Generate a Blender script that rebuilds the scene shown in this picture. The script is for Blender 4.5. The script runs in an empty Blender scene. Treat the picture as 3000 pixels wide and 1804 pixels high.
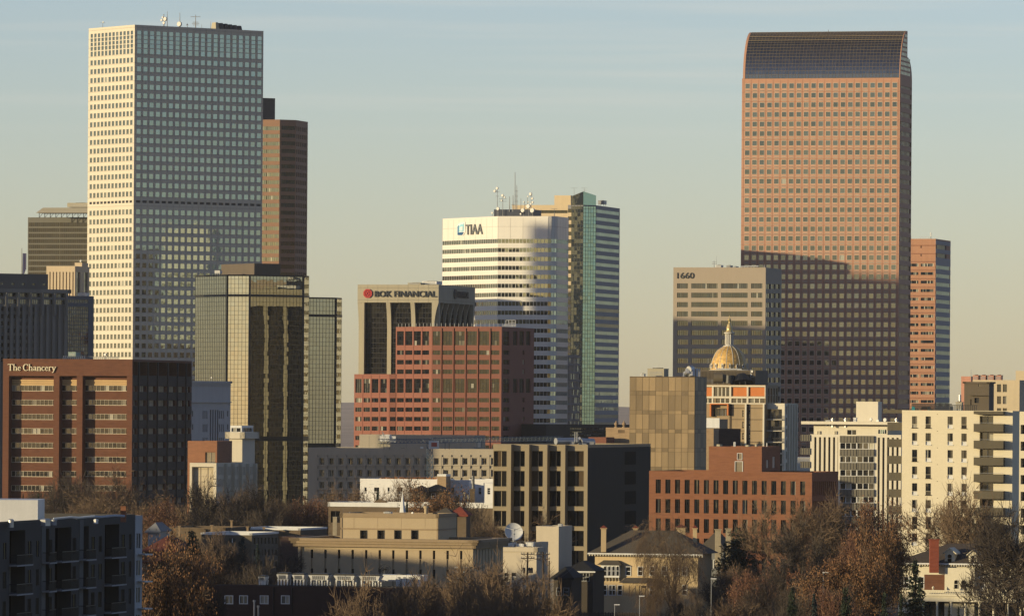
import bpy, math, random
from mathutils import Matrix, Vector
R = math.radians
random.seed(7)
SC = bpy.context.scene
COL = SC.collection
# ---------------------------------------------------------------- camera model (photo is 3000 x 1804)
F = 18270.0; CX = 1500.0; HY = 1190.0; CAMZ = 38.0; ROLL = R(0.4)
CR, SR = math.cos(ROLL), math.sin(ROLL)
def ray(u, v):
    dx, dz = u - CX, HY - v
    return (dx * CR - dz * SR) / F, (dx * SR + dz * CR) / F
def at(u, v, D):
    x, z = ray(u, v)
    return Vector((x * D, D, CAMZ + z * D))
def gz(y):
    if y < 1300: return 0.0
    if y < 2100: return -12.0 * (y - 1300) / 800
    if y < 4000: return -12.0
    return -12 + 52 * ((y - 4000) / 9000) ** 0.8
cam = bpy.data.cameras.new("camera"); camo = bpy.data.objects.new("camera", cam); COL.objects.link(camo)
cam.sensor_width = 36; cam.lens = F / 3000 * 36; cam.shift_y = (HY - 902) / 3000
cam.clip_start = 1; cam.clip_end = 60000
camo.matrix_world = Matrix.Translation((0, 0, CAMZ)) @ Matrix.Rotation(R(90), 4, 'X') @ Matrix.Rotation(ROLL, 4, 'Z')
SC.camera = camo
# ---------------------------------------------------------------- materials
MATS = {}
def _nodes(name):
    m = bpy.data.materials.new(name); m.use_nodes = True
    nt = m.node_tree; b = nt.nodes['Principled BSDF']
    return m, nt, b
def mat(name, col, rough=.85, var=.12, scale=.25, streak=.08, metal=0, fine=.05, spec=.3, bump=0, brick=None, joints=None, rnd=0):
    """matte surface: broad blotches, vertical streaks, fine grain; optional masonry or panel joints"""
    if name in MATS: return MATS[name]
    col = tuple(c * .665 for c in col)
    m, nt, b = _nodes(name); N = nt.nodes; L = nt.links
    b.inputs['Roughness'].default_value = rough; b.inputs['Metallic'].default_value = metal
    b.inputs['Specular IOR Level'].default_value = spec
    tc = N.new('ShaderNodeTexCoord')
    def noise(sx, sz, det=3):
        mp = N.new('ShaderNodeMapping'); mp.inputs['Scale'].default_value = (sx, sx, sz)
        L.new(tc.outputs['Object'], mp.inputs['Vector'])
        n = N.new('ShaderNodeTexNoise'); n.inputs['Scale'].default_value = 1; n.inputs['Detail'].default_value = det
        L.new(mp.outputs[0], n.inputs['Vector']); return n.outputs['Fac']
    def m2(op, a, b_):
        n = N.new('ShaderNodeMath'); n.operation = op
        for i, x in enumerate((a, b_)):
            if isinstance(x, (int, float)): n.inputs[i].default_value = x
            else: L.new(x, n.inputs[i])
        return n.outputs[0]
    def amp(sock, a):   # 1 + (n-.5)*2a
        return m2('ADD', m2('MULTIPLY', m2('SUBTRACT', sock, .5), 3 * a), 1)
    f = amp(noise(scale, scale), var)
    if streak: f = m2('MULTIPLY', f, amp(noise(1.3, .08, 4), streak))
    if fine: f = m2('MULTIPLY', f, amp(noise(4, 4, 2), fine))
    if rnd:
        at_ = N.new('ShaderNodeAttribute'); at_.attribute_name = 'rnd'
        f = m2('MULTIPLY', f, amp(at_.outputs['Fac'], rnd))
    base = N.new('ShaderNodeMix'); base.data_type = 'RGBA'; base.blend_type = 'MULTIPLY'
    base.inputs['Factor'].default_value = 1
    base.inputs['A'].default_value = (*col, 1)
    cmb = N.new('ShaderNodeCombineColor')
    for i in range(3): L.new(f, cmb.inputs[i])
    L.new(cmb.outputs[0], base.inputs['B'])
    out = base.outputs['Result']
    if brick:      # courses: fine horizontal striping of masonry
        mp = N.new('ShaderNodeMapping'); mp.inputs['Scale'].default_value = (.5, .5, 3.2)
        L.new(tc.outputs['Object'], mp.inputs['Vector'])
        n = N.new('ShaderNodeTexNoise'); n.inputs['Scale'].default_value = 1; n.inputs['Detail'].default_value = 4
        L.new(mp.outputs[0], n.inputs['Vector'])
        mx = N.new('ShaderNodeMix'); mx.data_type = 'RGBA'; mx.blend_type = 'MIX'
        cr = N.new('ShaderNodeMapRange'); cr.inputs['From Min'].default_value = .42; cr.inputs['From Max'].default_value = .68
        cr.inputs['To Max'].default_value = brick
        L.new(n.outputs['Fac'], cr.inputs['Value']); L.new(cr.outputs[0], mx.inputs['Factor'])
        L.new(out, mx.inputs['A']); mx.inputs['B'].default_value = (col[0] * .55, col[1] * .5, col[2] * .5, 1)
        out = mx.outputs['Result']
    if joints:     # horizontal panel joints every joints metres
        sp = N.new('ShaderNodeSeparateXYZ'); L.new(tc.outputs['Object'], sp.inputs[0])
        fr = m2('FRACT', m2('MULTIPLY', sp.outputs['Z'], 1 / joints), 0)
        ls = m2('LESS_THAN', fr, .12)
        mx = N.new('ShaderNodeMix'); mx.data_type = 'RGBA'; mx.blend_type = 'MIX'
        L.new(m2('MULTIPLY', ls, .3), mx.inputs['Factor']); L.new(out, mx.inputs['A'])
        mx.inputs['B'].default_value = (col[0] * .4, col[1] * .4, col[2] * .4, 1); out = mx.outputs['Result']
    L.new(out, b.inputs['Base Color'])
    if bump:
        bp = N.new('ShaderNodeBump'); bp.inputs['Strength'].default_value = bump; bp.inputs['Distance'].default_value = .1
        L.new(noise(2, 2, 4), bp.inputs['Height']); L.new(bp.outputs[0], b.inputs['Normal'])
    MATS[name] = m; return m
def glass(name, tint, refl=.35, rough=.04, wav=.012, rnd=.35, blind=(.25, .24, .2), pb=.18):
    """opaque architectural glass: coated reflection over a dark room; the per-pane attribute varies tint and blinds"""
    if name in MATS: return MATS[name]
    m, nt, b = _nodes(name); N = nt.nodes; L = nt.links
    nt.nodes.remove(b)
    out = N['Material Output']
    gl = N.new('ShaderNodeBsdfGlossy'); gl.inputs['Roughness'].default_value = rough
    gl.inputs['Color'].default_value = (*[min(1, t) for t in tint], 1)
    df = N.new('ShaderNodeBsdfDiffuse')
    at_ = N.new('ShaderNodeAttribute'); at_.attribute_name = 'rnd'
    cr = N.new('ShaderNodeValToRGB'); e = cr.color_ramp.elements; cr.color_ramp.interpolation = 'CONSTANT'
    e[0].position = 0; e[0].color = (.006, .006, .007, 1)
    e[1].position = 1 - pb; e[1].color = (*[c * .4 for c in blind], 1)
    x = cr.color_ramp.elements.new(1 - pb * .4); x.color = (*blind, 1)
    x = cr.color_ramp.elements.new(.35); x.color = (.014, .013, .012, 1)
    L.new(at_.outputs['Fac'], cr.inputs[0]); L.new(cr.outputs[0], df.inputs['Color'])
    fr = N.new('ShaderNodeFresnel'); fr.inputs['IOR'].default_value = 1.6
    mr = N.new('ShaderNodeMapRange'); mr.inputs['To Min'].default_value = refl * (1 - rnd * .5); mr.inputs['To Max'].default_value = min(1, refl * (1 + rnd * .5))
    sn = N.new('ShaderNodeMath'); sn.operation = 'FRACT'
    ml = N.new('ShaderNodeMath'); ml.operation = 'MULTIPLY'; ml.inputs[1].default_value = 7.31
    L.new(at_.outputs['Fac'], ml.inputs[0]); L.new(ml.outputs[0], sn.inputs[0]); L.new(sn.outputs[0], mr.inputs['Value'])
    mxm = N.new('ShaderNodeMath'); mxm.operation = 'ADD'; mxm.use_clamp = True
    L.new(mr.outputs[0], mxm.inputs[0]); L.new(fr.outputs[0], mxm.inputs[1])
    if wav:
        tc = N.new('ShaderNodeTexCoord'); n = N.new('ShaderNodeTexNoise'); n.inputs['Scale'].default_value = .35; n.inputs['Detail'].default_value = 1
        L.new(tc.outputs['Object'], n.inputs['Vector'])
        bp = N.new('ShaderNodeBump'); bp.inputs['Strength'].default_value = 1; bp.inputs['Distance'].default_value = wav
        L.new(n.outputs['Fac'], bp.inputs['Height']); L.new(bp.outputs[0], gl.inputs['Normal'])
    ms = N.new('ShaderNodeMixShader'); L.new(mxm.outputs[0], ms.inputs[0]); L.new(df.outputs[0], ms.inputs[1]); L.new(gl.outputs[0], ms.inputs[2])
    L.new(ms.outputs[0], out.inputs['Surface'])
    MATS[name] = m; return m
# ---------------------------------------------------------------- mesh building
class MB:
    def __init__(s): s.v = []; s.f = []; s.m = []; s.r = []
    def quad(s, a, b, c, d, mi=0, r=None):
        i = len(s.v); s.v += [a, b, c, d]; s.f.append((i, i + 1, i + 2, i + 3)); s.m.append(mi); s.r.append(random.random() if r is None else r)
    def poly(s, pts, mi=0, r=.2):
        i = len(s.v); s.v += list(pts); s.f.append(tuple(range(i, i + len(pts)))); s.m.append(mi); s.r.append(r)
    def hexa(s, p, mi=0, r=.2):   # p: 4 bottom, 4 top
        i = len(s.v); s.v += p
        for q in ((0, 3, 2, 1), (4, 5, 6, 7), (0, 1, 5, 4), (1, 2, 6, 5), (2, 3, 7, 6), (3, 0, 4, 7)):
            s.f.append(tuple(i + k for k in q)); s.m.append(mi); s.r.append(r)
    def box(s, x0, x1, y0, y1, z0, z1, mi=0, r=.2):
        s.hexa([(x0, y0, z0), (x1, y0, z0), (x1, y1, z0), (x0, y1, z0), (x0, y0, z1), (x1, y0, z1), (x1, y1, z1), (x0, y1, z1)], mi, r)
    def prism(s, pts, z0, z1, mi=0, top=None):
        n = len(pts); i = len(s.v)
        s.v += [(p[0], p[1], z0) for p in pts] + [(p[0], p[1], z1) for p in pts]
        for k in range(n):
            j = (k + 1) % n; s.f.append((i + k, i + j, i + n + j, i + n + k)); s.m.append(mi); s.r.append(.2)
        s.f.append(tuple(i + n + k for k in range(n))); s.m.append(mi if top is None else top); s.r.append(.2)
        s.f.append(tuple(i + k for k in reversed(range(n)))); s.m.append(mi); s.r.append(.2)
    def tube(s, p, q, r0, r1=None, n=6, mi=0, cap=True):
        p = Vector(p); q = Vector(q); r1 = r0 if r1 is None else r1
        d = (q - p)
        if d.length < 1e-6: return
        d.normalize(); a = d.orthogonal().normalized(); b = d.cross(a); i = len(s.v)
        for c, r in ((p, r0), (q, r1)):
            for k in range(n):
                t = 2 * math.pi * k / n; s.v.append(tuple(c + a * (r * math.cos(t)) + b * (r * math.sin(t))))
        for k in range(n):
            j = (k + 1) % n; s.f.append((i + k, i + j, i + n + j, i + n + k)); s.m.append(mi); s.r.append(.2)
        if cap:
            s.f.append(tuple(i + n + k for k in range(n))); s.m.append(mi); s.r.append(.2)
            s.f.append(tuple(i + k for k in reversed(range(n)))); s.m.append(mi); s.r.append(.2)
    def lathe(s, c, prof, n=24, mi=0, capb=False, capt=True, sx=1, sy=1):
        i = len(s.v)
        for r, z in prof:
            for k in range(n):
                t = 2 * math.pi * k / n; s.v.append((c[0] + r * sx * math.cos(t), c[1] + r * sy * math.sin(t), c[2] + z))
        for j in range(len(prof) - 1):
            for k in range(n):
                l = (k + 1) % n; s.f.append((i + j * n + k, i + j * n + l, i + (j + 1) * n + l, i + (j + 1) * n + k)); s.m.append(mi); s.r.append(.2)
        if capt: s.f.append(tuple(i + (len(prof) - 1) * n + k for k in range(n))); s.m.append(mi); s.r.append(.2)
    def build(s, name, mats, parent=None, smooth=False, **props):
        me = bpy.data.meshes.new(name)
        off = Vector((0, 0, 0)) if parent is None else Vector(parent['_w'])
        me.from_pydata([(v[0] - off[0], v[1] - off[1], v[2] - off[2]) for v in s.v], [], s.f)
        if not isinstance(mats, (list, tuple)): mats = [mats]
        for m in mats: me.materials.append(m)
        me.polygons.foreach_set('material_index', s.m)
        if smooth: me.polygons.foreach_set('use_smooth', [True] * len(s.f))
        a = me.attributes.new('rnd', 'FLOAT', 'FACE'); a.data.foreach_set('value', s.r)
        me.update()
        o = bpy.data.objects.new(name, me); COL.objects.link(o)
        if parent is not None:
            o.parent = parent; o['_w'] = parent['_w']
        else: o['_w'] = (0.0, 0.0, 0.0)
        for k, x in props.items(): o[k] = x
        return o
def tag(o, label, cat, group=None, kind=None):
    if label: o['label'] = label
    if cat: o['category'] = cat
    if group: o['group'] = group
    if kind: o['kind'] = kind
    return o
def thing(name, loc, label, cat, group=None):
    o = bpy.data.objects.new(name, None); COL.objects.link(o); o.location = loc; o['_w'] = tuple(float(c) for c in loc)
    o.empty_display_size = 2
    return tag(o, label, cat, group)
# ---------------------------------------------------------------- facades
class Face:
    def __init__(s, P, Q):
        s.P = Vector((P[0], P[1])); s.Q = Vector((Q[0], Q[1])); d = s.Q - s.P
        s.L = d.length; s.d = d / s.L; s.n = Vector((s.d[1], -s.d[0]))
    def pt(s, a, z, o=0.0):
        return (s.P[0] + s.d[0] * a + s.n[0] * o, s.P[1] + s.d[1] * a + s.n[1] * o, z)
    def hit(s, u, v, o=0.0):
        x, zz = ray(u, v)
        t = (s.n.dot(s.P) + o) / (s.n[0] * x + s.n[1])
        p = Vector((x * t, t)) - s.P
        return p.dot(s.d), CAMZ + zz * t
    def box(s, mb, a0, a1, z0, z1, o0, o1, mi=0, r=.2):
        mb.hexa([s.pt(a0, z0, o1), s.pt(a1, z0, o1), s.pt(a1, z0, o0), s.pt(a0, z0, o0), s.pt(a0, z1, o1), s.pt(a1, z1, o1), s.pt(a1, z1, o0), s.pt(a0, z1, o0)], mi, r)
    def shift(s, o):
        return Face(s.P + s.n * o, s.Q + s.n * o)
def faces(u0, v0, D0, segs):
    """walk the visible walls from left to right: segs = [(bearing of the wall's normal in degrees, photo column where it ends)]"""
    x, _ = ray(u0, v0); P = Vector((x * D0, D0)); out = []
    for phi, u1 in segs:
        k, _ = ray(u1, v0); d = Vector((math.cos(R(phi)), math.sin(R(phi))))
        w = (k * P[1] - P[0]) / (d[0] - k * d[1]); Q = P + d * w
        out.append(Face(P, Q)); P = Q
    return out
class Bld:
    def __init__(s, name, label, fs, vtop, depth=20, phib=-15, cat='building', group=None, zb=-16, ztop=None, u=None, back=None, wall=None, roof=None, coping=.0, cop_h=.9):
        s.f = fs; uu = u if u is not None else None
        if ztop is None:
            f0 = fs[0]; x = f0.Q[0] / f0.Q[1]
            # height from the row of the photo at the first wall's right end
            ztop = s.z_at(f0.Q, vtop)
        s.zt = ztop; s.zb = zb
        pts = [f.P for f in fs] + [fs[-1].Q]
        if back is None:
            a = Vector((-math.sin(R(phib)), math.cos(R(phib))))
            e1 = fs[-1].Q; e0 = fs[0].P
            t1 = max(0, depth - (e1 - fs[0].P).dot(a)); t0 = depth
            if fs[-1].d.dot(a) > .98: t1 = 0; t0 = max(4, (e1 - e0).dot(a))
            back = []
            if t1 > .5: back.append(e1 + a * t1)
            back.append(e0 + a * t0)
        s.pts = pts + [Vector(b) for b in back]
        c = sum(s.pts, Vector((0, 0))) / len(s.pts)
        s.c = c
        s.root = thing(name, (c[0], c[1], max(gz(c[1]), zb)), label, cat, group)
        s.w = MB(); s.wins = []; s.wallmat = wall; s.roofmat = roof; s.extra = []
        s.cop = coping; s.cop_h = cop_h; s.trim = MB()
        s.holes = {}
    @staticmethod
    def z_at(P, v, u=None):
        # solve for z such that it projects to row v at point P
        k = P[0] / P[1] * F
        # dx*CR - dz*SR = k ; dz = HY - v
        dz = HY - v; dx = (k + dz * SR) / CR
        return CAMZ + (dx * SR + dz * CR) / F * P[1]
    def hole(s, fi, a0, a1, z0, z1, gl=None, fr=None, depth=.35, nx=1, nz=1, bar=.12, border=0, name='window', r=None, sill=0):
        if a1 < a0: a0, a1 = a1, a0
        if z1 < z0: z0, z1 = z1, z0
        f = s.f[fi]
        a0 = max(a0, .05); a1 = min(a1, f.L - .05)
        if a1 - a0 < .1: return
        s.holes.setdefault(fi, []).append((a0, a1, z0, z1, depth))
        if gl is None: return
        mb = MB(); nxi = max(1, nx)
        for i in range(nxi):
            for j in range(max(1, nz)):
                p0 = a0 + (a1 - a0) * i / nxi; p1 = a0 + (a1 - a0) * (i + 1) / nxi
                q0 = z0 + (z1 - z0) * j / nz; q1 = z0 + (z1 - z0) * (j + 1) / nz
                t = [random.uniform(-.006, .006) for _ in range(4)]
                mb.quad(f.pt(p0, q0, -depth + t[0]), f.pt(p1, q0, -depth + t[1]), f.pt(p1, q1, -depth + t[1] + t[2]), f.pt(p0, q1, -depth + t[0] + t[2]), 0, random.random() if r is None else r)
        for i in range(1, nxi):
            p = a0 + (a1 - a0) * i / nxi; f.box(mb, p - bar / 2, p + bar / 2, z0, z1, -depth + .01, -depth + .12, 1)
        for j in range(1, nz):
            q = z0 + (z1 - z0) * j / nz; f.box(mb, a0, a1, q - bar / 2, q + bar / 2, -depth + .01, -depth + .1, 1)
        if border:
            b = border
            for (x0, x1, y0, y1) in ((a0 - b, a1 + b, z0 - b, z0), (a0 - b, a1 + b, z1, z1 + b), (a0 - b, a0, z0, z1), (a1, a1 + b, z0, z1)):
                f.box(mb, x0, x1, y0, y1, 0.003, .1, 1)
        if sill: f.box(mb, a0 - .1, a1 + .1, z0 - sill, z0, .003, .16, 1)
        s.wins.append((name, mb, gl, fr or gl, (a1 - a0) * (z1 - z0)))
    def grid(s, fi, tl, br, gx, gy, fx=.62, fz=.55, **kw):
        """gx x gy windows; tl = photo point of the first one's top left, br = of the last one's bottom right"""
        f = s.f[fi]; a0, z0 = f.hit(*tl); a1, z1 = f.hit(*br)
        px = (a1 - a0) / (gx - 1 + fx); pz = (z0 - z1) / (gy - 1 + fz)
        for j in range(gy):
            for i in range(gx):
                a = a0 + px * i; z = z0 - pz * j
                s.hole(fi, a, a + px * fx, z - pz * fz, z, **kw)
    def win(s, fi, u0, v0, u1, v1, **kw):
        f = s.f[fi]; um = (u0 + u1) / 2; vm = (v0 + v1) / 2
        a0, _ = f.hit(u0, vm); a1, _ = f.hit(u1, vm); _, z1 = f.hit(um, v0); _, z0 = f.hit(um, v1)
        s.hole(fi, a0, a1, z0, z1, **kw)
    def rect(s, fi, u0, v0, u1, v1):
        f = s.f[fi]; um = (u0 + u1) / 2; vm = (v0 + v1) / 2
        a0, _ = f.hit(u0, vm); a1, _ = f.hit(u1, vm); _, z1 = f.hit(um, v0); _, z0 = f.hit(um, v1)
        return a0, a1, z0, z1
    def slab(s, fi, u0, v0, u1, v1, o1, mat=None, name=None, o0=.004, mb=None, mi=0):
        a0, a1, z0, z1 = s.rect(fi, u0, v0, u1, v1)
        t = mb if mb is not None else (s.trim if mat is None else MB())
        s.f[fi].box(t, a0, a1, z0, z1, o0, o1, mi)
        if mat is not None and mb is None: t.build(name or 'trim', mat, s.root)
    def curtain(s, fi, ztop, zbot, da, dz, gl, fr, bar=.12, tilt=.012, thick=(), name='glass_wall', out=.06, zph=None):
        f = s.f[fi]; na = max(1, round(f.L / da)); nz = max(1, round((ztop - zbot) / dz))
        g = MB(); m = MB()
        for i in range(na):
            for j in range(nz):
                p0 = f.L * i / na; p1 = f.L * (i + 1) / na; q1 = ztop - (ztop - zbot) * j / nz; q0 = ztop - (ztop - zbot) * (j + 1) / nz
                t = [random.uniform(-tilt, tilt) for _ in range(3)]
                g.quad(f.pt(p0, q0, t[0]), f.pt(p1, q0, t[1]), f.pt(p1, q1, t[1] + t[2]), f.pt(p0, q1, t[0] + t[2]))
        for i in range(na + 1):
            p = f.L * i / na; f.box(m, p - bar / 2, p + bar / 2, zbot, ztop, .03, .03 + out)
        for j in range(nz + 1):
            q = ztop - (ztop - zbot) * j / nz; f.box(m, 0, f.L, q - bar / 2, q + bar / 2, .025, .02 + out)
        for (q0, q1) in thick: f.box(m, -.1, f.L + .1, q0, q1, .03, .25)
        g.build(name, gl, s.root); m.build('mullion_grid', fr, s.root)
        s.holes[fi] = None
    def finish(s, roofz=None, windows_max=100, skip=()):
        n = len(s.pts); nf = len(s.f)
        for i in range(n):
            P = s.pts[i]; Q = s.pts[(i + 1) % n]
            if i < nf and i in s.holes and s.holes[i] is None: 
                # glass wall: solid backing 0.3 m inside
                f = s.f[i].shift(-.3); s.w.quad(f.pt(0, s.zb), f.pt(f.L, s.zb), f.pt(f.L, s.zt), f.pt(0, s.zt)); continue
            if i in skip: continue
            f = s.f[i] if i < nf else Face(P, Q)
            hs = s.holes.get(i, []) if i < nf else []
            if not hs:
                s.w.quad(f.pt(0, s.zb), f.pt(f.L, s.zb), f.pt(f.L, s.zt), f.pt(0, s.zt)); continue
            A = sorted({0.0, f.L} | {round(h[0], 4) for h in hs} | {round(h[1], 4) for h in hs})
            Z = sorted({s.zb, s.zt} | {round(h[2], 4) for h in hs} | {round(h[3], 4) for h in hs})
            ia = {a: k for k, a in enumerate(A)}; iz = {z: k for k, z in enumerate(Z)}
            occ = [bytearray(len(A)) for _ in Z]
            for h in hs:
                for zk in range(iz[round(h[2], 4)], iz[round(h[3], 4)]):
                    for ak in range(ia[round(h[0], 4)], ia[round(h[1], 4)]): occ[zk][ak] = 1
            for zk in range(len(Z) - 1):
                k = 0
                while k < len(A) - 1:
                    if occ[zk][k]: k += 1; continue
                    j = k
                    while j < len(A) - 1 and not occ[zk][j]: j += 1
                    s.w.quad(f.pt(A[k], Z[zk]), f.pt(A[j], Z[zk]), f.pt(A[j], Z[zk + 1]), f.pt(A[k], Z[zk + 1])); k = j
            for (a0, a1, z0, z1, dp) in hs:
                s.w.quad(f.pt(a0, z0, -dp), f.pt(a0, z0), f.pt(a0, z1), f.pt(a0, z1, -dp))
                s.w.quad(f.pt(a1, z0), f.pt(a1, z0, -dp), f.pt(a1, z1, -dp), f.pt(a1, z1))
                s.w.quad(f.pt(a0, z0, -dp), f.pt(a1, z0, -dp), f.pt(a1, z0), f.pt(a0, z0))
                s.w.quad(f.pt(a0, z1), f.pt(a1, z1), f.pt(a1, z1, -dp), f.pt(a0, z1, -dp))
        s.w.build('wall', s.wallmat, s.root)
        # roof deck a little below the parapet, parapet cap on it
        rz = s.zt - .5 if roofz is None else roofz
        rb = MB(); rb.poly([(p[0], p[1], rz) for p in s.pts])
        rb.build('roof', s.roofmat or MATS['roof_gravel'], s.root)
        cp = MB(); c = s.c
        for i in range(n):
            f = Face(s.pts[i], s.pts[(i + 1) % n])
            f.box(cp, -s.cop, f.L + s.cop, s.zt - (s.cop_h if s.cop else .55), s.zt + .06 + .003 * i, -.45, s.cop if s.cop else .02)
        cp.build('parapet', s.wallmat if not hasattr(s, 'copmat') else s.copmat, s.root)
        if s.trim.f: s.trim.build('trim', getattr(s, 'trimmat', s.wallmat), s.root)
        ws = sorted(range(len(s.wins)), key=lambda k: -round(s.wins[k][4], 1))
        big = set(ws[:windows_max] if len(ws) > windows_max else ws)
        rest = {}
        for k, (nm, mb, gl, fr, ar) in enumerate(s.wins):
            if k in big: mb.build(nm, [gl, fr], s.root)
            else:
                key = (nm, gl.name, fr.name)
                if key not in rest: rest[key] = (MB(), gl, fr, nm)
                t = rest[key][0]; i = len(t.v); t.v += mb.v; t.f += [tuple(i + q for q in ff) for ff in mb.f]; t.m += mb.m; t.r += mb.r
        for key, (t, gl, fr, nm) in rest.items():
            t.build('windows', [gl, fr], s.root, kind='stuff')
        return s
    def part(s, name, mb, mats, smooth=False, parent=None):
        return mb.build(name, mats, parent or s.root, smooth)
def text_part(txt, f, a0, a1, z0, z1, mat_, parent, out=.15, ext=.08, bold=.0, name='sign_lettering', serif=False):
    """lettering set on a facade, scaled to the box a0..a1, z0..z1"""
    cu = bpy.data.curves.new(name, 'FONT'); cu.body = txt; cu.extrude = 0; cu.offset = bold; cu.resolution_u = 3
    o = bpy.data.objects.new(name, cu); COL.objects.link(o); bpy.context.view_layer.update()
    me = o.to_mesh(); vs = [v.co.copy() for v in me.vertices]; fs = [tuple(p.vertices) for p in me.polygons]
    eds = {}
    for p in fs:
        for i in range(len(p)):
            e = (p[i], p[(i + 1) % len(p)]); eds[e] = 1
    bnd = [e for e in eds if (e[1], e[0]) not in eds]
    o.to_mesh_clear(); bpy.data.objects.remove(o)
    x0 = min(v[0] for v in vs); x1 = max(v[0] for v in vs); y0 = min(v[1] for v in vs); y1 = max(v[1] for v in vs)
    mb = MB(); n = len(vs)
    for oo in (out, out - ext * 2):
        for v in vs: mb.v.append(f.pt(a0 + (v[0] - x0) / (x1 - x0) * (a1 - a0), z0 + (v[1] - y0) / (y1 - y0) * (z1 - z0), oo))
    for p in fs: mb.f.append(p); mb.m.append(0); mb.r.append(.2)
    for a, b in bnd: mb.f.append((a, b, b + n, a + n)); mb.m.append(0); mb.r.append(.2)
    return mb, (x0, x1, y0, y1)
# ---------------------------------------------------------------- shared materials
mat('roof_gravel', (.2, .19, .18), .95, .2, .3, 0)
mat('steel_white', (.72, .72, .7), .5, .08)
mat('steel_grey', (.32, .33, .34), .5, .1, metal=.3)
mat('steel_dark', (.05, .05, .055), .6, .1)
mat('mullion_dark', (.018, .018, .018), .5, .05)
mat('cream_granite', (.65, .6, .49), .8, .05, .05, .04, joints=3.9)
mat('dark_spandrel', (.045, .045, .05), .5)
mat('white_panel', (.66, .62, .55), .45, .04, .08, .03)
mat('beige_concrete', (.42, .38, .28), .85, .07, .08, .06)
mat('grey_concrete', (.2, .205, .205), .9, .1, .1, .1)
mat('pink_granite', (.50, .265, .17), .7, .06, .1, .05)
mat('salmon_granite', (.25, .097, .066), .8, .05, .1, .04)
mat('brick_red', (.15, .062, .034), .9, .06, .15, .04, brick=.5)
mat('brick_orange', (.27, .115, .06), .9, .06, .15, .04, brick=.4)
mat('brick_brown', (.09, .055, .045), .9, .08, .2, .05, brick=.4)
mat('brick_tan', (.38, .27, .16), .9, .08, .2, .06, brick=.35)
mat('antenna_white', (.6, .59, .55), .5, .05, streak=0)
mat('antenna_grey', (.3, .3, .3), .6, .05, streak=0)
glass('glass_sky', (.7, .84, .8), .34, rnd=.18, pb=.02)
glass('glass_cream', (.62, .62, .5), .34, rnd=.2, pb=.05)
glass('glass_dark', (.7, .7, .62), .1, rnd=.8, pb=.12)
glass('glass_blind', (.8, .8, .7), .12, rnd=.8, pb=.45, blind=(.4, .38, .3))
glass('glass_tint', (.7, .71, .58), .11, rnd=.3, pb=.03); glass('glass_tint_dark', (.6, .58, .42), .05, rnd=.4, pb=.04)
glass('glass_mirror', (.48, .485, .42), .74, .01, wav=.003, rnd=.1, pb=0)
glass('glass_umber', (.3, .27, .2), .03, .08, wav=.01, rnd=.5, pb=0); glass('glass_bronze', (.4, .34, .22), .12, .05, wav=.01, rnd=.5, pb=.0)
glass('glass_edge', (.62, .64, .5), .5, .04, rnd=.06, pb=0); glass('glass_green', (.5, .72, .66), .55, .03, rnd=.15, pb=0)
glass('glass_olive', (.8, .76, .48), .26, .03, rnd=.25, pb=.03)
WHITE = MATS['steel_white']; GREY = MATS['steel_grey']; DARK = MATS['steel_dark']; MUL = MATS['mullion_dark']

def octback(fs, c, d):
    e1 = fs[-1].Q; e0 = fs[0].P
    return [e1 + Vector((-.5, .866)) * c, e0 + Vector((.26, .97)) * d]
def whip(name, u, v0, v1, D, label, cat='antenna', r=.12, group=None, dishes=(), bars=()):
    """thin mast from row v1 (foot) up to v0; dishes = (du, v, radius m), bars = (v, half width m)"""
    p = at(u, v1, D); q = at(u, v0, D); p[2] -= .6
    root = thing(name, tuple(p), label, cat, group)
    mb = MB(); mb.tube(p, q, r, r * .5, 5)
    for v, hw in bars:
        c = at(u, v, D); mb.tube((c[0] - hw, c[1], c[2]), (c[0] + hw, c[1], c[2]), r * .6, n=4)
    mb.build('mast', MATS['antenna_grey'], root)
    for du, v, rad in dishes:
        c = at(u + du, v, D); m2 = MB(); a = Vector((-.5, -.8, .1)).normalized()
        rad *= .45; m2.tube(c, Vector(c) + a * rad * .7, rad, rad * .92, 14); m2.tube(c, (q[0], q[1], c[2]), .12, n=4)
        m2.build('dish', MATS['antenna_white'], root)
    return root
def unit(name, u0, v0, u1, v1, D, dep, mt, label, cat, group=None, grille=True, phi=-15, mat2=None, legs=True):
    """roof-top machine: bevelled casing on legs with louvres and a fan hood"""
    fs = faces(u0, v1, D, [(phi, u1)]); f = fs[0]; z0 = Bld.z_at(f.P, v1); z1 = Bld.z_at(f.P, v0)
    c = f.pt(f.L / 2, z0, -dep / 2); root = thing(name, c, label, cat, group)
    h = z1 - z0; lg = h * .15 if legs else 0
    m = MB(); f.box(m, 0, f.L, z0 + lg, z1 - h * .12, -dep, 0); f.box(m, -.08, f.L + .08, z1 - h * .12, z1 - h * .04, -dep - .08, .08)
    m.build('casing', mt, root)
    if legs:
        for a in (.1, .9):
            for o in (.1, .9):
                l = MB(); f.box(l, f.L * a - .12, f.L * a + .12, z0 - .5, z0 + lg, -dep * o - .12, -dep * o + .12); l.build('leg', GREY, root)
    g = MB(); n = max(3, int(h * 2.2))
    for k in range(n):
        zz = z0 + lg + .15 + (h * .65) * k / n; f.box(g, f.L * .12, f.L * .88, zz, zz + .12, .01, .07)
    g.build('louvre', mat2 or GREY, root)
    l = MB(); cc = f.pt(f.L / 2, z1 - h * .04, -dep / 2); rr = min(f.L, dep) * .33; l.tube(cc, (cc[0], cc[1], z1 + .1), rr, rr, 12); l.build('fan_hood', DARK, root)
    return root

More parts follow.
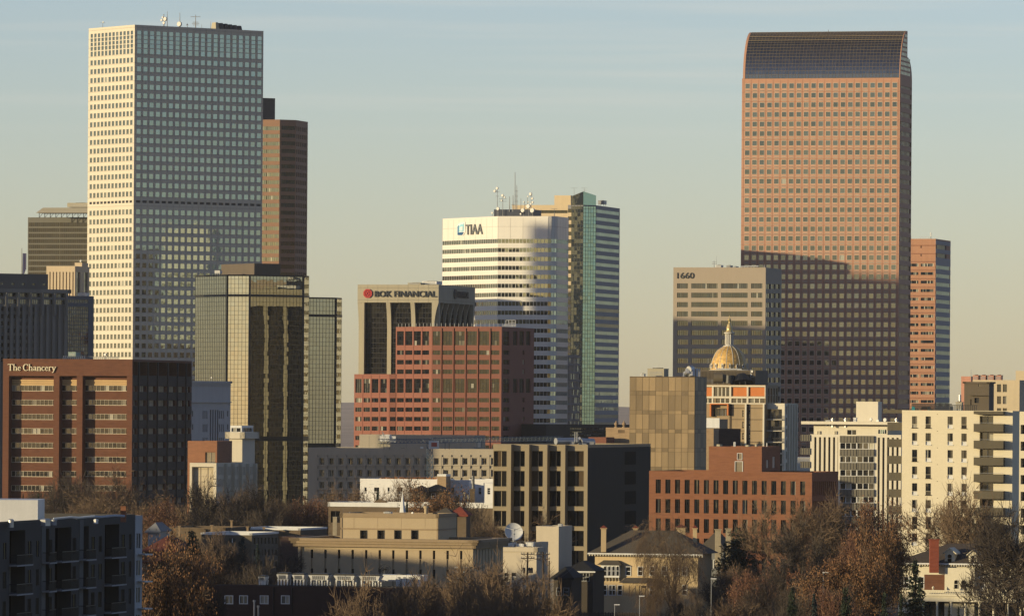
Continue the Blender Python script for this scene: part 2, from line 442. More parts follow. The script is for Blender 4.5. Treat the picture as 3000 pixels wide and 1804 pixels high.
# ================================================================ the big cream tower, left
fs = faces(260, 82, 2762, [(-54, 395), (36, 772)])
b = Bld('office_tower', 'tallest tower at left, cream sunlit side and blue-grey shaded side with small square windows', fs, 73.5, back=[fs[0].P + (fs[1].Q - fs[1].P)], wall=MATS['cream_granite'])
f0, f1 = b.f
zr = [f1.hit(396, 142.5 + 26.13 * k)[1] for k in range(38)]; wh = f1.hit(396, 142.5)[1] - f1.hit(396, 157)[1]
ztt = f1.hit(396, 90)[1]; ztb = f1.hit(396, 140)[1]
for fi, ua, ub, n, fx, gl in ((0, 264.5, 388.5, 12, .62, 'glass_cream'), (1, 401, 766, 20, .66, 'glass_sky')):
    f = b.f[fi]; a0 = f.hit(ua, 300)[0]; a1 = f.hit(ub, 300)[0]; p = (a1 - a0) / (n - 1 + fx)
    for i in range(n): b.hole(fi, a0 + p * i, a0 + p * (i + fx), ztb, ztt, gl=MATS[gl], fr=MATS['cream_granite'], nz=4, bar=.3, depth=.14)
    for k in range(38):
        for i in range(n):
            if k == 17: b.hole(fi, a0 + p * i - .1, a0 + p * (i + fx) + .1, zr[k] - wh * .5, zr[k], gl=DARK, depth=.5, name='louvre')
            else: b.hole(fi, a0 + p * i, a0 + p * (i + fx), zr[k] - wh, zr[k], gl=MATS[gl], depth=.12)
# vertical joints on the shaded face
for i in range(21):
    a0 = f1.hit(401, 300)[0]; a1 = f1.hit(766, 300)[0]; p = (a1 - a0) / 19.66; f1.box(b.trim, a0 + p * (i - .17) - .06, a0 + p * (i - .17) + .06, b.zb, b.zt - .4, .003, .12)
b.finish()
whip('antenna_mast', 301, 63, 80, 2760, 'small lone mast at the left end of the tallest tower roof', bars=((68, 1.2),), dishes=((2, 66, .8),))
whip('antenna_mast', 480, 42, 80, 2770, 'mast with a large white drum and dishes, leftmost of the trio on the tallest tower', dishes=((5, 57, 2.2), (-6, 60, 1.2), (1, 68, 1.5), (-3, 52, 1.)), r=.3)
whip('antenna_mast', 490, 34, 80, 2775, 'tall bare mast right beside the white drum on the tallest tower', r=.2)
whip('antenna_mast', 527, 38, 81, 2770, 'mast with one big grey dish low on it, on the tallest tower', dishes=((0, 72, 2.6),), r=.2)
whip('antenna_mast', 549, 68, 82, 2775, 'short mast with a sideways drum between the grey dish and the cross mast', dishes=((0, 74, .9),))
whip('antenna_mast', 573, 44, 83, 2770, 'cross-shaped lattice mast with two tiers of arms on the tallest tower', bars=((50, 2.2), (66, 1.3), (70, 1.6), (74, 1.3)), r=.25)
whip('antenna_mast', 591, 72, 84, 2770, 'short white whip antenna right of the cross-shaped mast')
whip('antenna_mast', 617, 64, 86, 2770, 'thin whip antenna left of the dark roof units on the tallest tower')
fsx = faces(633, 86, 2790, [(36, 714)])
t = thing('cooling_plant', (fsx[0].pt(0, 0)[0], fsx[0].pt(0, 0)[1], 200), 'row of dark hooded cooling units on the right of the tallest roof', 'cooling units')
for k in range(6):
    m = MB(); fx_ = fsx[0]; a = fx_.L * k / 6; w = fx_.L / 6 * .92; z = b.zt - .5; h = 5.5 - .2 * k
    m.hexa([fx_.pt(a, z, 0), fx_.pt(a + w, z, 0), fx_.pt(a + w, z, -5), fx_.pt(a, z, -5), fx_.pt(a + w * .2, z + h, -1), fx_.pt(a + w * .8, z + h, -1), fx_.pt(a + w * .8, z + h, -4), fx_.pt(a + w * .2, z + h, -4)])
    m.build('hood', MATS['steel_dark'] if k else MATS['beige_concrete'], t)
# ================================================================ brown octagonal tower behind it
fs = faces(700, 351, 3190, [(-15, 820), (30, 867), (75, 902)])
mat('brown_granite', (.28, .16, .1), .75, .05, .08, .04)
b = Bld('office_tower', 'brown faceted tower half hidden behind the tallest cream tower', fs, 351, wall=MATS['brown_granite'], back=octback(fs, 12, 30))
b.grid(0, (781, 371), (816, 810), 1, 20, 1.0, .5, gl=MATS['glass_olive'], nx=6, fr=MUL)
b.grid(0, (735, 371), (779, 810), 1, 20, 1.0, .5, gl=MATS['glass_olive'], nx=7, fr=MUL)
b.grid(1, (825, 369), (863, 810), 1, 20, 1.0, .5, gl=MATS['glass_umber'], nx=8, fr=MUL)
b.grid(2, (868.5, 371), (901, 812), 7, 20, .66, .58, gl=MATS['glass_sky'])
b.finish()
fs2 = faces(740, 287, 3210, [(30, 806)])
p = Bld('roof_penthouse', 'tall dark windowless block rising above the brown faceted tower', fs2, 289, depth=14, phib=30, wall=mat('dark_panel', (.055, .055, .055), .7), cat='roof block', zb=b.zt - .5)
p.finish()
# ================================================================ dark bronze tower, far left
fs = faces(82, 640, 2960, [(-15, 300)])
mat('bronze_panel', (.12, .115, .09), .5, .1, .1, .1)
b = Bld('office_tower', 'dark bronze glass slab tower with a sloping canopy roof at far left', fs, 637, depth=30, wall=MATS['bronze_panel'])
for k in range(14):
    for uu in ((83, 175), (175, 262)):
        b.win(0, uu[0] + .5, 652 + 16.2 * k, uu[1] - .5, 652 + 16.2 * k + 11.5, gl=MATS['glass_bronze'], nx=16, fr=MUL, bar=.15, depth=.2)
b.finish()
cb = thing('roof_canopy', (-210, 2950, b.zt), 'tan sloping canopy on thin struts above the bronze slab tower', 'roof canopy')
m = MB(); fc = faces(105, 622, 2945, [(-15, 300)])[0]; z0 = Bld.z_at(fc.P, 624); z1 = Bld.z_at(fc.P, 608)
m.hexa([fc.pt(0, z0, 0), fc.pt(fc.L, z0, 0), fc.pt(fc.L, z0, -14), fc.pt(0, z0, -14), fc.pt(2.5, z1, -3), fc.pt(fc.L, z1, -3), fc.pt(fc.L, z1, -14), fc.pt(2.5, z1, -14)])
m.build('canopy', MATS['beige_concrete'], cb)
m = MB()
for k in range(12):
    a = 1 + fc.L * k / 12; m.tube(fc.pt(a, b.zt - .5, -2), fc.pt(a, z0 + .2, -2), .2, n=4); m.tube(fc.pt(a, b.zt - .5, -2), fc.pt(a + 2, z0 + .2, -2), .12, n=4)
m.build('strut', DARK, cb)
unit('roof_plant', 197, 594, 262, 607, 2955, 8, MATS['beige_concrete'], 'long tan roof plant box on the canopy of the bronze slab tower', 'roof plant', legs=False)
# ================================================================ stone tower with upright slots
fs = faces(136, 780, 2610, [(-15, 220), (75, 262)])
mat('ribbed_stone', (.62, .5, .34), .85, .05, .1, .06)
b = Bld('office_tower', 'cream stone tower with tall narrow window slots, behind the dark ribbed block', fs, 780, wall=MATS['ribbed_stone'], depth=30)
b.grid(0, (145, 796.5), (215, 900), 8, 1, .33, 1, gl=MATS['glass_dark'], depth=1.0, nz=5, fr=MUL)
b.grid(1, (224, 796.5), (257, 900), 2, 1, .5, 1, gl=MATS['glass_dark'], depth=.6, nz=5, fr=MUL)
b.finish()
fs2 = faces(219, 781, 2622, [(-15, 240), (75, 258)])
p = Bld('roof_penthouse', 'cream stone roof block with a whip antenna, on the slotted stone tower', fs2, 770, depth=12, wall=MATS['ribbed_stone'], cat='roof block', zb=b.zt - .5); p.finish()
whip('antenna_mast', 237, 758, 772, 2625, 'small antenna on the cream roof block of the slotted stone tower', dishes=((0, 765, 1.),))
# ================================================================ dark ribbed block in shade, far left
mat('shade_concrete', (.23, .225, .21), .9, .12, .15, .12)
fs = faces(-60, 850, 2100, [(30, 200)])
b = Bld('office_block', 'dark grey concrete block with closely spaced vertical ribs at far left', fs, 849, depth=26, phib=30, wall=MATS['shade_concrete'], coping=.8, cop_h=1.2)
b.grid(0, (-50, 857), (190, 871), 7, 1, .72, 1, gl=MATS['glass_dark'], depth=.8, nx=3, fr=GREY)
b.grid(0, (-50, 875), (190, 892), 7, 1, .72, 1, gl=MATS['glass_blind'], depth=.4, nx=4, fr=GREY)
b.grid(0, (-52, 898), (196, 1060), 14, 8, .42, .55, gl=MATS['glass_dark'], depth=.6, nz=1, fr=GREY)
f = b.f[0]
for i in range(15):
    u = -57 + 17.6 * i; a = f.hit(u, 950)[0]; f.box(b.trim, a - .45, a + .45, b.zb, f.hit(u, 894)[1], .005, .9)
for i in range(8):
    u = -55 + 35.2 * i; a = f.hit(u, 870)[0]; f.box(b.trim, a - .3, a + .3, f.hit(u, 925)[1], b.zt - 1.3, .91, 1.6)
b.finish()
fs = faces(-60, 803, 2115, [(30, 141)])
p = Bld('roof_penthouse', 'wide plain dark roof block on the ribbed grey block at far left', fs, 804, depth=14, phib=30, wall=mat('dark_stucco', (.13, .13, .125), .9, .1), cat='roof block', zb=b.zt - .5)
p.grid(0, (2, 828), (135, 836), 5, 1, .3, 1, gl=MATS['glass_dark'], nx=2); p.finish()
fl = whip('flagpole', 64, 727, 806, 2125, 'white flagpole with a drooping flag at far left', cat='flagpole', r=.22)
m = MB(); c = at(64, 742, 2125)
for k in range(5): m.quad((c[0] + .3 + .25 * k, c[1], c[2] - 8 + .6 * k), (c[0] + .55 + .25 * k, c[1] + .15 * (-1) ** k, c[2] - 8 + .6 * k), (c[0] + .55 + .25 * k, c[1] + .15 * (-1) ** k, c[2]), (c[0] + .3 + .25 * k, c[1], c[2]), k % 2)
m.build('flag', [mat('flag_red', (.35, .05, .06), streak=0), mat('flag_blue', (.06, .08, .2), streak=0)], fl)
# ================================================================ slim blue-grey block
mat('blue_metal', (.1, .13, .17), .6, .08, .1, .08)
fs = faces(199, 868, 2380, [(30, 275)])
b = Bld('office_block', 'slim blue-grey glass block between the ribbed block and the tallest tower', fs, 868, depth=20, phib=30, wall=MATS['blue_metal'])
b.grid(0, (200, 877), (258, 888), 1, 1, 1, 1, gl=MATS['glass_dark'], nx=12, fr=MATS['blue_metal'], bar=.3)
b.grid(0, (200, 898), (258, 1060), 1, 5, 1, .95, gl=MATS['glass_dark'], nx=11, nz=3, fr=MATS['blue_metal'], bar=.22)
b.finish()
unit('roof_plant', 228, 857, 252, 868, 2385, 4, WHITE, 'pale roof machine on the slim blue-grey block', 'roof plant')
# ================================================================ mirror glass tower
fs = faces(573, 803, 2430, [(-60, 666), (-15, 732), (30, 889), (75, 905)])
b = Bld('glass_tower', 'faceted mirror glass tower with a black frame grid, in front of the tallest tower', fs, 804.5, wall=MUL, back=octback(fs, 14, 26))
zt = b.zt; zl = Bld.z_at(b.f[0].Q, 865)
for i in range(4):
    f = b.f[i]; v = Bld.z_at(f.P, 865 + i)
    b.curtain(i, zt - .05, -14, 1.46, 1.72, MATS['glass_mirror'], MUL, thick=((zl - .45, zl + .45), (24.0, 25.8)), bar=.09, tilt=.003)
for i in range(3):
    f = b.f[i]; m = MB(); m.tube((f.Q[0], f.Q[1] - .1, b.zb), (f.Q[0], f.Q[1] - .1, zt), .42, n=6); m.build('corner_post', MUL, b.root)
b.finish()
fs2 = faces(703, 800, 2445, [(-60, 745), (30, 822)])
p = Bld('roof_penthouse', 'dark roof block with one brown side on the mirror glass tower', fs2, 772, depth=16, phib=30, wall=mat('brown_panel', (.12, .095, .07), .8), cat='roof block', zb=zt - .5); p.finish()
unit('roof_plant', 629, 792, 644, 802, 2436, 3, WHITE, 'small pale roof machine at the left of the mirror glass tower roof', 'roof plant')
whip('antenna_mast', 752, 792, 806, 2438, 'small round dish below the dark block on the mirror glass tower', dishes=((0, 795, 1.1), (-8, 800, .6)))
fs = faces(880, 871, 2440, [(30, 984), (75, 1001)])
b = Bld('glass_tower', 'lower grey mirror glass wing at the right of the mirror tower', fs, 872, wall=MUL, back=octback(fs, 10, 16))
zl = Bld.z_at(b.f[0].Q, 925)
for i in range(2): b.curtain(i, b.zt - .05, 23, 1.46, 1.72, MATS['glass_mirror'], MUL, thick=((zl - .5, zl + .5),), bar=.11, tilt=.003)
m = MB(); m.tube((b.f[0].Q[0], b.f[0].Q[1] - .1, -16), (b.f[0].Q[0], b.f[0].Q[1] - .1, b.zt), .4, n=6); m.build('corner_post', MUL, b.root)
b.finish()
# ================================================================ bank building with flared ribs
fs = faces(1048, 835, 2352, [(-15, 1285), (75, 1392)])
b = Bld('bank_building', 'beige building with a flared crown, dark glass bays and a large bank sign', fs, 834, back=[fs[0].P + (fs[1].Q - fs[1].P)], wall=MATS['beige_concrete'])
f0, f1 = b.f; zc = f0.hit(1150, 886)[1]; z0 = b.zt
# crown stands 2.3 m proud of the bays: recess everything under it
RECESS = 2.3
core = MB(); glz = MB(); mul = MB()
nf = [Face(b.pts[i], b.pts[(i + 1) % 4]) for i in range(4)]
cen = b.c
inner = []
for i in range(4):
    a = nf[i - 1].shift(-RECESS); c_ = nf[i].shift(-RECESS)
    # corner of the two shifted lines
    P, d, Q, e = a.P, a.d, c_.P, c_.d; t = ((Q - P)[0] * e[1] - (Q - P)[1] * e[0]) / (d[0] * e[1] - d[1] * e[0]); inner.append(P + d * t)
glz_f = [Face(inner[i], inner[(i + 1) % 4]) for i in range(4)]
ribs = MB()
def rib(f, fo, a, w, zb_, steps=9):
    """upright rib that flares out to the crown; a = distance along the outer face"""
    prev = None
    for k in range(steps + 1):
        t = k / steps; z = zc - 13 * (1 - t); o = -RECESS + .55 + (RECESS - .5) * t ** 2.6
        cur = (z, o)
        if prev:
            m = ribs; m.hexa([f.pt(a, prev[0], prev[1]), f.pt(a + w, prev[0], prev[1]), f.pt(a + w, prev[0], -RECESS - .3), f.pt(a, prev[0], -RECESS - .3), f.pt(a, z, o), f.pt(a + w, z, o), f.pt(a + w, z, -RECESS - .3), f.pt(a, z, -RECESS - .3)])
        prev = cur
    f.box(ribs, a, a + w, b.zb, zc - 13, -RECESS - .3, -RECESS + .55)
for i, f in enumerate(nf):
    g = glz_f[i]; W = f.L
    n = 11 if i % 2 == 0 else 8
    na = int(g.L / 1.1)
    for k in range(na):
        for j in range(int((zc - b.zb) / 1.9)):
            q1 = zc - 1.9 * j; q0 = q1 - 1.9; t = random.uniform(-.01, .01)
            glz.quad(g.pt(g.L * k / na, q0, t), g.pt(g.L * (k + 1) / na, q0, -t), g.pt(g.L * (k + 1) / na, q1, t), g.pt(g.L * k / na, q1, t))
    for k in range(na + 1): g.box(mul, g.L * k / na - .05, g.L * k / na + .05, b.zb, zc, .02, .1)
    for j in range(int((zc - b.zb) / 1.9)): g.box(mul, 0, g.L, zc - 1.9 * j - .1, zc - 1.9 * j + .1, .02, .09)
    if i == 1:
        for k in range(8): rib(f, g, (W - .8) * k / 7, .8, 0)
    else:
        for a in ((0, .352 * W, .652 * W, W - 1.7) if i == 0 else [0, W - 1.7] + [W - 5.5 - 8 * k for k in range(20) if W - 5.5 - 8 * k > 3]): rib(f, g, a, 1.6, 0)
bb = MB(); bb.prism([tuple(p) for p in inner], b.zb, zc, 0)
for i in range(4): inner[i] = inner[i] + (cen - inner[i]).normalized() * .4
core.prism([tuple(p) for p in inner], b.zb, zc - .1, 0); core.build('core', MUL, b.root)
glz.build('glass_wall', MATS['glass_umber'], b.root); mul.build('mullion_grid', MUL, b.root); ribs.build('rib', MATS['beige_concrete'], b.root)
cr = MB(); cr.prism([tuple(p) for p in b.pts], zc, z0, 0); cr.build('crown', MATS['beige_concrete'], b.root)
seam = MB()
for i, f in enumerate(nf[:2]):
    for q in (.14, .82): f.box(seam, 0, f.L, zc + (z0 - zc) * q - .05, zc + (z0 - zc) * q + .05, -.02, .012)
    for k in range(1, 8): f.box(seam, f.L * k / 8 - .04, f.L * k / 8 + .04, zc, z0, -.02, .013)
seam.build('crown_joint', mat('joint_grey', (.2, .18, .15)), b.root)
sig = mat('sign_grey', (.03, .035, .04), .5, streak=0)
a0, a1, zz0, zz1 = b.rect(0, 1098, 852, 1279, 870)
mb, _ = text_part('BOK FINANCIAL', f0, a0, a1, zz0, zz1, sig, None, out=.5, ext=.2, bold=.01); mb.build('sign_lettering', sig, b.root)
def oct_logo(f, ac, zc_, r, sq=1.0):
    m = MB()
    def ring(r0, r1, o, n=8, rot=math.pi / 8):
        for k in range(n):
            t0 = rot + 2 * math.pi * k / n; t1 = rot + 2 * math.pi * (k + 1) / n
            m.hexa([f.pt(ac + r0 * sq * math.cos(t0), zc_ + r0 * math.sin(t0), .1), f.pt(ac + r1 * sq * math.cos(t0), zc_ + r1 * math.sin(t0), .1), f.pt(ac + r1 * sq * math.cos(t1), zc_ + r1 * math.sin(t1), .1), f.pt(ac + r0 * sq * math.cos(t1), zc_ + r0 * math.sin(t1), .1)] +
                   [f.pt(ac + r0 * sq * math.cos(t0), zc_ + r0 * math.sin(t0), o), f.pt(ac + r1 * sq * math.cos(t0), zc_ + r1 * math.sin(t0), o), f.pt(ac + r1 * sq * math.cos(t1), zc_ + r1 * math.sin(t1), o), f.pt(ac + r0 * sq * math.cos(t1), zc_ + r0 * math.sin(t1), o)])
    ring(r * .8, r, .5); ring(r * .58, r * .74, .5); ring(r * .22, r * .52, .5, 4, 0)
    return m
ac, zc_ = f0.hit(1078, 859.5); oct_logo(f0, ac, zc_, 1.8).build('sign_emblem', mat('sign_red', (.5, .03, .03), .5, streak=0), b.root)
ac, zc_ = f1.hit(1328, 861); oct_logo(f1, ac + 2, zc_, 2.0).build('sign_emblem', sig, b.root)
a0, a1, zz0, zz1 = b.rect(1, 1333, 854, 1371, 873)
mb, _ = text_part('BOK FINANCIAL', f1, a0, a1, zz0, zz1, sig, None, out=.5, ext=.2, bold=.008); mb.build('sign_lettering', sig, b.root)
rb = MB(); rb.poly([(p[0], p[1], z0 + .01) for p in b.pts]); rb.build('roof', MATS['roof_gravel'], b.root)
unit('roof_plant', 1236, 823, 1279, 834, 2375, 8, WHITE, 'pale roof plant with railings, right on the bank building', 'roof plant')
unit('roof_plant', 1195, 828, 1232, 834, 2372, 6, MATS['beige_concrete'], 'low tan roof plant, left one on the bank building', 'roof plant', legs=False)
# ================================================================ white banded tower with logo
mat('white_soft', (.78, .75, .68), .4, .03, .08, .03)
fs = faces(1297, 640, 2530, [(-60, 1459), (-15, 1606), (8, 1616), (32, 1625), (55, 1633), (75, 1666)])
b = Bld('office_tower', 'white banded tower with antennas on the roof and a blue logo sign', fs, 634, wall=MATS['white_soft'], back=octback(fs, 16, 30))
f0, f1 = b.f[:2]; zb0 = f0.hit(1458, 700)[1]; zp = f0.hit(1458, 700)[1] - f0.hit(1458, 726.2)[1]
NB = int((zb0 + 10) / zp)
for i, f in enumerate(b.f):
    gl = ('glass_cream', 'glass_olive', 'glass_olive', 'glass_sky', 'glass_sky', 'glass_sky')[i]
    for k in range(NB):
        z1 = zb0 - zp * k; b.hole(i, 0.02, f.L - .02, z1 - zp * .47, z1, gl=MATS[gl], fr=MATS['white_soft'], nx=max(1, round(f.L / 1.45)), bar=.14, depth=.18, name='window_band')
    for k in range(int(f.L / 4.3) + 1):
        a = min(f.L, f.L * k / max(1, int(f.L / 4.3))); f.box(b.trim, a - .04, a + .04, zb0, b.zt - .6, .003, .03)
    f.box(b.trim, 0, f.L, zb0 + 4.9, zb0 + 5.0, .004, .03)
b.trimmat = mat('joint_white', (.42, .4, .36)); b.finish(windows_max=95)
lg = [(1341, 691), (1341, 662), (1346, 654), (1364, 650), (1364, 680), (1357, 691)]
def fpoly(f, pts, mt, o0, o1, name, root):
    q = [f.hit(u, v) for u, v in pts]; c = MB(); n = len(q)
    c.v = [f.pt(a, z, o0) for a, z in q] + [f.pt(a, z, o1) for a, z in q]
    c.f = [tuple(range(n, 2 * n))[::1], tuple(reversed(range(n)))] + [(k, (k + 1) % n, n + (k + 1) % n, n + k) for k in range(n)]
    c.m = [0] * len(c.f); c.r = [.2] * len(c.f); return c.build(name, mt, root)
fpoly(f0, lg, mat('logo_white', (.85, .85, .83), streak=0), .05, .25, 'sign_emblem', b.root)
fpoly(f0, [(1347, 679), (1347, 663), (1350, 658), (1361, 655), (1361, 676), (1357, 679)], mat('logo_pale', (.35, .68, .8), .5, streak=0), .26, .4, 'sign_emblem', b.root)
fpoly(f0, [(1342.5, 688), (1342.5, 664), (1346, 660), (1346, 680)], mat('logo_mid', (.12, .3, .5), .5, streak=0), .26, .42, 'sign_emblem', b.root)
fpoly(f0, [(1343, 689), (1346.5, 681), (1361, 680), (1356, 689)], mat('logo_deep', (.02, .1, .25), .5, streak=0), .26, .44, 'sign_emblem', b.root)
fpoly(f0, [(1350, 676), (1350, 666), (1358, 664), (1358, 674), (1356, 676)], MATS['logo_white'], .41, .5, 'sign_emblem', b.root)
a0, a1, zz0, zz1 = b.rect(0, 1366, 657, 1416, 687)
mb, _ = text_part('TIAA', f0, a0, a1, zz0, zz1, None, None, out=.5, ext=.2, bold=.012); mb.build('sign_lettering', mat('sign_mid', (.16, .17, .18), .5, streak=0), b.root)
ZT = b.zt
fs2 = faces(1447, 634, 2548, [(-15, 1562)])
p = Bld('roof_penthouse', 'dark roof block among the antennas on the white banded tower', fs2, 614, depth=12, wall=mat('navy_panel', (.04, .05, .08), .6), cat='roof block', zb=ZT - .5); p.finish()
for (u, v0, v1, ds, bs, lab) in (
    (1457, 552, 634, ((0, 552, 1.3), (-7, 560, 1.3)), ((563, .9), (575, .7)), 'tall mast topped by two round white dishes, leftmost on the white tower'),
    (1473, 570, 634, ((0, 573, 1.3), (6, 578, .9), (-3, 588, .8)), ((583, 1.6), (590, 1.6)), 'frame mast with a white dish on top, second from the left on the white tower'),
    (1493, 576, 616, (), (), 'plain dark pole antenna left of the highest whip'),
    (1503, 572, 616, (), ((600, .6),), 'thin lattice whip just left of the highest whip'),
    (1509, 505, 634, (), (), 'highest whip antenna in the middle of the white tower roof'),
    (1514, 543, 616, (), ((560, .5), (575, .5), (590, .5)), 'dotted lattice whip just right of the highest whip'),
    (1526, 580, 616, (), (), 'short whip antenna midway between the two dish masts'),
    (1537, 590, 616, ((-2, 592, .7),), (), 'short mast with a small brown dish on the white tower'),
    (1545, 574, 634, ((2, 576, .7), (3, 592, .7)), ((600, 1.2),), 'slim mast with small drums beside the right dish mast'),
    (1556, 566, 634, ((-1, 569, 1.5), (4, 582, 1.1), (5, 593, 1.1), (0, 598, .9)), ((575, .7),), 'thick mast hung with dishes on both sides, rightmost tall mast'),
    (1585, 612, 634, (), (), 'dark post at the right end of the antenna field'),
    (1624, 611, 634, (), ((612, 1.2),), 'T-shaped dark post far right on the white tower')):
    whip('antenna_mast', u, v0, v1, 2546, lab, dishes=ds, bars=bs, r=.22 if 'highest' in lab or 'pole' in lab else .16)
for (u, v, r_, lab) in ((1443, 624, 1.0, 'small pink dish at the left edge of the white tower roof'), (1460, 612, 1.6, 'white dish cluster low on the left of the antenna field'), (1549, 605, 2.1, 'large white dish turned to the sun on the antenna field'), (1561, 617, 2.3, 'large grey dish tilted right on the antenna field'), (1533, 617, 2.0, 'large dark ring dish in front of the dark roof block'), (1526, 627, .9, 'small tan dish low in front of the dark roof block')):
    whip('satellite_dish', u, v - 2, 634, 2540, lab, cat='satellite dish', dishes=((0, v, r_),))
# ================================================================ striped tower with green glass edge
mat('cream_precast', (.66, .53, .34), .8, .04)
mat('violet_panel', (.25, .25, .27), .7, .05)
fs = faces(1500, 600, 3105, [(-15, 1668)])
b = Bld('office_tower', 'cream banded wing of the striped tower behind the white banded tower', fs, 601, depth=26, wall=MATS['cream_precast'])
for k in range(26): b.win(0, 1505, 616 + 22.3 * k, 1663, 625 + 22.3 * k, gl=MATS['glass_olive'], nx=40, fr=MUL, bar=.12)
b.finish(); striped = b
fs2 = faces(1624, 600, 3112, [(-15, 1672)])
p = Bld('roof_penthouse', 'cream roof block left of the green glass peak', fs2, 573, depth=14, wall=MATS['cream_precast'], cat='roof block', zb=b.zt - .5); p.finish()
fs = faces(1664, 601, 3095, [(-15, 1674.5), (-15, 1709), (30, 1746), (75, 1816)])
b = Bld('office_tower', 'tall tower with a pointed green glass edge and grey-violet striped side', fs, 601, depth=50, wall=MATS['violet_panel'])
zrow = b.f[1].hit(1709, 612)[1]; zp = b.f[1].hit(1709, 612)[1] - b.f[1].hit(1709, 634.3)[1]
for k in range(30):
    z = zrow - zp * k; b.hole(0, 0, b.f[0].L, z - zp * .5, z, gl=MATS['glass_olive'], nx=1, depth=.2)
    b.hole(3, .1, b.f[3].L - .1, z - zp * .45, z, gl=MATS['glass_sky'] if k not in (13, 14, 15) else MATS['glass_dark'], nx=22, fr=MATS['violet_panel'], bar=.2, depth=.2, name='window_band')
b.trimmat = MATS['cream_precast']
for k in range(30): b.f[0].box(b.trim, 0, b.f[0].L - .02, zrow - zp * (k + 1) + .02, zrow - zp * (k + .5) - .02, .003, .05)
pk = MB()
b.curtain(1, b.zt, b.zb, 1.5, zp / 2, MATS['glass_edge'], mat('olive_mullion', (.12, .12, .09)), bar=.14)
b.curtain(2, b.zt, b.zb, 1.5, zp / 2, MATS['glass_green'], mat('teal_mullion', (.05, .1, .1)), bar=.14)
f1, f2 = b.f[1], b.f[2]; zap = Bld.z_at(f1.Q, 561); za = Bld.z_at(f1.P, 575); zz = Bld.z_at(f2.Q, 573)
pk.v = [f1.pt(0, b.zt, .05), f1.pt(f1.L, b.zt, .05), f1.pt(f1.L, zap, .05), f1.pt(0, za, .05), f2.pt(f2.L, b.zt, .05), f2.pt(f2.L, zz, .05), f1.pt(0, b.zt, -9), f1.pt(0, za, -9), f1.pt(f1.L, b.zt, -9), f1.pt(f1.L, zap - 2, -9)]
pk.f = [(0, 1, 2, 3), (1, 4, 5, 2), (6, 0, 3, 7), (3, 2, 9, 7), (2, 5, 9), (4, 8, 9, 5), (8, 6, 7, 9)]; pk.m = [0, 1, 0, 2, 2, 1, 2]; pk.r = [.3] * 7
pk.build('peak', [MATS['glass_edge'], MATS['glass_green'], GREY], b.root); b.finish()
# lighter precast chequer strip
whip('antenna_mast', 1682, 551, 577, 3110, 'thin T-shaped mast left of the green glass peak', bars=((551, 1.6),), r=.12)
whip('antenna_mast', 1712, 551, 566, 3110, 'thin T-shaped mast on the green glass peak', bars=((551, 1.6), (558, 1.2)), r=.12)
unit('window_cleaning_crane', 1752, 587, 1770, 600, 3110, 5, GREY, 'grey roof machine on the striped side behind the green peak', 'roof crane')
# slim grid block between the white tower and the green edge
fs = faces(1655, 1040, 2640, [(30, 1700)])
b = Bld('office_block', 'slim pale gridded block squeezed between the white tower and green glass edge', fs, 1040, depth=16, phib=30, wall=mat('pale_frame', (.34, .36, .38), .6))
b.grid(0, (1658, 1048), (1698, 1250), 1, 9, 1, .72, gl=MATS['glass_sky'], nx=11, fr=WHITE, bar=.2); b.finish()
fs = faces(1600, 1243, 2300, [(30, 1846)])
b = Bld('office_block', 'low dark block at the foot of the striped tower', fs, 1244, depth=20, phib=30, wall=MATS['dark_panel'])
b.grid(0, (1670, 1253), (1840, 1286), 1, 4, 1, .5, gl=MATS['glass_dark'], nx=24, fr=MUL); b.finish()
# ================================================================ salmon stepped office
SAL = MATS['salmon_granite']
def salrows(b, fi, cols, rows, **kw):
    for (u0, u1) in cols:
        for (v0, v1, big) in rows: b.win(fi, u0, v0, u1, v1, gl=MATS[kw.get('gl', 'glass_tint_dark')], nx=kw.get('nx', 3), nz=3 if big else 1, fr=MUL, bar=.1, depth=.35)
rows_m = [(970, 1011, 1)] + [(1026 + 28 * k, 1039 + 28 * k, 0) for k in range(3)] + [(1109, 1150, 1)] + [(1165.5 + 27.6 * k, 1178 + 27.6 * k, 0) for k in range(9)]
fs = faces(1160, 957, 2318, [(-60, 1265), (-15, 1470), (75, 1565)])
b = Bld('office_block', 'taller salmon-red granite office block with deep vertical grooves', fs, 956.5, depth=54, wall=SAL)
salrows(b, 0, [(1163, 1183), (1187.5, 1208), (1212.6, 1233), (1237, 1257)], rows_m)
salrows(b, 1, [(1267.5, 1290.5), (1297.5, 1325.5), (1333, 1361), (1369, 1397), (1404.5, 1433), (1440, 1463)], rows_m)
salrows(b, 2, [(1474, 1492)], rows_m, nx=2)
for k in range(3):
    for (v0, v1) in ((970, 1011), (1109, 1150)): b.win(2, 1503 + 19 * k, v0, 1516 + 19 * k, v1, gl=MATS['glass_dark'], nx=4, fr=MUL)
for v0, v1, big in rows_m:
    if not big: b.win(2, 1531, v0, 1537, v1, gl=MATS['glass_blind'])
for u in (1294, 1329.3, 1365, 1400.7, 1436.8): b.win(1, u - 1.7, 960, u + 1.7, 1500, gl=None, depth=1.1)
f = b.f[1]
for u in (1294, 1329.3, 1365, 1400.7, 1436.8):
    a = f.hit(u, 1100)[0]; g = MB(); g.quad(f.pt(a - .5, b.zb, -1.1), f.pt(a + .5, b.zb, -1.1), f.pt(a + .5, b.zt, -1.1), f.pt(a - .5, b.zt, -1.1)); g.build('groove', MUL, b.root)
for fi, us in ((0, (1185.3, 1210.3, 1235.5)),):
    for u in us: b.slab(fi, u - .5, 958, u + .5, 1500, .06)
b.trimmat = mat('salmon_dark', (.14, .045, .035)); b.finish()
for k, u in enumerate((1193, 1216, 1340, 1380, 1420)): pass
rl = thing('roof_railing', at(1300, 956, 2320), 'thin white railing along the taller salmon roof edge', 'railing')
m = MB()
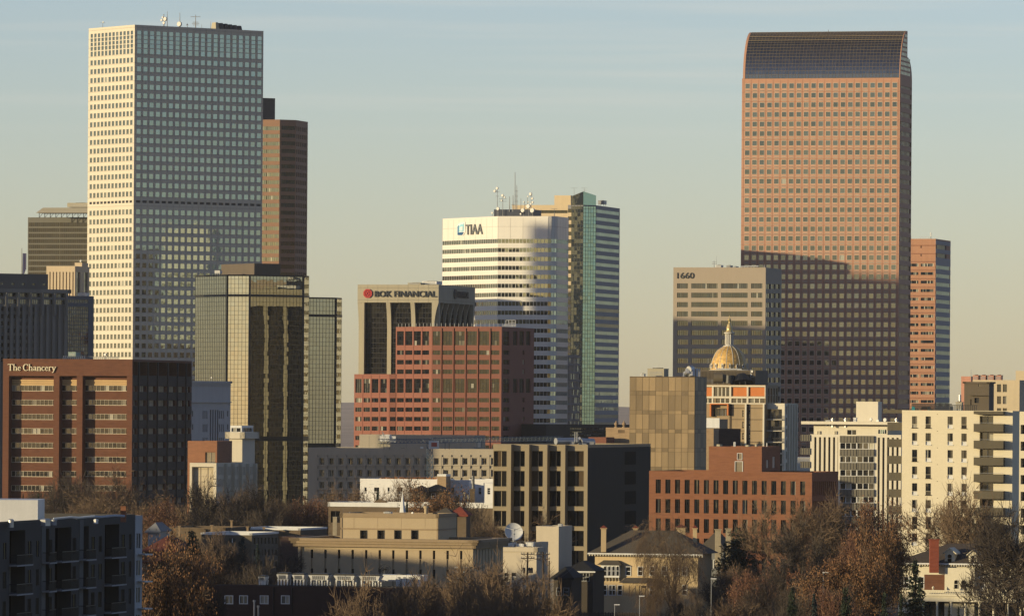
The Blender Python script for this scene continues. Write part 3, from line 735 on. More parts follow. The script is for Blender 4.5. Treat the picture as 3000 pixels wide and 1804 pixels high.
for f, cnt in ((b.f[0], 10), (b.f[1], 16)):
    s_ = f.shift(-1)
    for k in range(cnt + 1): m.tube(s_.pt(s_.L * k / cnt, b.zt - .5), s_.pt(s_.L * k / cnt, b.zt + 1.3), .09, n=4)
m.build('post', WHITE, rl)
fr = thing('sign_frame', at(1495, 957, 2330), 'open steel frame standing on the taller salmon roof, right end', 'steel frame')
m = MB()
for (u0, v0, u1, v1) in ((1482, 938, 1482, 957), (1510, 938, 1510, 957), (1482, 938, 1510, 938), (1488, 945, 1510, 945), (1490, 938, 1490, 950), (1500, 938, 1500, 957)): m.tube(at(u0, v0, 2330), at(u1, v1, 2330), .13, n=4)
for k in range(7): m.tube(at(1476 + 5 * k, 957, 2330), at(1479 + 5 * k, 949, 2330), .15, n=4)
m.build('frame', WHITE, fr)
fs = faces(1038, 1096, 2341.5, [(-60, 1140), (-15, 1160)])
b = Bld('office_block', 'lower salmon-red granite wing with four window bays, left of the taller block', fs, 1096, depth=24, wall=SAL)
rows_w = [(1109.5, 1150, 1)] + [(1165.5 + 27.6 * k, 1178 + 27.6 * k, 0) for k in range(9)]
salrows(b, 0, [(1041, 1059.5), (1065, 1084), (1089, 1108.5), (1114, 1133)], rows_w, gl='glass_dark')
salrows(b, 1, [(1142.5, 1158.5)], rows_w)
for u in (1062, 1086.5, 1111): b.slab(0, u - .5, 1098, u + .5, 1500, .06)
b.trimmat = MATS['salmon_dark']; b.finish()
# ================================================================ 1660 block
fs = faces(1973, 784, 2290, [(-15, 2243.5), (75, 2290)])
mat('taupe_precast', (.4, .335, .26), .85, .04, .1, .04)
b = Bld('office_block', 'beige precast block with the number 1660 and wide ribbon windows', fs, 784, back=[fs[0].P + (fs[1].Q - fs[1].P)], wall=MATS['taupe_precast'])
for (u0, u1, n) in ((1983.5, 2015.5, 5), (2025.5, 2103, 12), (2113, 2190.5, 12), (2200.5, 2233.5, 5)):
    for k in range(16): b.win(0, u0, 830 + 27.35 * k, u1, 845 + 27.35 * k, gl=MATS['glass_tint' if k else 'glass_dark'], nx=n, fr=MUL, bar=.1, depth=.5)
for (u0, u1) in ((2245.5, 2258), (2260, 2271.5), (2273.5, 2285)):
    for k in range(16): b.win(1, u0, 832 + 27.35 * k, u1, 846.5 + 27.35 * k, gl=MATS['glass_dark'], nx=2, fr=MUL, depth=.4)
a0, a1, zz0, zz1 = b.rect(0, 1984, 798.5, 2033.5, 816)
mb, _ = text_part('1660', b.f[0], a0, a1, zz0, zz1, None, None, out=.3, ext=.1, bold=.004)
mb.build('sign_lettering', MATS['sign_grey'], b.root)
b.finish(); ZT = b.zt
for (u0, v0, u1, v1, l) in ((2096, 776, 2112, 784, 'round-shouldered pale unit at the middle of the 1660 block roof'), (2128, 777, 2140, 784, 'small dark unit right of the middle on the 1660 block roof'), (2149, 780, 2157, 785, 'smallest low unit on the 1660 block roof')):
    unit('roof_plant', u0, v0, u1, v1, 2310, 4, WHITE if 'pale' in l else GREY, l, 'roof plant')
whip('antenna_mast', 2092, 763, 784, 2310, 'pale mast with short arms on the 1660 block roof', bars=((768, .8), (773, .8)), r=.15)
whip('antenna_mast', 2099, 751, 784, 2312, 'tallest thin whip on the 1660 block roof', r=.07)
whip('antenna_mast', 2240, 775, 785, 2300, 'stubby white post at the right corner of the 1660 block roof', r=.25)
m = MB(); rl = thing('roof_pipe', at(2195, 783, 2305), 'long low pale pipe rail on the 1660 block roof', 'pipe'); m.tube(at(2171, 781, 2305), at(2222, 779.5, 2305), .22, n=6)
for k in range(6): m.tube(at(2173 + 9 * k, 781, 2305), at(2173 + 9 * k, 786, 2305), .12, n=4)
m.build('pipe', WHITE, rl)
# ================================================================ gold dome
c = at(2136, 1083, 2160); S = 2160 / F
root = thing('domed_building', (c[0], c[1], gz(c[1])), 'state house with a ribbed golden dome and slender lantern spire', 'domed building')
GOLD = mat('gold_leaf', (.6, .37, .1), .55, .08, .6, .05, metal=.15, rnd=.2, spec=.5)
PALE = mat('pale_granite', (.6, .57, .5), .7, .05)
R_, = [55 * S]
prof = [(55, 0), (54.5, 6), (53.2, 14), (51.5, 22), (49, 30), (45.5, 39), (41, 48), (35, 56), (27.5, 62), (20.5, 66), (16.5, 69)]
m = MB(); nseg = 48; i0 = 0
for j in range(len(prof) - 1):
    for sub in range(2):
        (r0, z0), (r1, z1) = prof[j], prof[j + 1]
        ra = r0 + (r1 - r0) * sub / 2; rb_ = r0 + (r1 - r0) * (sub + 1) / 2; za = z0 + (z1 - z0) * sub / 2; zb_ = z0 + (z1 - z0) * (sub + 1) / 2
        for k in range(nseg):
            t0 = 2 * math.pi * k / nseg; t1 = 2 * math.pi * (k + 1) / nseg
            p = lambda r, t, z: (c[0] + r * S * math.cos(t), c[1] + r * S * math.sin(t), c[2] + z * S)
            m.quad(p(ra, t0, za), p(ra, t1, za), p(rb_, t1, zb_), p(rb_, t0, zb_))
m.build('dome', GOLD, root)
m = MB()
for k in range(16):
    t = 2 * math.pi * (k + .5) / 16
    for j in range(len(prof) - 1):
        (r0, z0), (r1, z1) = prof[j], prof[j + 1]
        m.tube((c[0] + r0 * S * math.cos(t), c[1] + r0 * S * math.sin(t), c[2] + z0 * S), (c[0] + r1 * S * math.cos(t), c[1] + r1 * S * math.sin(t), c[2] + z1 * S), .11, n=5)
m.build('dome_rib', PALE, root)
for k in range(16):
    t = 2 * math.pi * k / 16; r = 54.5 * S; m = MB(); x, y = c[0] + r * math.cos(t), c[1] + r * math.sin(t); z = c[2] + 4 * S
    e = Vector((math.cos(t), math.sin(t), 0)); s2 = Vector((-math.sin(t), math.cos(t), 0)); P = Vector((x, y, z))
    hw = 3 * S; hh = 11 * S
    m.hexa([P - s2 * hw + e * .35, P + s2 * hw + e * .35, P + s2 * hw - e * 1, P - s2 * hw - e * 1, P - s2 * hw + e * .35 + Vector((0, 0, hh)), P + s2 * hw + e * .35 + Vector((0, 0, hh)), P + s2 * hw - e * 1 + Vector((0, 0, hh)), P - s2 * hw - e * 1 + Vector((0, 0, hh))], 0)
    m.poly([P - s2 * hw * 1.2 + e * .5 + Vector((0, 0, hh)), P + s2 * hw * 1.2 + e * .5 + Vector((0, 0, hh)), P + e * .5 + Vector((0, 0, hh * 1.4))], 0)
    m.quad(P - s2 * hw * .55 + e * .37 + Vector((0, 0, .4)), P + s2 * hw * .55 + e * .37 + Vector((0, 0, .4)), P + s2 * hw * .55 + e * .37 + Vector((0, 0, hh * .9)), P - s2 * hw * .55 + e * .37 + Vector((0, 0, hh * .9)), 1)
    m.build('dormer', [PALE, MUL], root)
# drum below
m = MB(); m.lathe(c, [(54 * S, -34), (54 * S, -12), (58 * S, -11.5), (58 * S, -10), (56 * S, -9.5), (56 * S, -1), (59 * S, -.6), (59 * S, 0), (55.5 * S, .01)], 32); m.build('drum', PALE, root)
m = MB()
for k in range(24):
    t = 2 * math.pi * k / 24; m.tube((c[0] + 58 * S * math.cos(t), c[1] + 58 * S * math.sin(t), c[2] - 9.5), (c[0] + 58 * S * math.cos(t), c[1] + 58 * S * math.sin(t), c[2] - .7), .4, n=6)
m.build('colonnade', PALE, root)
m = MB(); m.box(c[0] - 42, c[0] + 42, c[1] - 14, c[1] + 14, -12, c[2] - 30); m.box(c[0] - 16, c[0] + 16, c[1] - 34, c[1] + 34, -12, c[2] - 31); m.build('main_block', PALE, root)
# lantern
L0 = 69
m = MB(); m.lathe(c, [(15 * S, (L0 - 2) * S), (17 * S, L0 * S), (17 * S, (L0 + 2) * S), (11 * S, (L0 + 3) * S), (11 * S, (L0 + 5) * S), (7 * S, (L0 + 6) * S), (7 * S, (L0 + 34) * S), (12 * S, (L0 + 35) * S), (16 * S, (L0 + 38) * S), (16 * S, (L0 + 40) * S), (12.5 * S, (L0 + 41) * S)], 20)
m.build('lantern', PALE, root)
for k in range(10):
    t = 2 * math.pi * k / 10; m = MB(); r = 11 * S; m.tube((c[0] + r * math.cos(t), c[1] + r * math.sin(t), c[2] + (L0 + 5) * S), (c[0] + r * math.cos(t), c[1] + r * math.sin(t), c[2] + (L0 + 35) * S), .2, n=6); m.build('column', PALE, root)
m = MB(); m.lathe(c, [(12 * S, (L0 + 41) * S), (10 * S, (L0 + 44) * S), (8.5 * S, (L0 + 48) * S), (8.5 * S, (L0 + 52) * S), (9.5 * S, (L0 + 53) * S), (8 * S, (L0 + 57) * S), (6 * S, (L0 + 63) * S), (2.6 * S, (L0 + 68) * S), (1.8 * S, (L0 + 73) * S)], 16)
m.build('cupola', mat('gilt_pale', (.6, .47, .22), .4, .1, metal=.4), root)
m = MB(); m.lathe(c, [(1.5 * S, (L0 + 72) * S), (4 * S, (L0 + 74) * S), (5 * S, (L0 + 77) * S), (4 * S, (L0 + 80) * S), (1.5 * S, (L0 + 82) * S), (.6 * S, (L0 + 90) * S)], 12)
m.build('finial', MATS['gilt_pale'], root)
# ================================================================ curved-top tower
fs = faces(2174, 232, 2560, [(-15, 2637), (75, 2672)])
f0, f1 = fs
zt = Bld.z_at(f0.Q, 228); ztop = Bld.z_at(f0.Q, 93) + 1
root = thing('curved_tower', tuple((f0.pt(f0.L / 2, 0, -12)[0], f0.pt(f0.L / 2, 0, -12)[1], -12)), 'pink granite tower whose dark glass top curves back like a till', 'skyscraper')
PG = MATS['pink_granite']; glass('glass_granite', (.62, .63, .52), .19, rnd=.5, pb=.04)
class Q: pass
b = Bld('curved_tower_body', 'x', fs, 228, back=[f0.P + (f1.Q - f1.P)], wall=PG); bpy.data.objects.remove(b.root); b.root = root; b.zt = zt
DEP = f1.L; CV = DEP * .56
wa = [f0.hit(2182.5 + 21.42 * i, 480) for i in range(21)]; wp = wa[1][0] - wa[0][0]; a_0 = wa[0][0]
z_0 = f0.hit(2400, 244.5)[1]; zp = f0.hit(2400, 244.5)[1] - f0.hit(2400, 272.45)[1]
BRD = mat('pale_frame_metal', (.62, .52, .4), .5)
slot = MB(); fine = MB()
for k in range(39):
    z = z_0 - zp * k
    for i in range(21):
        a = a_0 + wp * i
        b.hole(0, a, a + wp * .6, z - zp * .5, z, gl=MATS['glass_granite'], fr=BRD, depth=.12, border=.13)
        for (q0, q1) in ((.66, .71), (.79, .84)): f0.box(fine, a - .1, a + wp * .6 + .1, z - zp * q1, z - zp * q0, .003, .06)
        f0.box(slot, a, a + wp * .6, z - zp * .78, z - zp * .72, .003, .03)
    f0.box(slot, 0, f0.L, z - zp * .9, z - zp * .88, .003, .02)
for i in range(22):
    a = a_0 + wp * i - wp * .2; f0.box(slot, a - .04, a + .04, b.zb, zt - .5, .004, .02)
slot.build('joint', mat('granite_dark', (.12, .05, .04)), root); fine.build('spandrel_trim', BRD, root)
npan = 8
for k in range(39):
    z = z_0 - zp * k
    b.hole(1, .6, f1.L - .5, z - zp * .5, z, gl=MATS['glass_dark'], fr=PG, nx=9, bar=.9, depth=.3, name='window_band')
for h in list(b.holes[1]): pass
b.wins = b.wins
# curved glass vault: quarter ellipse from the wall head back to the ridge
H = ztop - zt; NS = 26; NA = 46; g = MB(); gr = MB(); L0_ = 1.3; L1_ = f0.L - .3
def cv(t): return (-CV * (1 - math.cos(t)), zt + H * math.sin(t))
prof = [cv(math.pi / 2 * k / 20) for k in range(21)]
for k in range(20):
    for i in range(NA):
        a0 = L0_ + (L1_ - L0_) * i / NA; a1 = L0_ + (L1_ - L0_) * (i + 1) / NA; (o0, z0), (o1, z1) = prof[k], prof[k + 1]
        g.quad(f0.pt(a0, z0, o0), f0.pt(a1, z0, o0), f0.pt(a1, z1, o1), f0.pt(a0, z1, o1))
for i in range(NA + 1):
    a0 = L0_ + (L1_ - L0_) * i / NA
    for k in range(20): (o0, z0), (o1, z1) = prof[k], prof[k + 1]; gr.tube(f0.pt(a0, z0, o0 + .03), f0.pt(a0, z1, o1 + .03), .09, n=4, cap=False)
for k in range(21):
    o0, z0 = prof[k]; gr.tube(f0.pt(L0_, z0, o0 + .03), f0.pt(L1_, z0, o0 + .03), .08 if k not in (12, 14) else .2, n=4)
g.build('glass_vault', glass('glass_vault', (.42, .38, .33), .34, .05, wav=.01, rnd=.15, pb=0), root); gr.build('vault_grid', mat('bronze_bar', (.17, .13, .08), .6), root)
e = MB()
for a0, a1 in ((L0_ - .9, L0_), (L1_, f0.L)):
    for k in range(20):
        (o0, z0), (o1, z1) = prof[k], prof[k + 1]
        e.hexa([f0.pt(a0, z0, o0 + .2), f0.pt(a1, z0, o0 + .2), f0.pt(a1, z0, o0 - 1), f0.pt(a0, z0, o0 - 1), f0.pt(a0, z1, o1 + .2), f0.pt(a1, z1, o1 + .2), f0.pt(a1, z1, o1 - 1), f0.pt(a0, z1, o1 - 1)])
e.build('vault_edge', PG, root)
# gable end walls: filled profile incl. the lower rear shoulder
zs = Bld.z_at(f1.Q, 240); zsh = Bld.z_at(f1.Q, 172)
pr = [(-.02, zt)] + prof[1:] + [(-CV - 1.0, ztop), (-CV - 1.0, zsh)]
for k in range(1, 9):
    t = math.pi / 2 * k / 8; pr.append((-CV - 1 - (DEP - CV - 1) * math.sin(t), zsh - (zsh - zs) * (1 - math.cos(t))))
pr.append((-DEP, zt - 3)); 
if zs < zt: pass
ew = MB()
for a, fl_ in ((f0.L - .01, 0), (.9, 1)):
    pts = [f0.pt(a, z, o) for o, z in pr] + [f0.pt(a, zt - 3, 0)]
    ew.poly(pts if not fl_ else pts[::-1])
nn = len(pr)
for k in range(20, nn - 1):
    (o0, z0), (o1, z1) = pr[k], pr[k + 1]; ew.quad(f0.pt(.9, z0, o0), f0.pt(f0.L - .01, z0, o0), f0.pt(f0.L - .01, z1, o1), f0.pt(.9, z1, o1))
ew.build('gable_wall', PG, root)
gw = MB()
for k in range(9):
    z = zt + 1.5 + k * zp * .5
    om = CV * (1 - math.cos(math.asin(min(1, (z + 1.2 - zt) / H)))) + .8
    for j in range(8):
        d0 = om + (DEP * .97 - om) * j / 8; d1 = om + (DEP * .97 - om) * (j + .6) / 8
        if z + 1.3 > zsh and d1 > CV + .5: continue
        if d1 > CV + 1 + (DEP - CV - 1) * .8 and z > zs - 1: continue
        gw.quad(f0.pt(f0.L + .05, z, -d0), f0.pt(f0.L + .05, z, -d1), f0.pt(f0.L + .05, z + 1.2, -d1), f0.pt(f0.L + .05, z + 1.2, -d0))
gw.build('gable_window', MATS['glass_dark'], root)
b.finish(roofz=zt - .1, windows_max=98)
whip('antenna_mast', 2427, 88, 96, 2580, 'tiny mast at the middle of the curved tower ridge', r=.2)
# ================================================================ narrow pink tower, far right
fs = faces(2640, 700, 2880, [(-15, 2741), (75, 2776)])
mat('pink_panel', (.46, .24, .145), .8, .04); mat('grey_panel_light', (.36, .34, .34), .8, .05)
fs2 = faces(2640, 762, 2872, [(-15, 2741), (75, 2784.5)])
b = Bld('office_tower', 'narrow pink banded tower behind the curved tower, with a grey side', fs2, 700, depth=44, wall=MATS['pink_panel'])
for k in range(19):
    v = 772 + 24.95 * k
    b.win(0, 2667, v, 2690.5, v + 8.6, gl=MATS['glass_blind'], nx=6, fr=MUL, depth=.3); b.win(0, 2697.5, v, 2735, v + 8.6, gl=MATS['glass_blind'], nx=9, fr=MUL, depth=.3)
for k in range(17):
    v = 793 + 24.95 * k; b.win(1, 2744, v - 14, 2782, v - 3, gl=MATS['glass_sky'], nx=12, fr=MATS['grey_panel_light'], bar=.5, depth=.12)
for k in range(20): b.slab(0, 2650, 765.5 + 24.95 * k, 2740.8, 767.5 + 24.95 * k, .12)
for v in (718, 742): b.slab(0, 2669, v, 2740.8, v + 2, .12)
b.win(0, 2697, 720, 2700, 727, gl=MUL); b.win(0, 2697, 744, 2700, 751, gl=MUL)
b.win(1, 2744, 718, 2773, 731, gl=MATS['glass_dark'], nx=10, fr=MATS['grey_panel_light'], bar=.5); b.win(1, 2744, 743, 2773, 756, gl=MATS['glass_dark'], nx=10, fr=MATS['grey_panel_light'], bar=.5)
b.trimmat = mat('pink_dark', (.25, .11, .07))
sk = MB(); f = b.f[1]; hz_ = sorted({(h[2], h[3]) for h in b.holes[1]}); pz = b.zb
for (q0, q1) in hz_ + [(b.zt - .6, 0)]:
    if q0 > pz: f.box(sk, 0, f.L, pz, q0, .003, .06)
    pz = q1
sk.build('side_cladding', MATS['grey_panel_light'], b.root); b.finish()
# shaded flank keeps its own grey cladding
whip('antenna_mast', 2727, 681, 701, 2890, 'mast with dishes on the narrow pink tower', dishes=((0, 684, .8), (1, 690, .8)), r=.2)
whip('antenna_mast', 2669, 690, 701, 2885, 'thin whip at the left edge of the narrow pink tower roof', r=.1)
rl = thing('roof_railing', at(2705, 699, 2885), 'thin white rail on the narrow pink tower roof', 'railing'); m = MB(); m.tube(at(2695, 695, 2885), at(2722, 695, 2885), .12, n=4)
for k in range(5): m.tube(at(2695 + 6.5 * k, 695, 2885), at(2695 + 6.5 * k, 702, 2885), .1, n=4)
m.build('rail', WHITE, rl)
mat('slot_black', (.006, .006, .006), .9, spec=.05); glass('glass_night', (.6, .6, .55), .06, rnd=.8, pb=.1)
# ================================================================ red brick office with big white lettering
fs = faces(9, 1053, 1668, [(-15, 388), (75, 562)])
b = Bld('office_block', 'red brick office with white lettering, recessed window bays and a dark finned side', fs, 1053, back=[fs[0].P + (fs[1].Q - fs[1].P)], wall=MATS['brick_red'])
f0, f1 = b.f; DPT = 2.5
CHW = mat('window_bar_white', (.75, .66, .5), .5, streak=0)
yel = MB(); wf = f0.shift(-DPT)
for bi, (u0, u1, us) in enumerate(((24.3, 155.3, 35), (172, 223, 181), (240, 369.5, 246))):
    a0, a1, z0, z1 = b.rect(0, u0, 1101, u1, 1700); b.hole(0, a0, a1, z0, z1, depth=DPT)
    sub = MB(); rows = []
    s0 = wf.hit(us, 1200)[0]; s1 = a1
    zr = []
    for k in range(11):
        zt_ = wf.hit((u0 + u1) / 2, 1129 + 41.75 * k)[1]; zb_ = wf.hit((u0 + u1) / 2, 1144.5 + 41.75 * k)[1]; zr.append((zb_, zt_))
    # brick spandrels between the window rows, behind the piers
    edges = [z1] + [q for zb_, zt_ in zr for q in (zt_, zb_)] + [z0]
    for k in range(0, len(edges) - 1, 2): sub.quad(wf.pt(a0, edges[k + 1]), wf.pt(a1, edges[k + 1]), wf.pt(a1, edges[k]), wf.pt(a0, edges[k]))
    sub.build('spandrel', MATS['brick_red'], b.root)
    y0, y1 = wf.hit(100, 1111)[1], zr[0][1]
    for q in range(3): wf.box(yel, s0, a1, y0 + (y1 - y0) * (q / 3 + .03), y0 + (y1 - y0) * ((q + 1) / 3 - .03), .02, .25 if q != 1 else .12)
    for (zb_, zt_) in zr:
        n = max(2, round((s1 - s0) / 1.2)); g = MB(); wf.box(g, a0, s0, zb_, zt_, -.2, .02, 2)
        for i in range(n):
            g.quad(wf.pt(s0 + (s1 - s0) * i / n, zb_, -.15), wf.pt(s0 + (s1 - s0) * (i + 1) / n, zb_, -.15), wf.pt(s0 + (s1 - s0) * (i + 1) / n, zt_, -.15), wf.pt(s0 + (s1 - s0) * i / n, zt_, -.15), 0)
            a = s0 + (s1 - s0) * i / n; wf.box(g, a - .025, a + .025, zb_, zt_, -.14, .03, 1)
        wf.box(g, s0, s1, zb_ - .08, zb_ + .03, .003, .06, 1); wf.box(g, s0, s1, zt_ - .03, zt_ + .03, .003, .04, 1)
        g.build('window', [MATS['glass_night'], CHW, MATS['brick_red']], b.root)
yel.build('yellow_panel', mat('ochre_panel', (.62, .42, .2), .7, .03, joints=.8), b.root)
a0, a1, zz0, zz1 = b.rect(0, 24, 1066.5, 165.5, 1090.5)
LET = mat('sign_cream', (.85, .76, .55), .5, streak=0)
# serif lettering: stroke-built glyphs, stems with feet
def glyphs(txt, f, a0, a1, zbase, H, mt, root, out=.45):
    G = {'T': (.72, [((.36, 0), (.36, .98), .13), ((.02, .98), (.70, .98), .07), ((.03, .86), (.03, .99), .05), ((.69, .86), (.69, .99), .05), ((.22, .02), (.50, .02), .05)]),
         'h': (.62, [((.14, 0), (.14, 1.0), .11), ((.48, 0), (.48, .42), .11), ((.14, .5), (.30, .6), .07), ((.30, .6), (.42, .58), .09), ((.42, .58), (.48, .4), .1), ((.03, .02), (.25, .02), .05), ((.37, .02), (.59, .02), .05), ((.05, .98), (.16, .98), .05)]),
         'e': (.5, [((.08, .3), (.14, .52), .1), ((.14, .52), (.27, .61), .07), ((.27, .61), (.39, .52), .08), ((.39, .52), (.42, .37), .08), ((.1, .36), (.44, .36), .05), ((.08, .3), (.12, .12), .11), ((.12, .12), (.25, .02), .09), ((.25, .02), (.43, .12), .06)]),
         'C': (.78, [((.68, .98), (.70, .72), .05), ((.68, .86), (.5, .98), .07), ((.5, .98), (.3, .96), .07), ((.3, .96), (.14, .8), .11), ((.14, .8), (.08, .5), .14), ((.08, .5), (.14, .2), .13), ((.14, .2), (.3, .03), .1), ((.3, .03), (.52, .02), .07), ((.52, .02), (.72, .16), .06)]),
         'a': (.52, [((.08, .5), (.16, .6), .08), ((.16, .6), (.3, .6), .07), ((.3, .6), (.37, .48), .1), ((.37, .48), (.37, .08), .11), ((.37, .08), (.49, .03), .06), ((.37, .38), (.16, .3), .06), ((.16, .3), (.08, .17), .1), ((.08, .17), (.16, .03), .09), ((.16, .03), (.37, .12), .06)]),
         'n': (.62, [((.14, 0), (.14, .6), .11), ((.48, 0), (.48, .42), .11), ((.14, .5), (.30, .6), .07), ((.30, .6), (.42, .58), .09), ((.42, .58), (.48, .4), .1), ((.03, .02), (.25, .02), .05), ((.37, .02), (.59, .02), .05), ((.03, .59), (.14, .59), .05)]),
         'c': (.48, [((.42, .5), (.38, .58), .08), ((.38, .58), (.24, .61), .06), ((.24, .61), (.12, .52), .08), ((.12, .52), (.07, .32), .11), ((.07, .32), (.12, .12), .11), ((.12, .12), (.25, .02), .09), ((.25, .02), (.43, .1), .06)]),
         'r': (.46, [((.14, 0), (.14, .6), .11), ((.14, .46), (.26, .6), .07), ((.26, .6), (.4, .58), .1), ((.03, .02), (.27, .02), .05), ((.03, .59), (.14, .59), .05)]),
         'y': (.58, [((.1, .6), (.3, .05), .11), ((.5, .6), (.3, .05), .07), ((.3, .05), (.2, -.2), .07), ((.2, -.2), (.06, -.26), .09), ((.0, .6), (.22, .6), .05), ((.4, .6), (.58, .6), .05)]), ' ': (.24, [])}
    W = sum(G[c][0] for c in txt); k = (a1 - a0) / W; x = a0
    for c in txt:
        m = MB()
        for (p, q, w) in G[c][1]:
            p = Vector(p); q = Vector(q); d = (q - p).normalized(); w2 = Vector((-d[1], d[0])) * w / 2
            p = p - d * .02; q = q + d * .02
            cs = [p + w2, p - w2, q - w2, q + w2]
            P = [(x + v[0] * k, zbase + v[1] * H) for v in cs]
            m.hexa([f.pt(a, z, .1) for a, z in P] + [f.pt(a, z, out) for a, z in P])
        if m.f: m.build('sign_letter', mt, root)
        x += G[c][0] * k
glyphs('The Chancery', f0, a0, a1, f0.hit(95, 1085.5)[1], f0.hit(95, 1066.5)[1] - f0.hit(95, 1085.5)[1], LET, b.root)
FIN = mat('brick_side_shade', (.05, .04, .036), .9, .06, brick=.3)  # brick of the shaded side darkened, its shade put into the colour
# shaded side: tall attic openings, fins, window rows
fin = MB(); us = [405, 431.5, 460, 490, 518, 543.5]
a_s = [f1.hit(u, 1150)[0] for u in us]
zA, zB = f1.hit(450, 1060)[1], f1.hit(450, 1100)[1]
bay = list(zip([0.6] + [a + .5 for a in a_s], [a - .5 for a in a_s] + [f1.L - .6]))
for (p, q) in bay:
    b.hole(1, p, q, zB, zA, gl=MATS['dark_stucco'], depth=3.2, name='attic_opening')
    for k in range(9):
        zt_ = f1.hit(450, 1131 + 41 * k)[1]; zb_ = f1.hit(450, 1148 + 41 * k)[1]
        b.hole(1, p + .8, q - .8, zb_, zt_, gl=MATS['glass_dark'] if k > 3 else MATS['glass_blind'], fr=MATS['window_bar_white'], nx=max(1, round((q - p) / 1.1)), bar=.12, depth=.6)
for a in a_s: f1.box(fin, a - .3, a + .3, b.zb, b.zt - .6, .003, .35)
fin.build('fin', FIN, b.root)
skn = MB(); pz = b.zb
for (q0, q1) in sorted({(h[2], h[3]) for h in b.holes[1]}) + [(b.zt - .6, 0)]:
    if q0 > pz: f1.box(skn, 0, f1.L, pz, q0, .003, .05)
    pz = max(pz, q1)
skn.build('side_shade_skin', FIN, b.root)
b.finish()
rr = thing('roof_frame', at(220, 1053, 1690), 'low slatted steel frame on the lettered brick office roof', 'roof frame'); m = MB()
for k in range(12): m.tube(at(184 + 5.6 * k, 1052, 1680), at(187 + 5.6 * k, 1043, 1690), .1, n=4)
m.tube(at(184, 1043, 1690), at(350, 1046, 1690), .1, n=4); m.tube(at(184, 1049, 1680), at(350, 1050, 1690), .08, n=4)
for k in range(18): m.tube(at(250 + 5.6 * k, 1053, 1690), at(250 + 5.6 * k, 1046, 1690), .07, n=4)
m.build('frame', GREY, rr)
whip('satellite_dish', 309, 1036, 1053, 1685, 'small white dish on the lettered brick office roof', cat='satellite dish', dishes=((0, 1039, .9),))
unit('roof_plant', 200, 1030, 222, 1045, 1692, 4, mat('green_metal', (.22, .3, .27), .6), 'small green roof cabin with a lamp on the lettered brick office', 'roof plant', legs=False)
# ================================================================ pale classical block in shade
mat('pale_blue_stone', (.46, .47, .48), .9, .05)
fs = faces(552, 1117, 1850, [(30, 676)])
b = Bld('office_block', 'pale bluish classical stone block in shade, right of the brick office', fs, 1117, depth=20, phib=30, wall=MATS['pale_blue_stone'], coping=.35, cop_h=.6)
b.slab(0, 552, 1176, 676.5, 1179, .5); b.slab(0, 552, 1126, 676, 1128, .3)
for u in (594, 599.5, 605, 642, 647.5, 653): 
    for v in (1203, 1242, 1281): b.win(0, u, v, u + 2.6, v + 23, gl=MATS['glass_dark'], depth=.5)
for u in (615, 622, 629, 636): b.win(0, u, 1200, u + 3.5, 1320, gl=MATS['glass_dark'], depth=1.2, nz=5)
for u in (563, 666): 
    for v in (1203, 1242): b.win(0, u, v, u + 3, v + 16, gl=MATS['glass_dark'], depth=.4)
b.finish()
whip('antenna_mast', 620, 1102, 1118, 1855, 'thin mast with small gear on the pale classical block', dishes=((0, 1106, .5),), bars=((1108, .5),))
# ================================================================ brick block over white stone podium
fs = faces(550, 1291, 1560, [(-15, 636), (75, 680)])
b = Bld('office_block', 'plain brown brick upper block with a louvred door above the white fluted building', fs, 1292, depth=26, wall=mat('brick_rust', (.3, .14, .075), .9, .06, brick=.35))
b.win(0, 601, 1324, 631, 1355, gl=mat('louvre_tan', (.25, .2, .13), .7, joints=.6), fr=MATS['beige_concrete'], nx=2, name='louvre')
b.finish()
fs = faces(556, 1356, 1540, [(-15, 634), (75, 743)])
b = Bld('office_block', 'white stone building with one blank sunlit wall and a fluted shaded side', fs, 1356.5, depth=40, back=[fs[0].P + (fs[1].Q - fs[1].P)], wall=mat('white_stone', (.66, .6, .47), .85, .05, .12, .05))
a0, a1, z0, z1 = b.rect(0, 561, 1367, 624.5, 1700); b.hole(0, a0, a1, z0, z1, gl=mat('stone_panel', (.56, .48, .34), .85, .05, joints=3.2), depth=1.2, nx=3, nz=12, fr=mat('joint_stone', (.4, .33, .24)), bar=.1, name='wall_panel')
for k in range(5):
    u0 = 637 + 21.3 * k
    for j in range(4):
        for i in range(4): b.win(1, u0 + 2.8 + 4 * i, 1367 + 36 * j, u0 + 4.6 + 4 * i, 1391 + 36 * j, gl=MATS['glass_dark'], depth=.5)
    b.slab(1, u0 + 19, 1357, u0 + 20.8, 1700, .9)
b.finish()
fs = faces(672, 1268, 1600, [(-15, 710), (75, 747)])
b = Bld('office_block', 'pale stair tower with an overhanging flat cap beside the mirror glass tower', fs, 1266, depth=14, wall=MATS['white_stone'], coping=.9, cop_h=1.6, back=[fs[0].P + (fs[1].Q - fs[1].P)])
b.finish()
fs = faces(675, 1247, 1606, [(-15, 708), (75, 742)])
p = Bld('roof_penthouse', 'glazed pale lantern room on the stair tower beside the mirror glass tower', fs, 1247, depth=8, wall=WHITE, cat='roof block', zb=b.zt - .2, back=[fs[0].P + (fs[1].Q - fs[1].P)])
p.win(0, 678, 1251, 705, 1264, gl=MATS['glass_dark'], nx=2, fr=WHITE); p.win(1, 711, 1251, 740, 1264, gl=MATS['glass_dark'], nx=3, fr=GREY); p.finish()
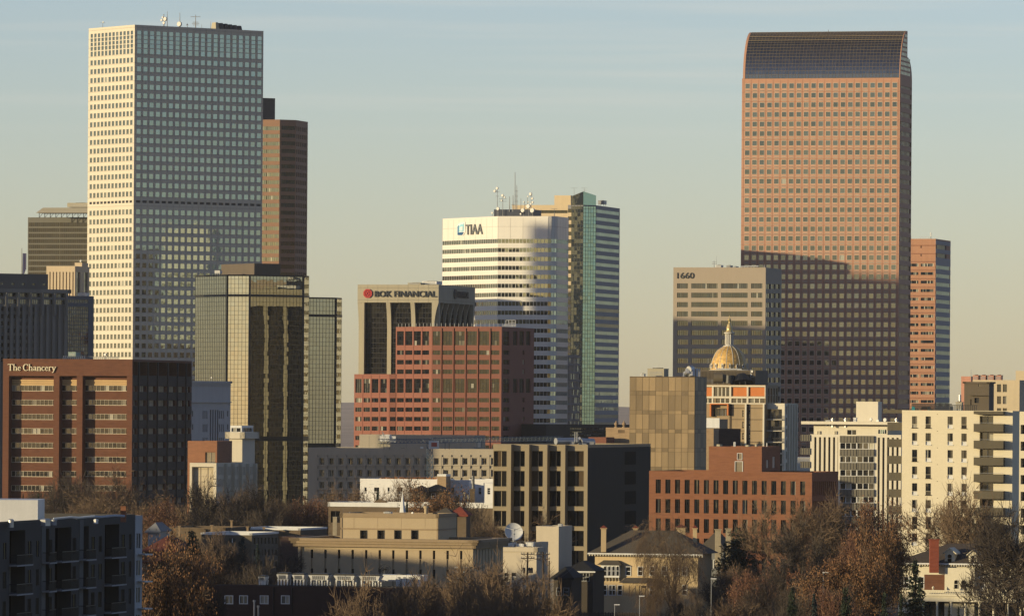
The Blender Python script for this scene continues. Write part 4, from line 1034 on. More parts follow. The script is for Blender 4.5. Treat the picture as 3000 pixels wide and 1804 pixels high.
# ================================================================ long grey office with framed windows
mat('precast_grey', (.4, .35, .27), .9, .05, .1, .05)
fs = faces(903, 1316, 2060, [(-15, 1500)])
b = Bld('office_block', 'long precast office with a grid of small framed windows, half in shade', fs, 1316, depth=30, wall=MATS['precast_grey'])
f = b.f[0]
for j in range(5):
    for i in range(19):
        u = 938 + 28.0 * i; v = 1342 + 34.8 * j
        b.win(0, u, v, u + 11.2, v + 17.5, gl=MATS['glass_dark'], fr=MUL, nx=2, bar=.12, depth=.9)
        a0, a1, z0, z1 = b.rect(0, u, v, u + 11.2, v + 17.5)
        for sgn, ae in ((-1, a0), (1, a1)): # splayed reveal frame
            m = b.trim; x0 = ae + sgn * .9; x1 = ae + sgn * .35
            lo, hi = min(x0, x1), max(x0, x1); f.box(m, lo, hi, z0 - .5, z1 + .5, .004, .42)
        f.box(b.trim, a0 - .35, a1 + .35, z1 + .12, z1 + .5, .004, .35); f.box(b.trim, a0 - .35, a1 + .35, z0 - .5, z0 - .12, .004, .35)
for i in range(20):
    u = 929.5 + 28 * i; a = f.hit(u, 1400)[0]; f.box(b.trim, a - .12, a + .12, b.zb, f.hit(u, 1332)[1], .004, .5)
for j in range(5): b.slab(0, 930, 1333.5 + 34.8 * j, 1500, 1335 + 34.8 * j, .15)
b.finish()
fs = faces(1053, 1275, 2085, [(-15, 1394), (75, 1422)])
p = Bld('roof_penthouse', 'long plain grey penthouse on the precast office behind the crane', fs, 1275, depth=20, wall=MATS['precast_grey'], cat='roof block', zb=b.zt - .5)
for u in (1081, 1125, 1190, 1275, 1315, 1350): p.slab(0, u, 1276, u + .8, 1316, .02, mb=p.trim)
p.trimmat = MATS['joint_grey']; p.win(0, 1231, 1308, 1240, 1316, gl=WHITE, depth=.1, name='hatch'); p.win(0, 1175, 1312, 1186, 1316, gl=MUL, depth=.1, name='louvre'); p.win(1, 1400, 1290, 1412, 1310, gl=GREY, depth=.2, name='louvre')
p.finish()
# ================================================================ white wrapped building site
mat('house_wrap', (.78, .77, .75), .7, .04, .3, .05)
fs = faces(1055, 1403, 1797, [(-15, 1281)])
b = Bld('building_site', 'white wrapped unfinished apartment building at the left of the brick stair shaft', fs, 1404, depth=18, wall=MATS['house_wrap'])
for (u0, u1) in ((1068, 1074), (1096, 1111), (1135.5, 1141.5), (1163.5, 1179), (1200, 1206)):
    b.win(0, u0, 1427, u1, 1439, gl=MATS['glass_dark'], fr=MUL, nx=2 if u1 - u0 > 9 else 1, bar=.2, depth=.3); b.win(0, u0, 1441, u1, 1444, gl=MUL, depth=.2)
pm = mat('wrap_print', (.45, .47, .52), .7, streak=0)
for k in range(26):
    u = 1058 + random.random() * 215; v = 1409 + random.choice((0, 8, 16, 24, 34, 42)); b.slab(0, u, v, u + 5, v + .8, .03, mb=b.trim)
b.trimmat = pm; b.finish()
fs = faces(1318, 1408, 1790, [(-15, 1347), (-15, 1374), (75, 1380)])
b = Bld('building_site', 'white wrapped middle part right of the brick stair shaft, with one dark window', fs, 1406, depth=14, wall=MATS['house_wrap'])
b.win(0, 1322, 1427, 1331, 1448, gl=MATS['glass_dark'], depth=.3)
for k in range(12):
    u = 1320 + random.random() * 46; v = 1412 + random.choice((0, 8, 20, 30, 40)); b.slab(0 if u < 1345 else 1, u, v, u + 4, v + .8, .03, mb=b.trim)
b.trimmat = pm; b.finish()
fs = faces(1374, 1404, 1800, [(-15, 1460)])
b = Bld('building_site', 'white wrapped right end partly bluish in shade, next to the brown office', fs, 1404, depth=14, wall=MATS['house_wrap']); b.win(0, 1402, 1428, 1410, 1447, gl=MATS['glass_dark'], depth=.3, nz=2, fr=WHITE); b.finish()
fs = faces(1417, 1415, 1790, [(-15, 1460)])
b = Bld('building_site', 'white wrapped bay standing forward at the right end, next to the brown office', fs, 1415, depth=7, wall=MATS['house_wrap']); b.win(0, 1428, 1429, 1436, 1447, gl=MATS['glass_dark'], depth=.3, nz=3, fr=WHITE); b.finish()
rl = thing('timber_stack', at(1200, 1404, 1800), 'orange timber upstands along the unfinished white building roof', 'timber'); m = MB()
for k in range(46):
    u = 1115 + 3.6 * k + random.random(); p = at(u, 1404, 1800); w_ = .12 + random.random() * .3; m.box(p[0] - w_, p[0] + w_, p[1], p[1] + .3, p[2] - .6, p[2] + .3 + random.random() * .4)
m.build('upstand', mat('timber_orange', (.5, .2, .06), .8), rl)
fs = faces(1281, 1389, 1785, [(-15, 1307), (75, 1320)])
b = Bld('stair_shaft', 'tan brick stair shaft with a white cap rising from the white building site', fs, 1389, depth=8, wall=MATS['brick_tan'], cat='stair tower', back=[fs[0].P + (fs[1].Q - fs[1].P)]); b.copmat = WHITE; b.finish()
# ================================================================ tower crane
D = 1960; cr = thing('tower_crane', tuple(at(1259, 1600, D)), 'blue-grey tower crane with a white cab and a long lattice jib', 'crane')
CRM = mat('crane_steel', (.1, .14, .19), .6, streak=0)
def lattice(mb, p, q, w, n, up=Vector((0, 0, 1)), tri=False, r=.13):
    p = Vector(p); q = Vector(q); d = (q - p).normalized(); s = d.cross(up).normalized(); t = s.cross(d)
    offs = [s * w / 2 - t * w / 2, -s * w / 2 - t * w / 2, t * w / 2] if tri else [s * w / 2 + t * w / 2, -s * w / 2 + t * w / 2, -s * w / 2 - t * w / 2, s * w / 2 - t * w / 2]
    m = len(offs)
    for o in offs: mb.tube(p + o, q + o, r, n=4)
    for k in range(n):
        a = p + (q - p) * k / n; b_ = p + (q - p) * (k + 1) / n
        for i in range(m):
            mb.tube(a + offs[i], b_ + offs[(i + 1) % m], r * .6, n=3, cap=False); mb.tube(a + offs[i], a + offs[(i + 1) % m], r * .6, n=3, cap=False)
m = MB(); lattice(m, at(1259, 1600, D), at(1259, 1282, D), 1.7, 22, up=Vector((0, 1, 0)), r=.16); m.build('mast', CRM, cr)
m = MB(); lattice(m, at(1262, 1290, D), at(1650, 1284, D + 40), 1.5, 34, tri=True, r=.11); m.build('jib', CRM, cr)
m = MB(); lattice(m, at(1255, 1291, D), at(1112, 1292, D - 12), 1.3, 13, r=.11); m.build('counter_jib', CRM, cr)
c = at(1137, 1287, D - 8); m = MB(); m.box(c[0] - 2.6, c[0] + 2.4, c[1] - 1, c[1] + 1, c[2] - .8, c[2] + 1.1); m.box(c[0] - 2, c[0] + 1, c[1] - .8, c[1] + .8, c[2] + 1.1, c[2] + 1.6); m.build('winch', WHITE, cr)
c = at(1124, 1301, D - 10); m = MB()
for k in range(4): m.box(c[0] - 2.0 + 1.05 * k, c[0] - 1.1 + 1.05 * k, c[1] - 1, c[1] + 1, c[2] - .8, c[2] + .9)
m.build('counterweight', MATS['beige_concrete'], cr)
c = at(1272, 1302, D); m = MB(); m.box(c[0] - 1.7, c[0] + 1.5, c[1] - 1, c[1] + 1, c[2] - 1.3, c[2] + 1.2); m.build('cab', WHITE, cr)
m = MB(); m.box(c[0] - .9, c[0] + .9, c[1] - 1.06, c[1] - 1.01, c[2] - .6, c[2] + .7); m.build('cab_panel', mat('panel_red', (.45, .1, .07), streak=0), cr)
m = MB(); m.tube(at(1126, 1283, D - 10), at(1120, 1264, D - 10), .12, n=4); m.tube(at(1120, 1264, D - 10), at(1130, 1281, D - 10), .12, n=4); m.build('mast_light', GREY, cr)
for u in (1125, 1142, 1304, 1316):
    m = MB(); m.tube(at(u, 1292, D), at(u, 1316, D), .1, n=4); m.build('pendant', MUL, cr)
# ================================================================ low church hall etc. behind the tan building
BT = MATS['brick_tan']
fs = faces(962, 1470, 1400, [(-15, 1166), (-15, 1470)])
b = Bld('hall_building', 'long low tan brick hall with a curved gable parapet and arched window', fs, 1473, depth=14, wall=mat('brick_dun', (.15, .11, .07), .9, .08, brick=.3), coping=.12); b.copmat = WHITE
b.win(0, 969, 1496, 996, 1530, gl=MATS['glass_dark'], nx=2, nz=2, fr=MUL)
for k in range(9): b.win(0, 1015 + 28 * k, 1502, 1028 + 28 * k, 1512, gl=MATS['glass_dark'], nx=2, fr=MUL) if 1015 + 28 * k < 1150 else None
b.finish()
gm_ = thing('gable_parapet', b.f[0].pt(b.f[0].hit(1114, 1480)[0], b.zt), 'rounded shaped gable rising over the tan hall roof edge', 'gable'); m = MB(); f = b.f[0]
pts = [(1090, 1480), (1090, 1472), (1096, 1470), (1098, 1466), (1107, 1464), (1109, 1461), (1119, 1461), (1121, 1464), (1130, 1466), (1132, 1470), (1138, 1472), (1138, 1480)]
q = [f.hit(u, v) for u, v in pts]; n = len(q); m.v = [f.pt(a, z, .1) for a, z in q] + [f.pt(a, z, -.5) for a, z in q]
m.f = [tuple(reversed(range(n))), tuple(range(n, 2 * n))] + [(k, (k + 1) % n, n + (k + 1) % n, n + k) for k in range(n)]; m.m = [0] * len(m.f); m.r = [.2] * len(m.f); m.build('gable', MATS['brick_dun'], gm_)
def pyramid_house(name, u0, u1, vt, ve, D, dep, wallm, roofm, label, cat='house', phi=-15, wfr=None, vb=None, over=.5, group=None, ridge=.0, wins=(), uR=None):
    """hipped-roof block: walls to the eaves row ve, ridge at row vt"""
    segs = [(phi, u1)] + ([(phi + 90, uR)] if uR else [])
    fs = faces(u0, ve, D, segs); f = fs[0]; ze = Bld.z_at(f.Q, ve); zr = Bld.z_at(f.Q, vt)
    if uR: dep = fs[1].L
    bk = [f.Q - f.n * dep, f.P - f.n * dep]
    b = Bld(name, label, [f], ve, back=bk, wall=wallm, roof=roofm, cat=cat, group=group, ztop=ze, zb=(-3 if D > 1300 else -1) if vb is None else Bld.z_at(f.Q, vb))
    for w_ in wins: b.win(0, *w_[:4], gl=MATS['glass_dark'], fr=wfr or WHITE, nx=w_[4] if len(w_) > 4 else 1, nz=2, bar=.1, depth=.15, border=.12)
    for i, (P, Q) in enumerate(((f.P, f.Q), (f.Q, bk[0]), (bk[0], bk[1]), (bk[1], f.P))):
        if i == 0: continue
        g = Face(P, Q); b.w.quad(g.pt(0, b.zb), g.pt(g.L, b.zb), g.pt(g.L, ze), g.pt(0, ze))
    f_ = b.f[0]; hs = b.holes.get(0, [])
    bb = Bld.__new__(Bld); 
    L = f.L; o = over; rm = MB()
    c0, c1, c2, c3 = f.pt(-o, ze, o), f.pt(L + o, ze, o), f.pt(L + o, ze, -dep - o), f.pt(-o, ze, -dep - o)
    if L >= dep: r0, r1 = f.pt(dep / 2 * (1 - ridge), zr, -dep / 2), f.pt(L - dep / 2 * (1 - ridge), zr, -dep / 2)
    else: r0 = f.pt(L / 2, zr, -L / 2 * (1 - ridge)); r1 = f.pt(L / 2, zr, -dep + L / 2 * (1 - ridge))
    if L >= dep: rm.quad(c0, c1, r1, r0); rm.poly([c1, c2, r1]); rm.quad(c2, c3, r0, r1); rm.poly([c3, c0, r0])
    else: rm.poly([c0, c1, r0]); rm.quad(c1, c2, r1, r0); rm.poly([c2, c3, r1]); rm.quad(c3, c0, r0, r1)
    rm.quad(c3, c2, c1, c0)
    rm.build('roof', roofm, b.root)
    # walls with openings
    A = sorted({0.0, L} | {h[0] for h in hs} | {h[1] for h in hs}); Z = sorted({b.zb, ze} | {h[2] for h in hs} | {h[3] for h in hs})
    for zi in range(len(Z) - 1):
        for ai in range(len(A) - 1):
            ca, cz = (A[ai] + A[ai + 1]) / 2, (Z[zi] + Z[zi + 1]) / 2
            if any(h[0] < ca < h[1] and h[2] < cz < h[3] for h in hs): continue
            b.w.quad(f.pt(A[ai], Z[zi]), f.pt(A[ai + 1], Z[zi]), f.pt(A[ai + 1], Z[zi + 1]), f.pt(A[ai], Z[zi + 1]))
    b.w.build('wall', wallm, b.root)
    for nm, mb, gl, fr_, ar in b.wins: mb.build(nm, [gl, fr_], b.root)
    fa = MB(); 
    for g in (Face(f.P, f.Q).shift(o),): g.box(fa, -o, L + o, ze - .25, ze - .01, -.12, .06)
    fa.build('eaves', WHITE if 'white' in label or 'mansion' in label else roofm, b.root)
    return b
ROOF = mat('shingle_dark', (.1, .085, .065), .95, .15, .3, 0, joints=.35); SLATE = mat('slate_black', (.02, .021, .024), .9, .1)
for (u0, u1, vt, ve, l) in ((1208, 1249, 1421, 1440, 'small brick house with a black pyramid roof and round-arched opening, left of the pair'), (1247, 1302, 1419, 1436, 'small brick house with a black pyramid roof, right of the pair')):
    pyramid_house('house', u0, u1, vt, ve, 1500, 4, MATS['brick_dun'], SLATE, l, over=.9, wins=((u0 + 18, 1446, u0 + 28, 1458),))
st = at(1180, 1512, 1080); root = thing('church_steeple', (st[0], st[1], 0), 'slender white church steeple behind the tan building roof', 'steeple')
m = MB(); tp = at(1179, 1442, 1080); m.tube(st, tp, .68, .03, 6); m.build('spire', WHITE, root); m = MB(); m.box(st[0] - 1, st[0] + 1, st[1] - 1, st[1] + 1, 0, st[2]); m.build('tower', MATS['house_wrap'], root)
for (u0, u1, v0, v1, l, mt) in ((1376, 1391, 1432, 1475, 'square brick chimney stack with a flue, between the white site and brown office', MATS['brick_dun']), (1358, 1362, 1442, 1470, 'thin tan chimney flue, left of the square stack', MATS['beige_concrete']), (1369, 1373, 1450, 1475, 'short thin tan flue right beside the square stack', MATS['beige_concrete']), (1334, 1346, 1454, 1470, 'dark boxy roof hatch on the tan hall', MUL)):
    p = at(u0, v1, 1420); q = at(u1, v0, 1420); root = thing('chimney', ((p[0] + q[0]) / 2, 1420, p[2] - 1), l, 'chimney'); m = MB(); m.box(p[0], q[0], 1420, 1420 + (q[0] - p[0]), p[2] - 1, q[2]); m.box(p[0] - .1, q[0] + .1, 1419.9, 1420.1 + (q[0] - p[0]), q[2] - .3, q[2] - .05 + .1); m.build('stack', mt, root)
    if 'square' in l: m = MB(); m.tube(at(1386, 1432, 1420.5), at(1386, 1393, 1420.5), .35, n=8); m.build('flue', GREY, root)
for (u0, u1, vt, ve, l) in ((1275, 1325, 1487, 1506, 'dark tiled low house roof under the vine wall'), (1318, 1366, 1484, 1508, 'red tiled pyramid house roof behind the tan building')):
    pyramid_house('house', u0, u1, vt, ve, 1180, 3.0, MATS['brick_dun'], mat('tile_red', (.22, .05, .03), .9, .2, 1.2) if 'red' in l else ROOF, l)
# ================================================================ brown ribbed office
mat('brown_conc', (.32, .265, .175), .9, .06, .1, .08); BC = MATS['brown_conc']
fs = faces(1445, 1303, 1372, [(-15, 1722), (75, 1906)])
b = Bld('office_block', 'brown concrete office with four projecting piers and a blank dark side', fs, 1303, back=[fs[0].P + (fs[1].Q - fs[1].P)], wall=BC)
glass('glass_brown', (.4, .34, .22), .03, .05, rnd=.8, pb=.3, blind=(.07, .05, .03))
for (u0, u1) in ((1446.5, 1488), (1503, 1541), (1556, 1594), (1609, 1646), (1661, 1710)):
    for k in range(8):
        v = 1320.5 + 58.3 * k; b.win(0, u0, v, u1, v + 46.5, gl=MATS['glass_brown'], fr=BC, nx=2, bar=.14, depth=.7)
        b.slab(0, u0, v + 45, u1, v + 46, .1)
pr_ = MB(); f = b.f[0]
for u in (1488, 1541, 1594, 1646.5):
    a0 = f.hit(u + 1, 1450)[0]; f.box(pr_, a0, a0 + 1.0, b.zb, b.zt - .01, .003, 1.6)
pr_.build('pier', BC, b.root)
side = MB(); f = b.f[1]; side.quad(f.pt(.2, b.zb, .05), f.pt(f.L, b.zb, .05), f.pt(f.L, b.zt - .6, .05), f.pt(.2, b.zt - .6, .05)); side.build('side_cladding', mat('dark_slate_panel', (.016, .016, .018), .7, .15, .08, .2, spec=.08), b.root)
for k in range(9):
    a0, a1, z0, z1 = b.rect(1, 1829, 1322 + 58 * k, 1862, 1360 + 58 * k); g = MB(); g.quad(f.pt(a0, z0, .1), f.pt(a1, z0, .1), f.pt(a1, z1, .1), f.pt(a0, z1, .1), 0, .2); g.build('window', MATS['slot_black'], b.root)
b.finish()
dk = thing('air_duct', at(1680, 1297, 1390), 'fat silver air ducts and plant on the brown office roof', 'duct'); m = MB()
m.tube(at(1628, 1292, 1385), at(1690, 1291, 1388), .75, n=12); m.tube(at(1700, 1294, 1388), at(1738, 1295, 1390), .85, n=12); m.tube(at(1690, 1291, 1388), at(1702, 1284, 1388), .5, n=8); m.build('duct', mat('galvanised', (.55, .55, .53), .35, .15, metal=.6, streak=0), dk)
m = MB(); 
for u in (1632, 1652, 1676, 1712, 1734): p = at(u, 1296, 1386); m.box(p[0] - .5, p[0] + .5, 1386, 1387, p[2] - 1, p[2] + .2)
m.build('support', GREY, dk)
for u in (1685, 1691): m = MB(); m.tube(at(u, 1295, 1385), at(u, 1265, 1385), .12, n=5); m.build('flue', GREY, dk)
# balustraded brick building behind it
fs = faces(1775, 1253, 1700, [(-15, 1850)])
b = Bld('office_block', 'sunlit tan brick building with stone urns on its parapet', fs, 1253, depth=12, wall=MATS['brick_tan'])
for k in range(6): b.win(0, 1811 + 3.3 * k, 1257, 1812.8 + 3.3 * k, 1268, gl=MUL, depth=.3)
b.finish()
for u in (1805, 1828):
    p = at(u, 1253, 1700); root = thing('stone_urn', tuple(p), 'stone urn on the tan brick parapet, ' + ('left one' if u == 1805 else 'right one'), 'urn'); m = MB()
    m.lathe(p, [(.5, 0), (.5, .3), (.2, .5), (.45, .8), (.55, 1.2), (.3, 1.5), (.15, 1.7), (.2, 1.8), (.05, 2.0)], 10); m.build('urn', MATS['brick_tan'], root)
fs = faces(1724, 1281, 1690, [(-15, 1776)])
b = Bld('office_block', 'low plain brick-red roof block left of the urn parapet', fs, 1281, depth=9, wall=mat('brick_dull', (.22, .09, .06), .9)); b.finish()
# ================================================================ bronze panel tower
mat('bronze_sheet', (.25, .18, .095), .6, .1, .12, .08, metal=.2, rnd=.22, spec=.4)
fs = faces(1845, 1104, 1580, [(-15, 2036), (75, 2070)])
b = Bld('office_tower', 'windowless bronze panelled tower beside the domed building', fs, 1104, wall=MATS['bronze_sheet'], back=[fs[0].P + (fs[1].Q - fs[1].P)])
for fi in (0, 1):
    f = b.f[fi]; g = MB(); v = [1105, 1145, 1158, 1202, 1213]; 
    while v[-1] < 1700: v += [v[-1] + 44, v[-1] + 55]
    zz = [f.hit(f.L * .5 and (1940 if fi == 0 else 2050), x)[1] for x in v]; na = 10 if fi == 0 else 4
    for j in range(len(zz) - 1):
        for i in range(na):
            g.quad(f.pt(f.L * i / na + .04, zz[j + 1] + .04, .06 + random.uniform(-.02, .02)), f.pt(f.L * (i + 1) / na - .04, zz[j + 1] + .04, .06 + random.uniform(-.02, .02)), f.pt(f.L * (i + 1) / na - .04, zz[j] - .04, .07), f.pt(f.L * i / na + .04, zz[j] - .04, .07))
    g.build('cladding_panel', MATS['bronze_sheet'], b.root, kind='stuff')
b.wallmat = mat('bronze_dark', (.13, .09, .05), .8); b.finish(); ZB_ = b.zt
unit('roof_plant', 1897, 1078, 1945, 1103, 1592, 5, MATS['beige_concrete'], 'tan louvred cooling tower on the bronze panelled tower', 'cooling tower', legs=False)
unit('roof_plant', 1877, 1094, 1887, 1103, 1588, 1.6, WHITE, 'small round-topped vent left of the cooling tower on the bronze panelled tower', 'roof plant')
dk = thing('vent_pipe', at(2020, 1103, 1590), 'curled steel vent pipes and drum on the bronze panelled tower', 'vent pipe'); m = MB()
for (u0, v0, u1, v1, r) in ((2004, 1104, 2006, 1090, .35), (2006, 1090, 2018, 1098, .35), (2018, 1098, 2018, 1082, .9), (2018, 1082, 2028, 1080, .9), (2028, 1104, 2028, 1080, .9), (2042, 1104, 2042, 1080, .3), (2049, 1104, 2049, 1080, .2)): m.tube(at(u0, v0, 1590), at(u1, v1, 1591), r, n=8)
m.build('pipe', MATS['galvanised'], dk)
# ================================================================ orange-topped apartment block with equipment on the roof
mat('cream_paint', (.74, .68, .54), .7, .04); mat('orange_panel', (.62, .2, .05), .7, .04); mat('taupe_wall', (.36, .27, .16), .85, .04)
mat('shaft_grey', (.2, .2, .2), .9, .1)
fs = faces(2040, 1131, 1725, [(-15, 2243), (75, 2280)])
b = Bld('apartment_block', 'apartment block with orange panels under a cream top and dark roof machinery', fs, 1128, depth=24, wall=MATS['taupe_wall'], back=[fs[0].P + (fs[1].Q - fs[1].P)])
f = b.f[0]
for (u0, u1) in ((2091.6, 2136.6),): b.win(0, u0, 1134, u1, 1160, gl=MATS['glass_dark'], nx=4, fr=MATS['cream_paint'], bar=.25, depth=.4)
for (u0, u1) in ((2050, 2086), (2143, 2188), (2193.5, 2240.5)): b.win(0, u0, 1134, u1, 1160, gl=MATS['orange_panel'], depth=.25, name='orange_panel')
for (u0, u1, n) in ((2050, 2085, 3), (2097, 2136.6, 3), (2144, 2187, 3), (2194, 2240, 3)): b.win(0, u0, 1166.8, u1, 1179.6, gl=MATS['glass_dark'], nx=n, fr=MATS['cream_paint'], bar=.25, depth=.4)
CM = MB()
for (u0, v0, u1, v1, o) in ((2040, 1128.6, 2243, 1132.6, .25), (2040, 1161, 2243, 1166, .25), (2040, 1180, 2243, 1183, .3), (2086, 1132.6, 2091, 1161, .2), (2137, 1132.6, 2142.5, 1161, .2), (2188, 1132.6, 2193, 1161, .2), (2240.5, 1132.6, 2243, 1161, .2),
                            (2085.5, 1166, 2090, 1180, .2), (2137, 1166, 2143, 1180, .2), (2187.5, 1166, 2193, 1180, .2), (2183.5, 1183.2, 2188, 1420, .9), (2236, 1183.2, 2240.5, 1420, .9)):
    b.slab(0, u0, v0, u1, v1, o, mb=CM)
CM.build('cream_frame', MATS['cream_paint'], b.root)
DG = MB()
for k in range(7): b.slab(0, 2143, 1194.6 + 33 * k, 2236, 1196.2 + 33 * k, .1, mb=DG)
b.slab(0, 2188.2, 1184, 2193, 1400, .06, mb=DG); b.slab(0, 2137, 1184, 2143, 1400, .06, mb=DG); DG.build('shadow_joint', mat('joint_brown', (.08, .06, .04)), b.root)
for k in range(6):
    for u in (2174.5, 2193.6): b.win(0, u, 1201 + 33 * k, u + 4.2, 1221 + 33 * k, gl=MATS['glass_dark'], nz=3, fr=WHITE, depth=.3, bar=.1)
b.win(0, 2088, 1185, 2132, 1194, gl=MATS['taupe_wall'], depth=.8, name='balcony_wall'); b.win(0, 2088, 1196, 2132, 1218, gl=MATS['glass_dark'], nx=5, fr=GREY, depth=1.4, name='balcony_door')
OF = MB()
for (u0, v0, u1, v1) in ((2082, 1181.5, 2136.5, 1184.5), (2082, 1184.5, 2086, 1219), (2132.5, 1184.5, 2136.5, 1216)): b.slab(0, u0, v0, u1, v1, 1.2, mb=OF)
OF.build('orange_frame', MATS['orange_panel'], b.root)
for k in range(4): b.win(1, 2250 + 8 * k, 1137, 2254 + 8 * k, 1178, gl=MATS['glass_dark'] if k != 1 else MATS['orange_panel'], nz=2, fr=WHITE, depth=.3)
b.finish(); ZT = b.zt
fs2 = faces(2041, 1126, 1732, [(-15, 2213)])
p = Bld('roof_screen', 'dark corrugated screen wall round the machinery on the orange-panelled block', fs2, 1085, depth=16, wall=mat('screen_brown', (.13, .105, .075), .8), cat='roof screen', zb=ZT - .5)
for k in range(40): p.slab(0, 2048 + 4 * k, 1087, 2049.6 + 4 * k, 1122, .12)
p.finish()
dk = thing('fan_housing', at(2110, 1122, 1727), 'big dark cylindrical fan housing and cone in front of the corrugated screen', 'fan housing'); m = MB()
m.tube(at(2091, 1107, 1726), at(2117, 1107, 1726), 1.45, n=18); m.build('drum', mat('drum_brown', (.16, .13, .085), .6), dk)
m = MB(); m.tube(at(2117, 1107, 1726), at(2132, 1108, 1726), 1.2, .7, 14); m.build('cone', MATS['screen_brown'], dk)
m = MB(); m.tube(at(2138, 1122, 1726), at(2138, 1099, 1726), 1.5, 1.3, 14); m.tube(at(2175, 1124, 1727), at(2172, 1098, 1728), 3.2, 1.4, 16); m.build('hood', MUL, dk)
rl = thing('roof_railing', at(2160, 1120, 1726), 'steel guard railing in front of the fan housing', 'railing'); m = MB()
for v in (1112, 1117): m.tube(at(2070, v, 1725.5), at(2184, v, 1725.5), .06, n=4)
for k in range(8): m.tube(at(2070 + 16.2 * k, 1112, 1725.5), at(2070 + 16.2 * k, 1126, 1725.5), .06, n=4)
m.build('rail', GREY, rl)
whip('antenna_mast', 2200, 1082, 1126, 1728, 'mast hung with pale radio units at the right of the corrugated screen', dishes=((4, 1088, .8), (1, 1097, .6)), r=.25)
whip('antenna_mast', 2206, 1096, 1126, 1728, 'shorter pale mast with a drum beside the radio mast', dishes=((0, 1103, .55),), r=.2)
pp = thing('roof_pipe', at(2130, 1083, 1733), 'long white pipe lying along the top of the corrugated screen', 'pipe'); m = MB(); m.tube(at(2098, 1080, 1732), at(2172, 1082, 1732), .18, n=6); m.tube(at(2172, 1082, 1732), at(2173, 1088, 1732), .18, n=6); m.tube(at(2160, 1086, 1731), at(2192, 1087, 1731), .3, n=6); m.build('pipe', WHITE, pp)
# balcony wing on its right
fs = faces(2241, 1183, 1722, [(-15, 2299), (75, 2333)])
b = Bld('apartment_block', 'balcony wing in cream and grey at the right of the orange-panelled block', fs, 1182, back=[fs[0].P + (fs[1].Q - fs[1].P)], wall=MATS['cream_paint'])
rail = MB(); sl = MB()
for k in range(8):
    v = 1198 + 33 * k; b.win(0, 2243, v, 2291, v + 28, gl=MATS['glass_dark'], nx=4, fr=GREY, depth=1.6, name='balcony_door')
    b.slab(0, 2241, v + 30, 2293, v + 31.5, 1.0, mb=sl)
    b.slab(0, 2242, v + 18, 2293, v + 18.7, .95, o0=.88, mb=rail)
    for q in range(26): b.slab(0, 2242 + 2 * q, v + 18.5, 2242.5 + 2 * q, v + 30, .95, o0=.9, mb=rail)
rail.build('railing', DARK, b.root); sl.build('balcony_slab', MATS['cream_paint'], b.root)
wsd = MB(); f = b.f[1]
for k in range(4):
    for j in range(8): b.win(1, 2302 + 8 * k, 1190 + 33 * j, 2306 + 8 * k, 1213 + 33 * j, gl=MATS['glass_dark'], fr=GREY, depth=.4)
for k in range(4): b.slab(1, 2307.5 + 7.6 * k, 1183, 2309 + 7.6 * k, 1420, .5)
b.finish()
fs = faces(2040, 1225, 1640, [(-15, 2091), (75, 2106)])
b = Bld('brick_shaft', 'small sunlit tan brick shaft between the bronze tower and the orange-panelled block', fs, 1256, depth=7, wall=MATS['brick_tan'], cat='stair tower', back=[fs[0].P + (fs[1].Q - fs[1].P)]); b.finish()
fs = faces(2045, 1228, 1655, [(-15, 2110.5), (75, 2132)])
b = Bld('plant_room', 'white rendered box standing on brick below the orange window frame', fs, 1228, depth=7, wall=MATS['brick_tan'], cat='roof block', back=[fs[0].P + (fs[1].Q - fs[1].P)])
wb = MB(); b.slab(0, 2046, 1224, 2109, 1253, .5, mb=wb); wb.build('white_render', WHITE, b.root); b.finish()
fs = faces(2091, 1256, 1632, [(75, 2170)]) if 0 else faces(2091, 1256, 1648, [(30, 2170)])
b = Bld('office_block', 'dark brick block in shade behind the red brick penthouse', fs, 1256, depth=10, phib=30, wall=MATS['brick_brown']); b.finish()
# ================================================================ red brick office with sixteen tall windows a row
BO = MATS['brick_orange']
fs = faces(1902, 1378, 1262, [(-15, 2379), (75, 2456)])
b = Bld('office_block', 'orange brick office with long rows of sixteen tall dark windows', fs, 1384, back=[fs[0].P + (fs[1].Q - fs[1].P)], wall=BO)
for j in range(6):
    for i in range(16): b.win(0, 1921 + 28.2 * i, 1403.5 + 57 * j + .38 * i, 1935.8 + 28.2 * i, 1444 + 57 * j + .38 * i, gl=MATS['glass_dark'], fr=MUL, nx=3, bar=.05, depth=.3)
for j in range(6):
    for i in range(12): b.win(1, 2383 + 5.7 * i, 1409 + 57 * j, 2386.2 + 5.7 * i, 1450 + 57 * j, gl=MATS['glass_mirror'], depth=.2)
b.finish(); ZT = b.zt; fr0 = b.f[0]
fs = faces(2077, 1308, 1276, [(-15, 2232), (75, 2286)])
p = Bld('roof_penthouse', 'plain orange brick penthouse with two louvred openings', fs, 1309, cat='roof block', zb=ZT - .5, back=[fs[0].P + (fs[1].Q - fs[1].P)], wall=BO)
p.win(0, 2161, 1328, 2173.5, 1345, gl=MATS['louvre_tan'], fr=WHITE, border=.1, depth=.1, name='louvre'); p.win(0, 2154.5, 1352, 2175, 1381, gl=MATS['louvre_tan'], fr=WHITE, border=.12, depth=.1, name='louvre')
p.win(1, 2245, 1347, 2252, 1370, gl=GREY, depth=.1, name='louvre'); p.win(1, 2263, 1337, 2271, 1370, gl=GREY, depth=.1, name='louvre'); p.finish()
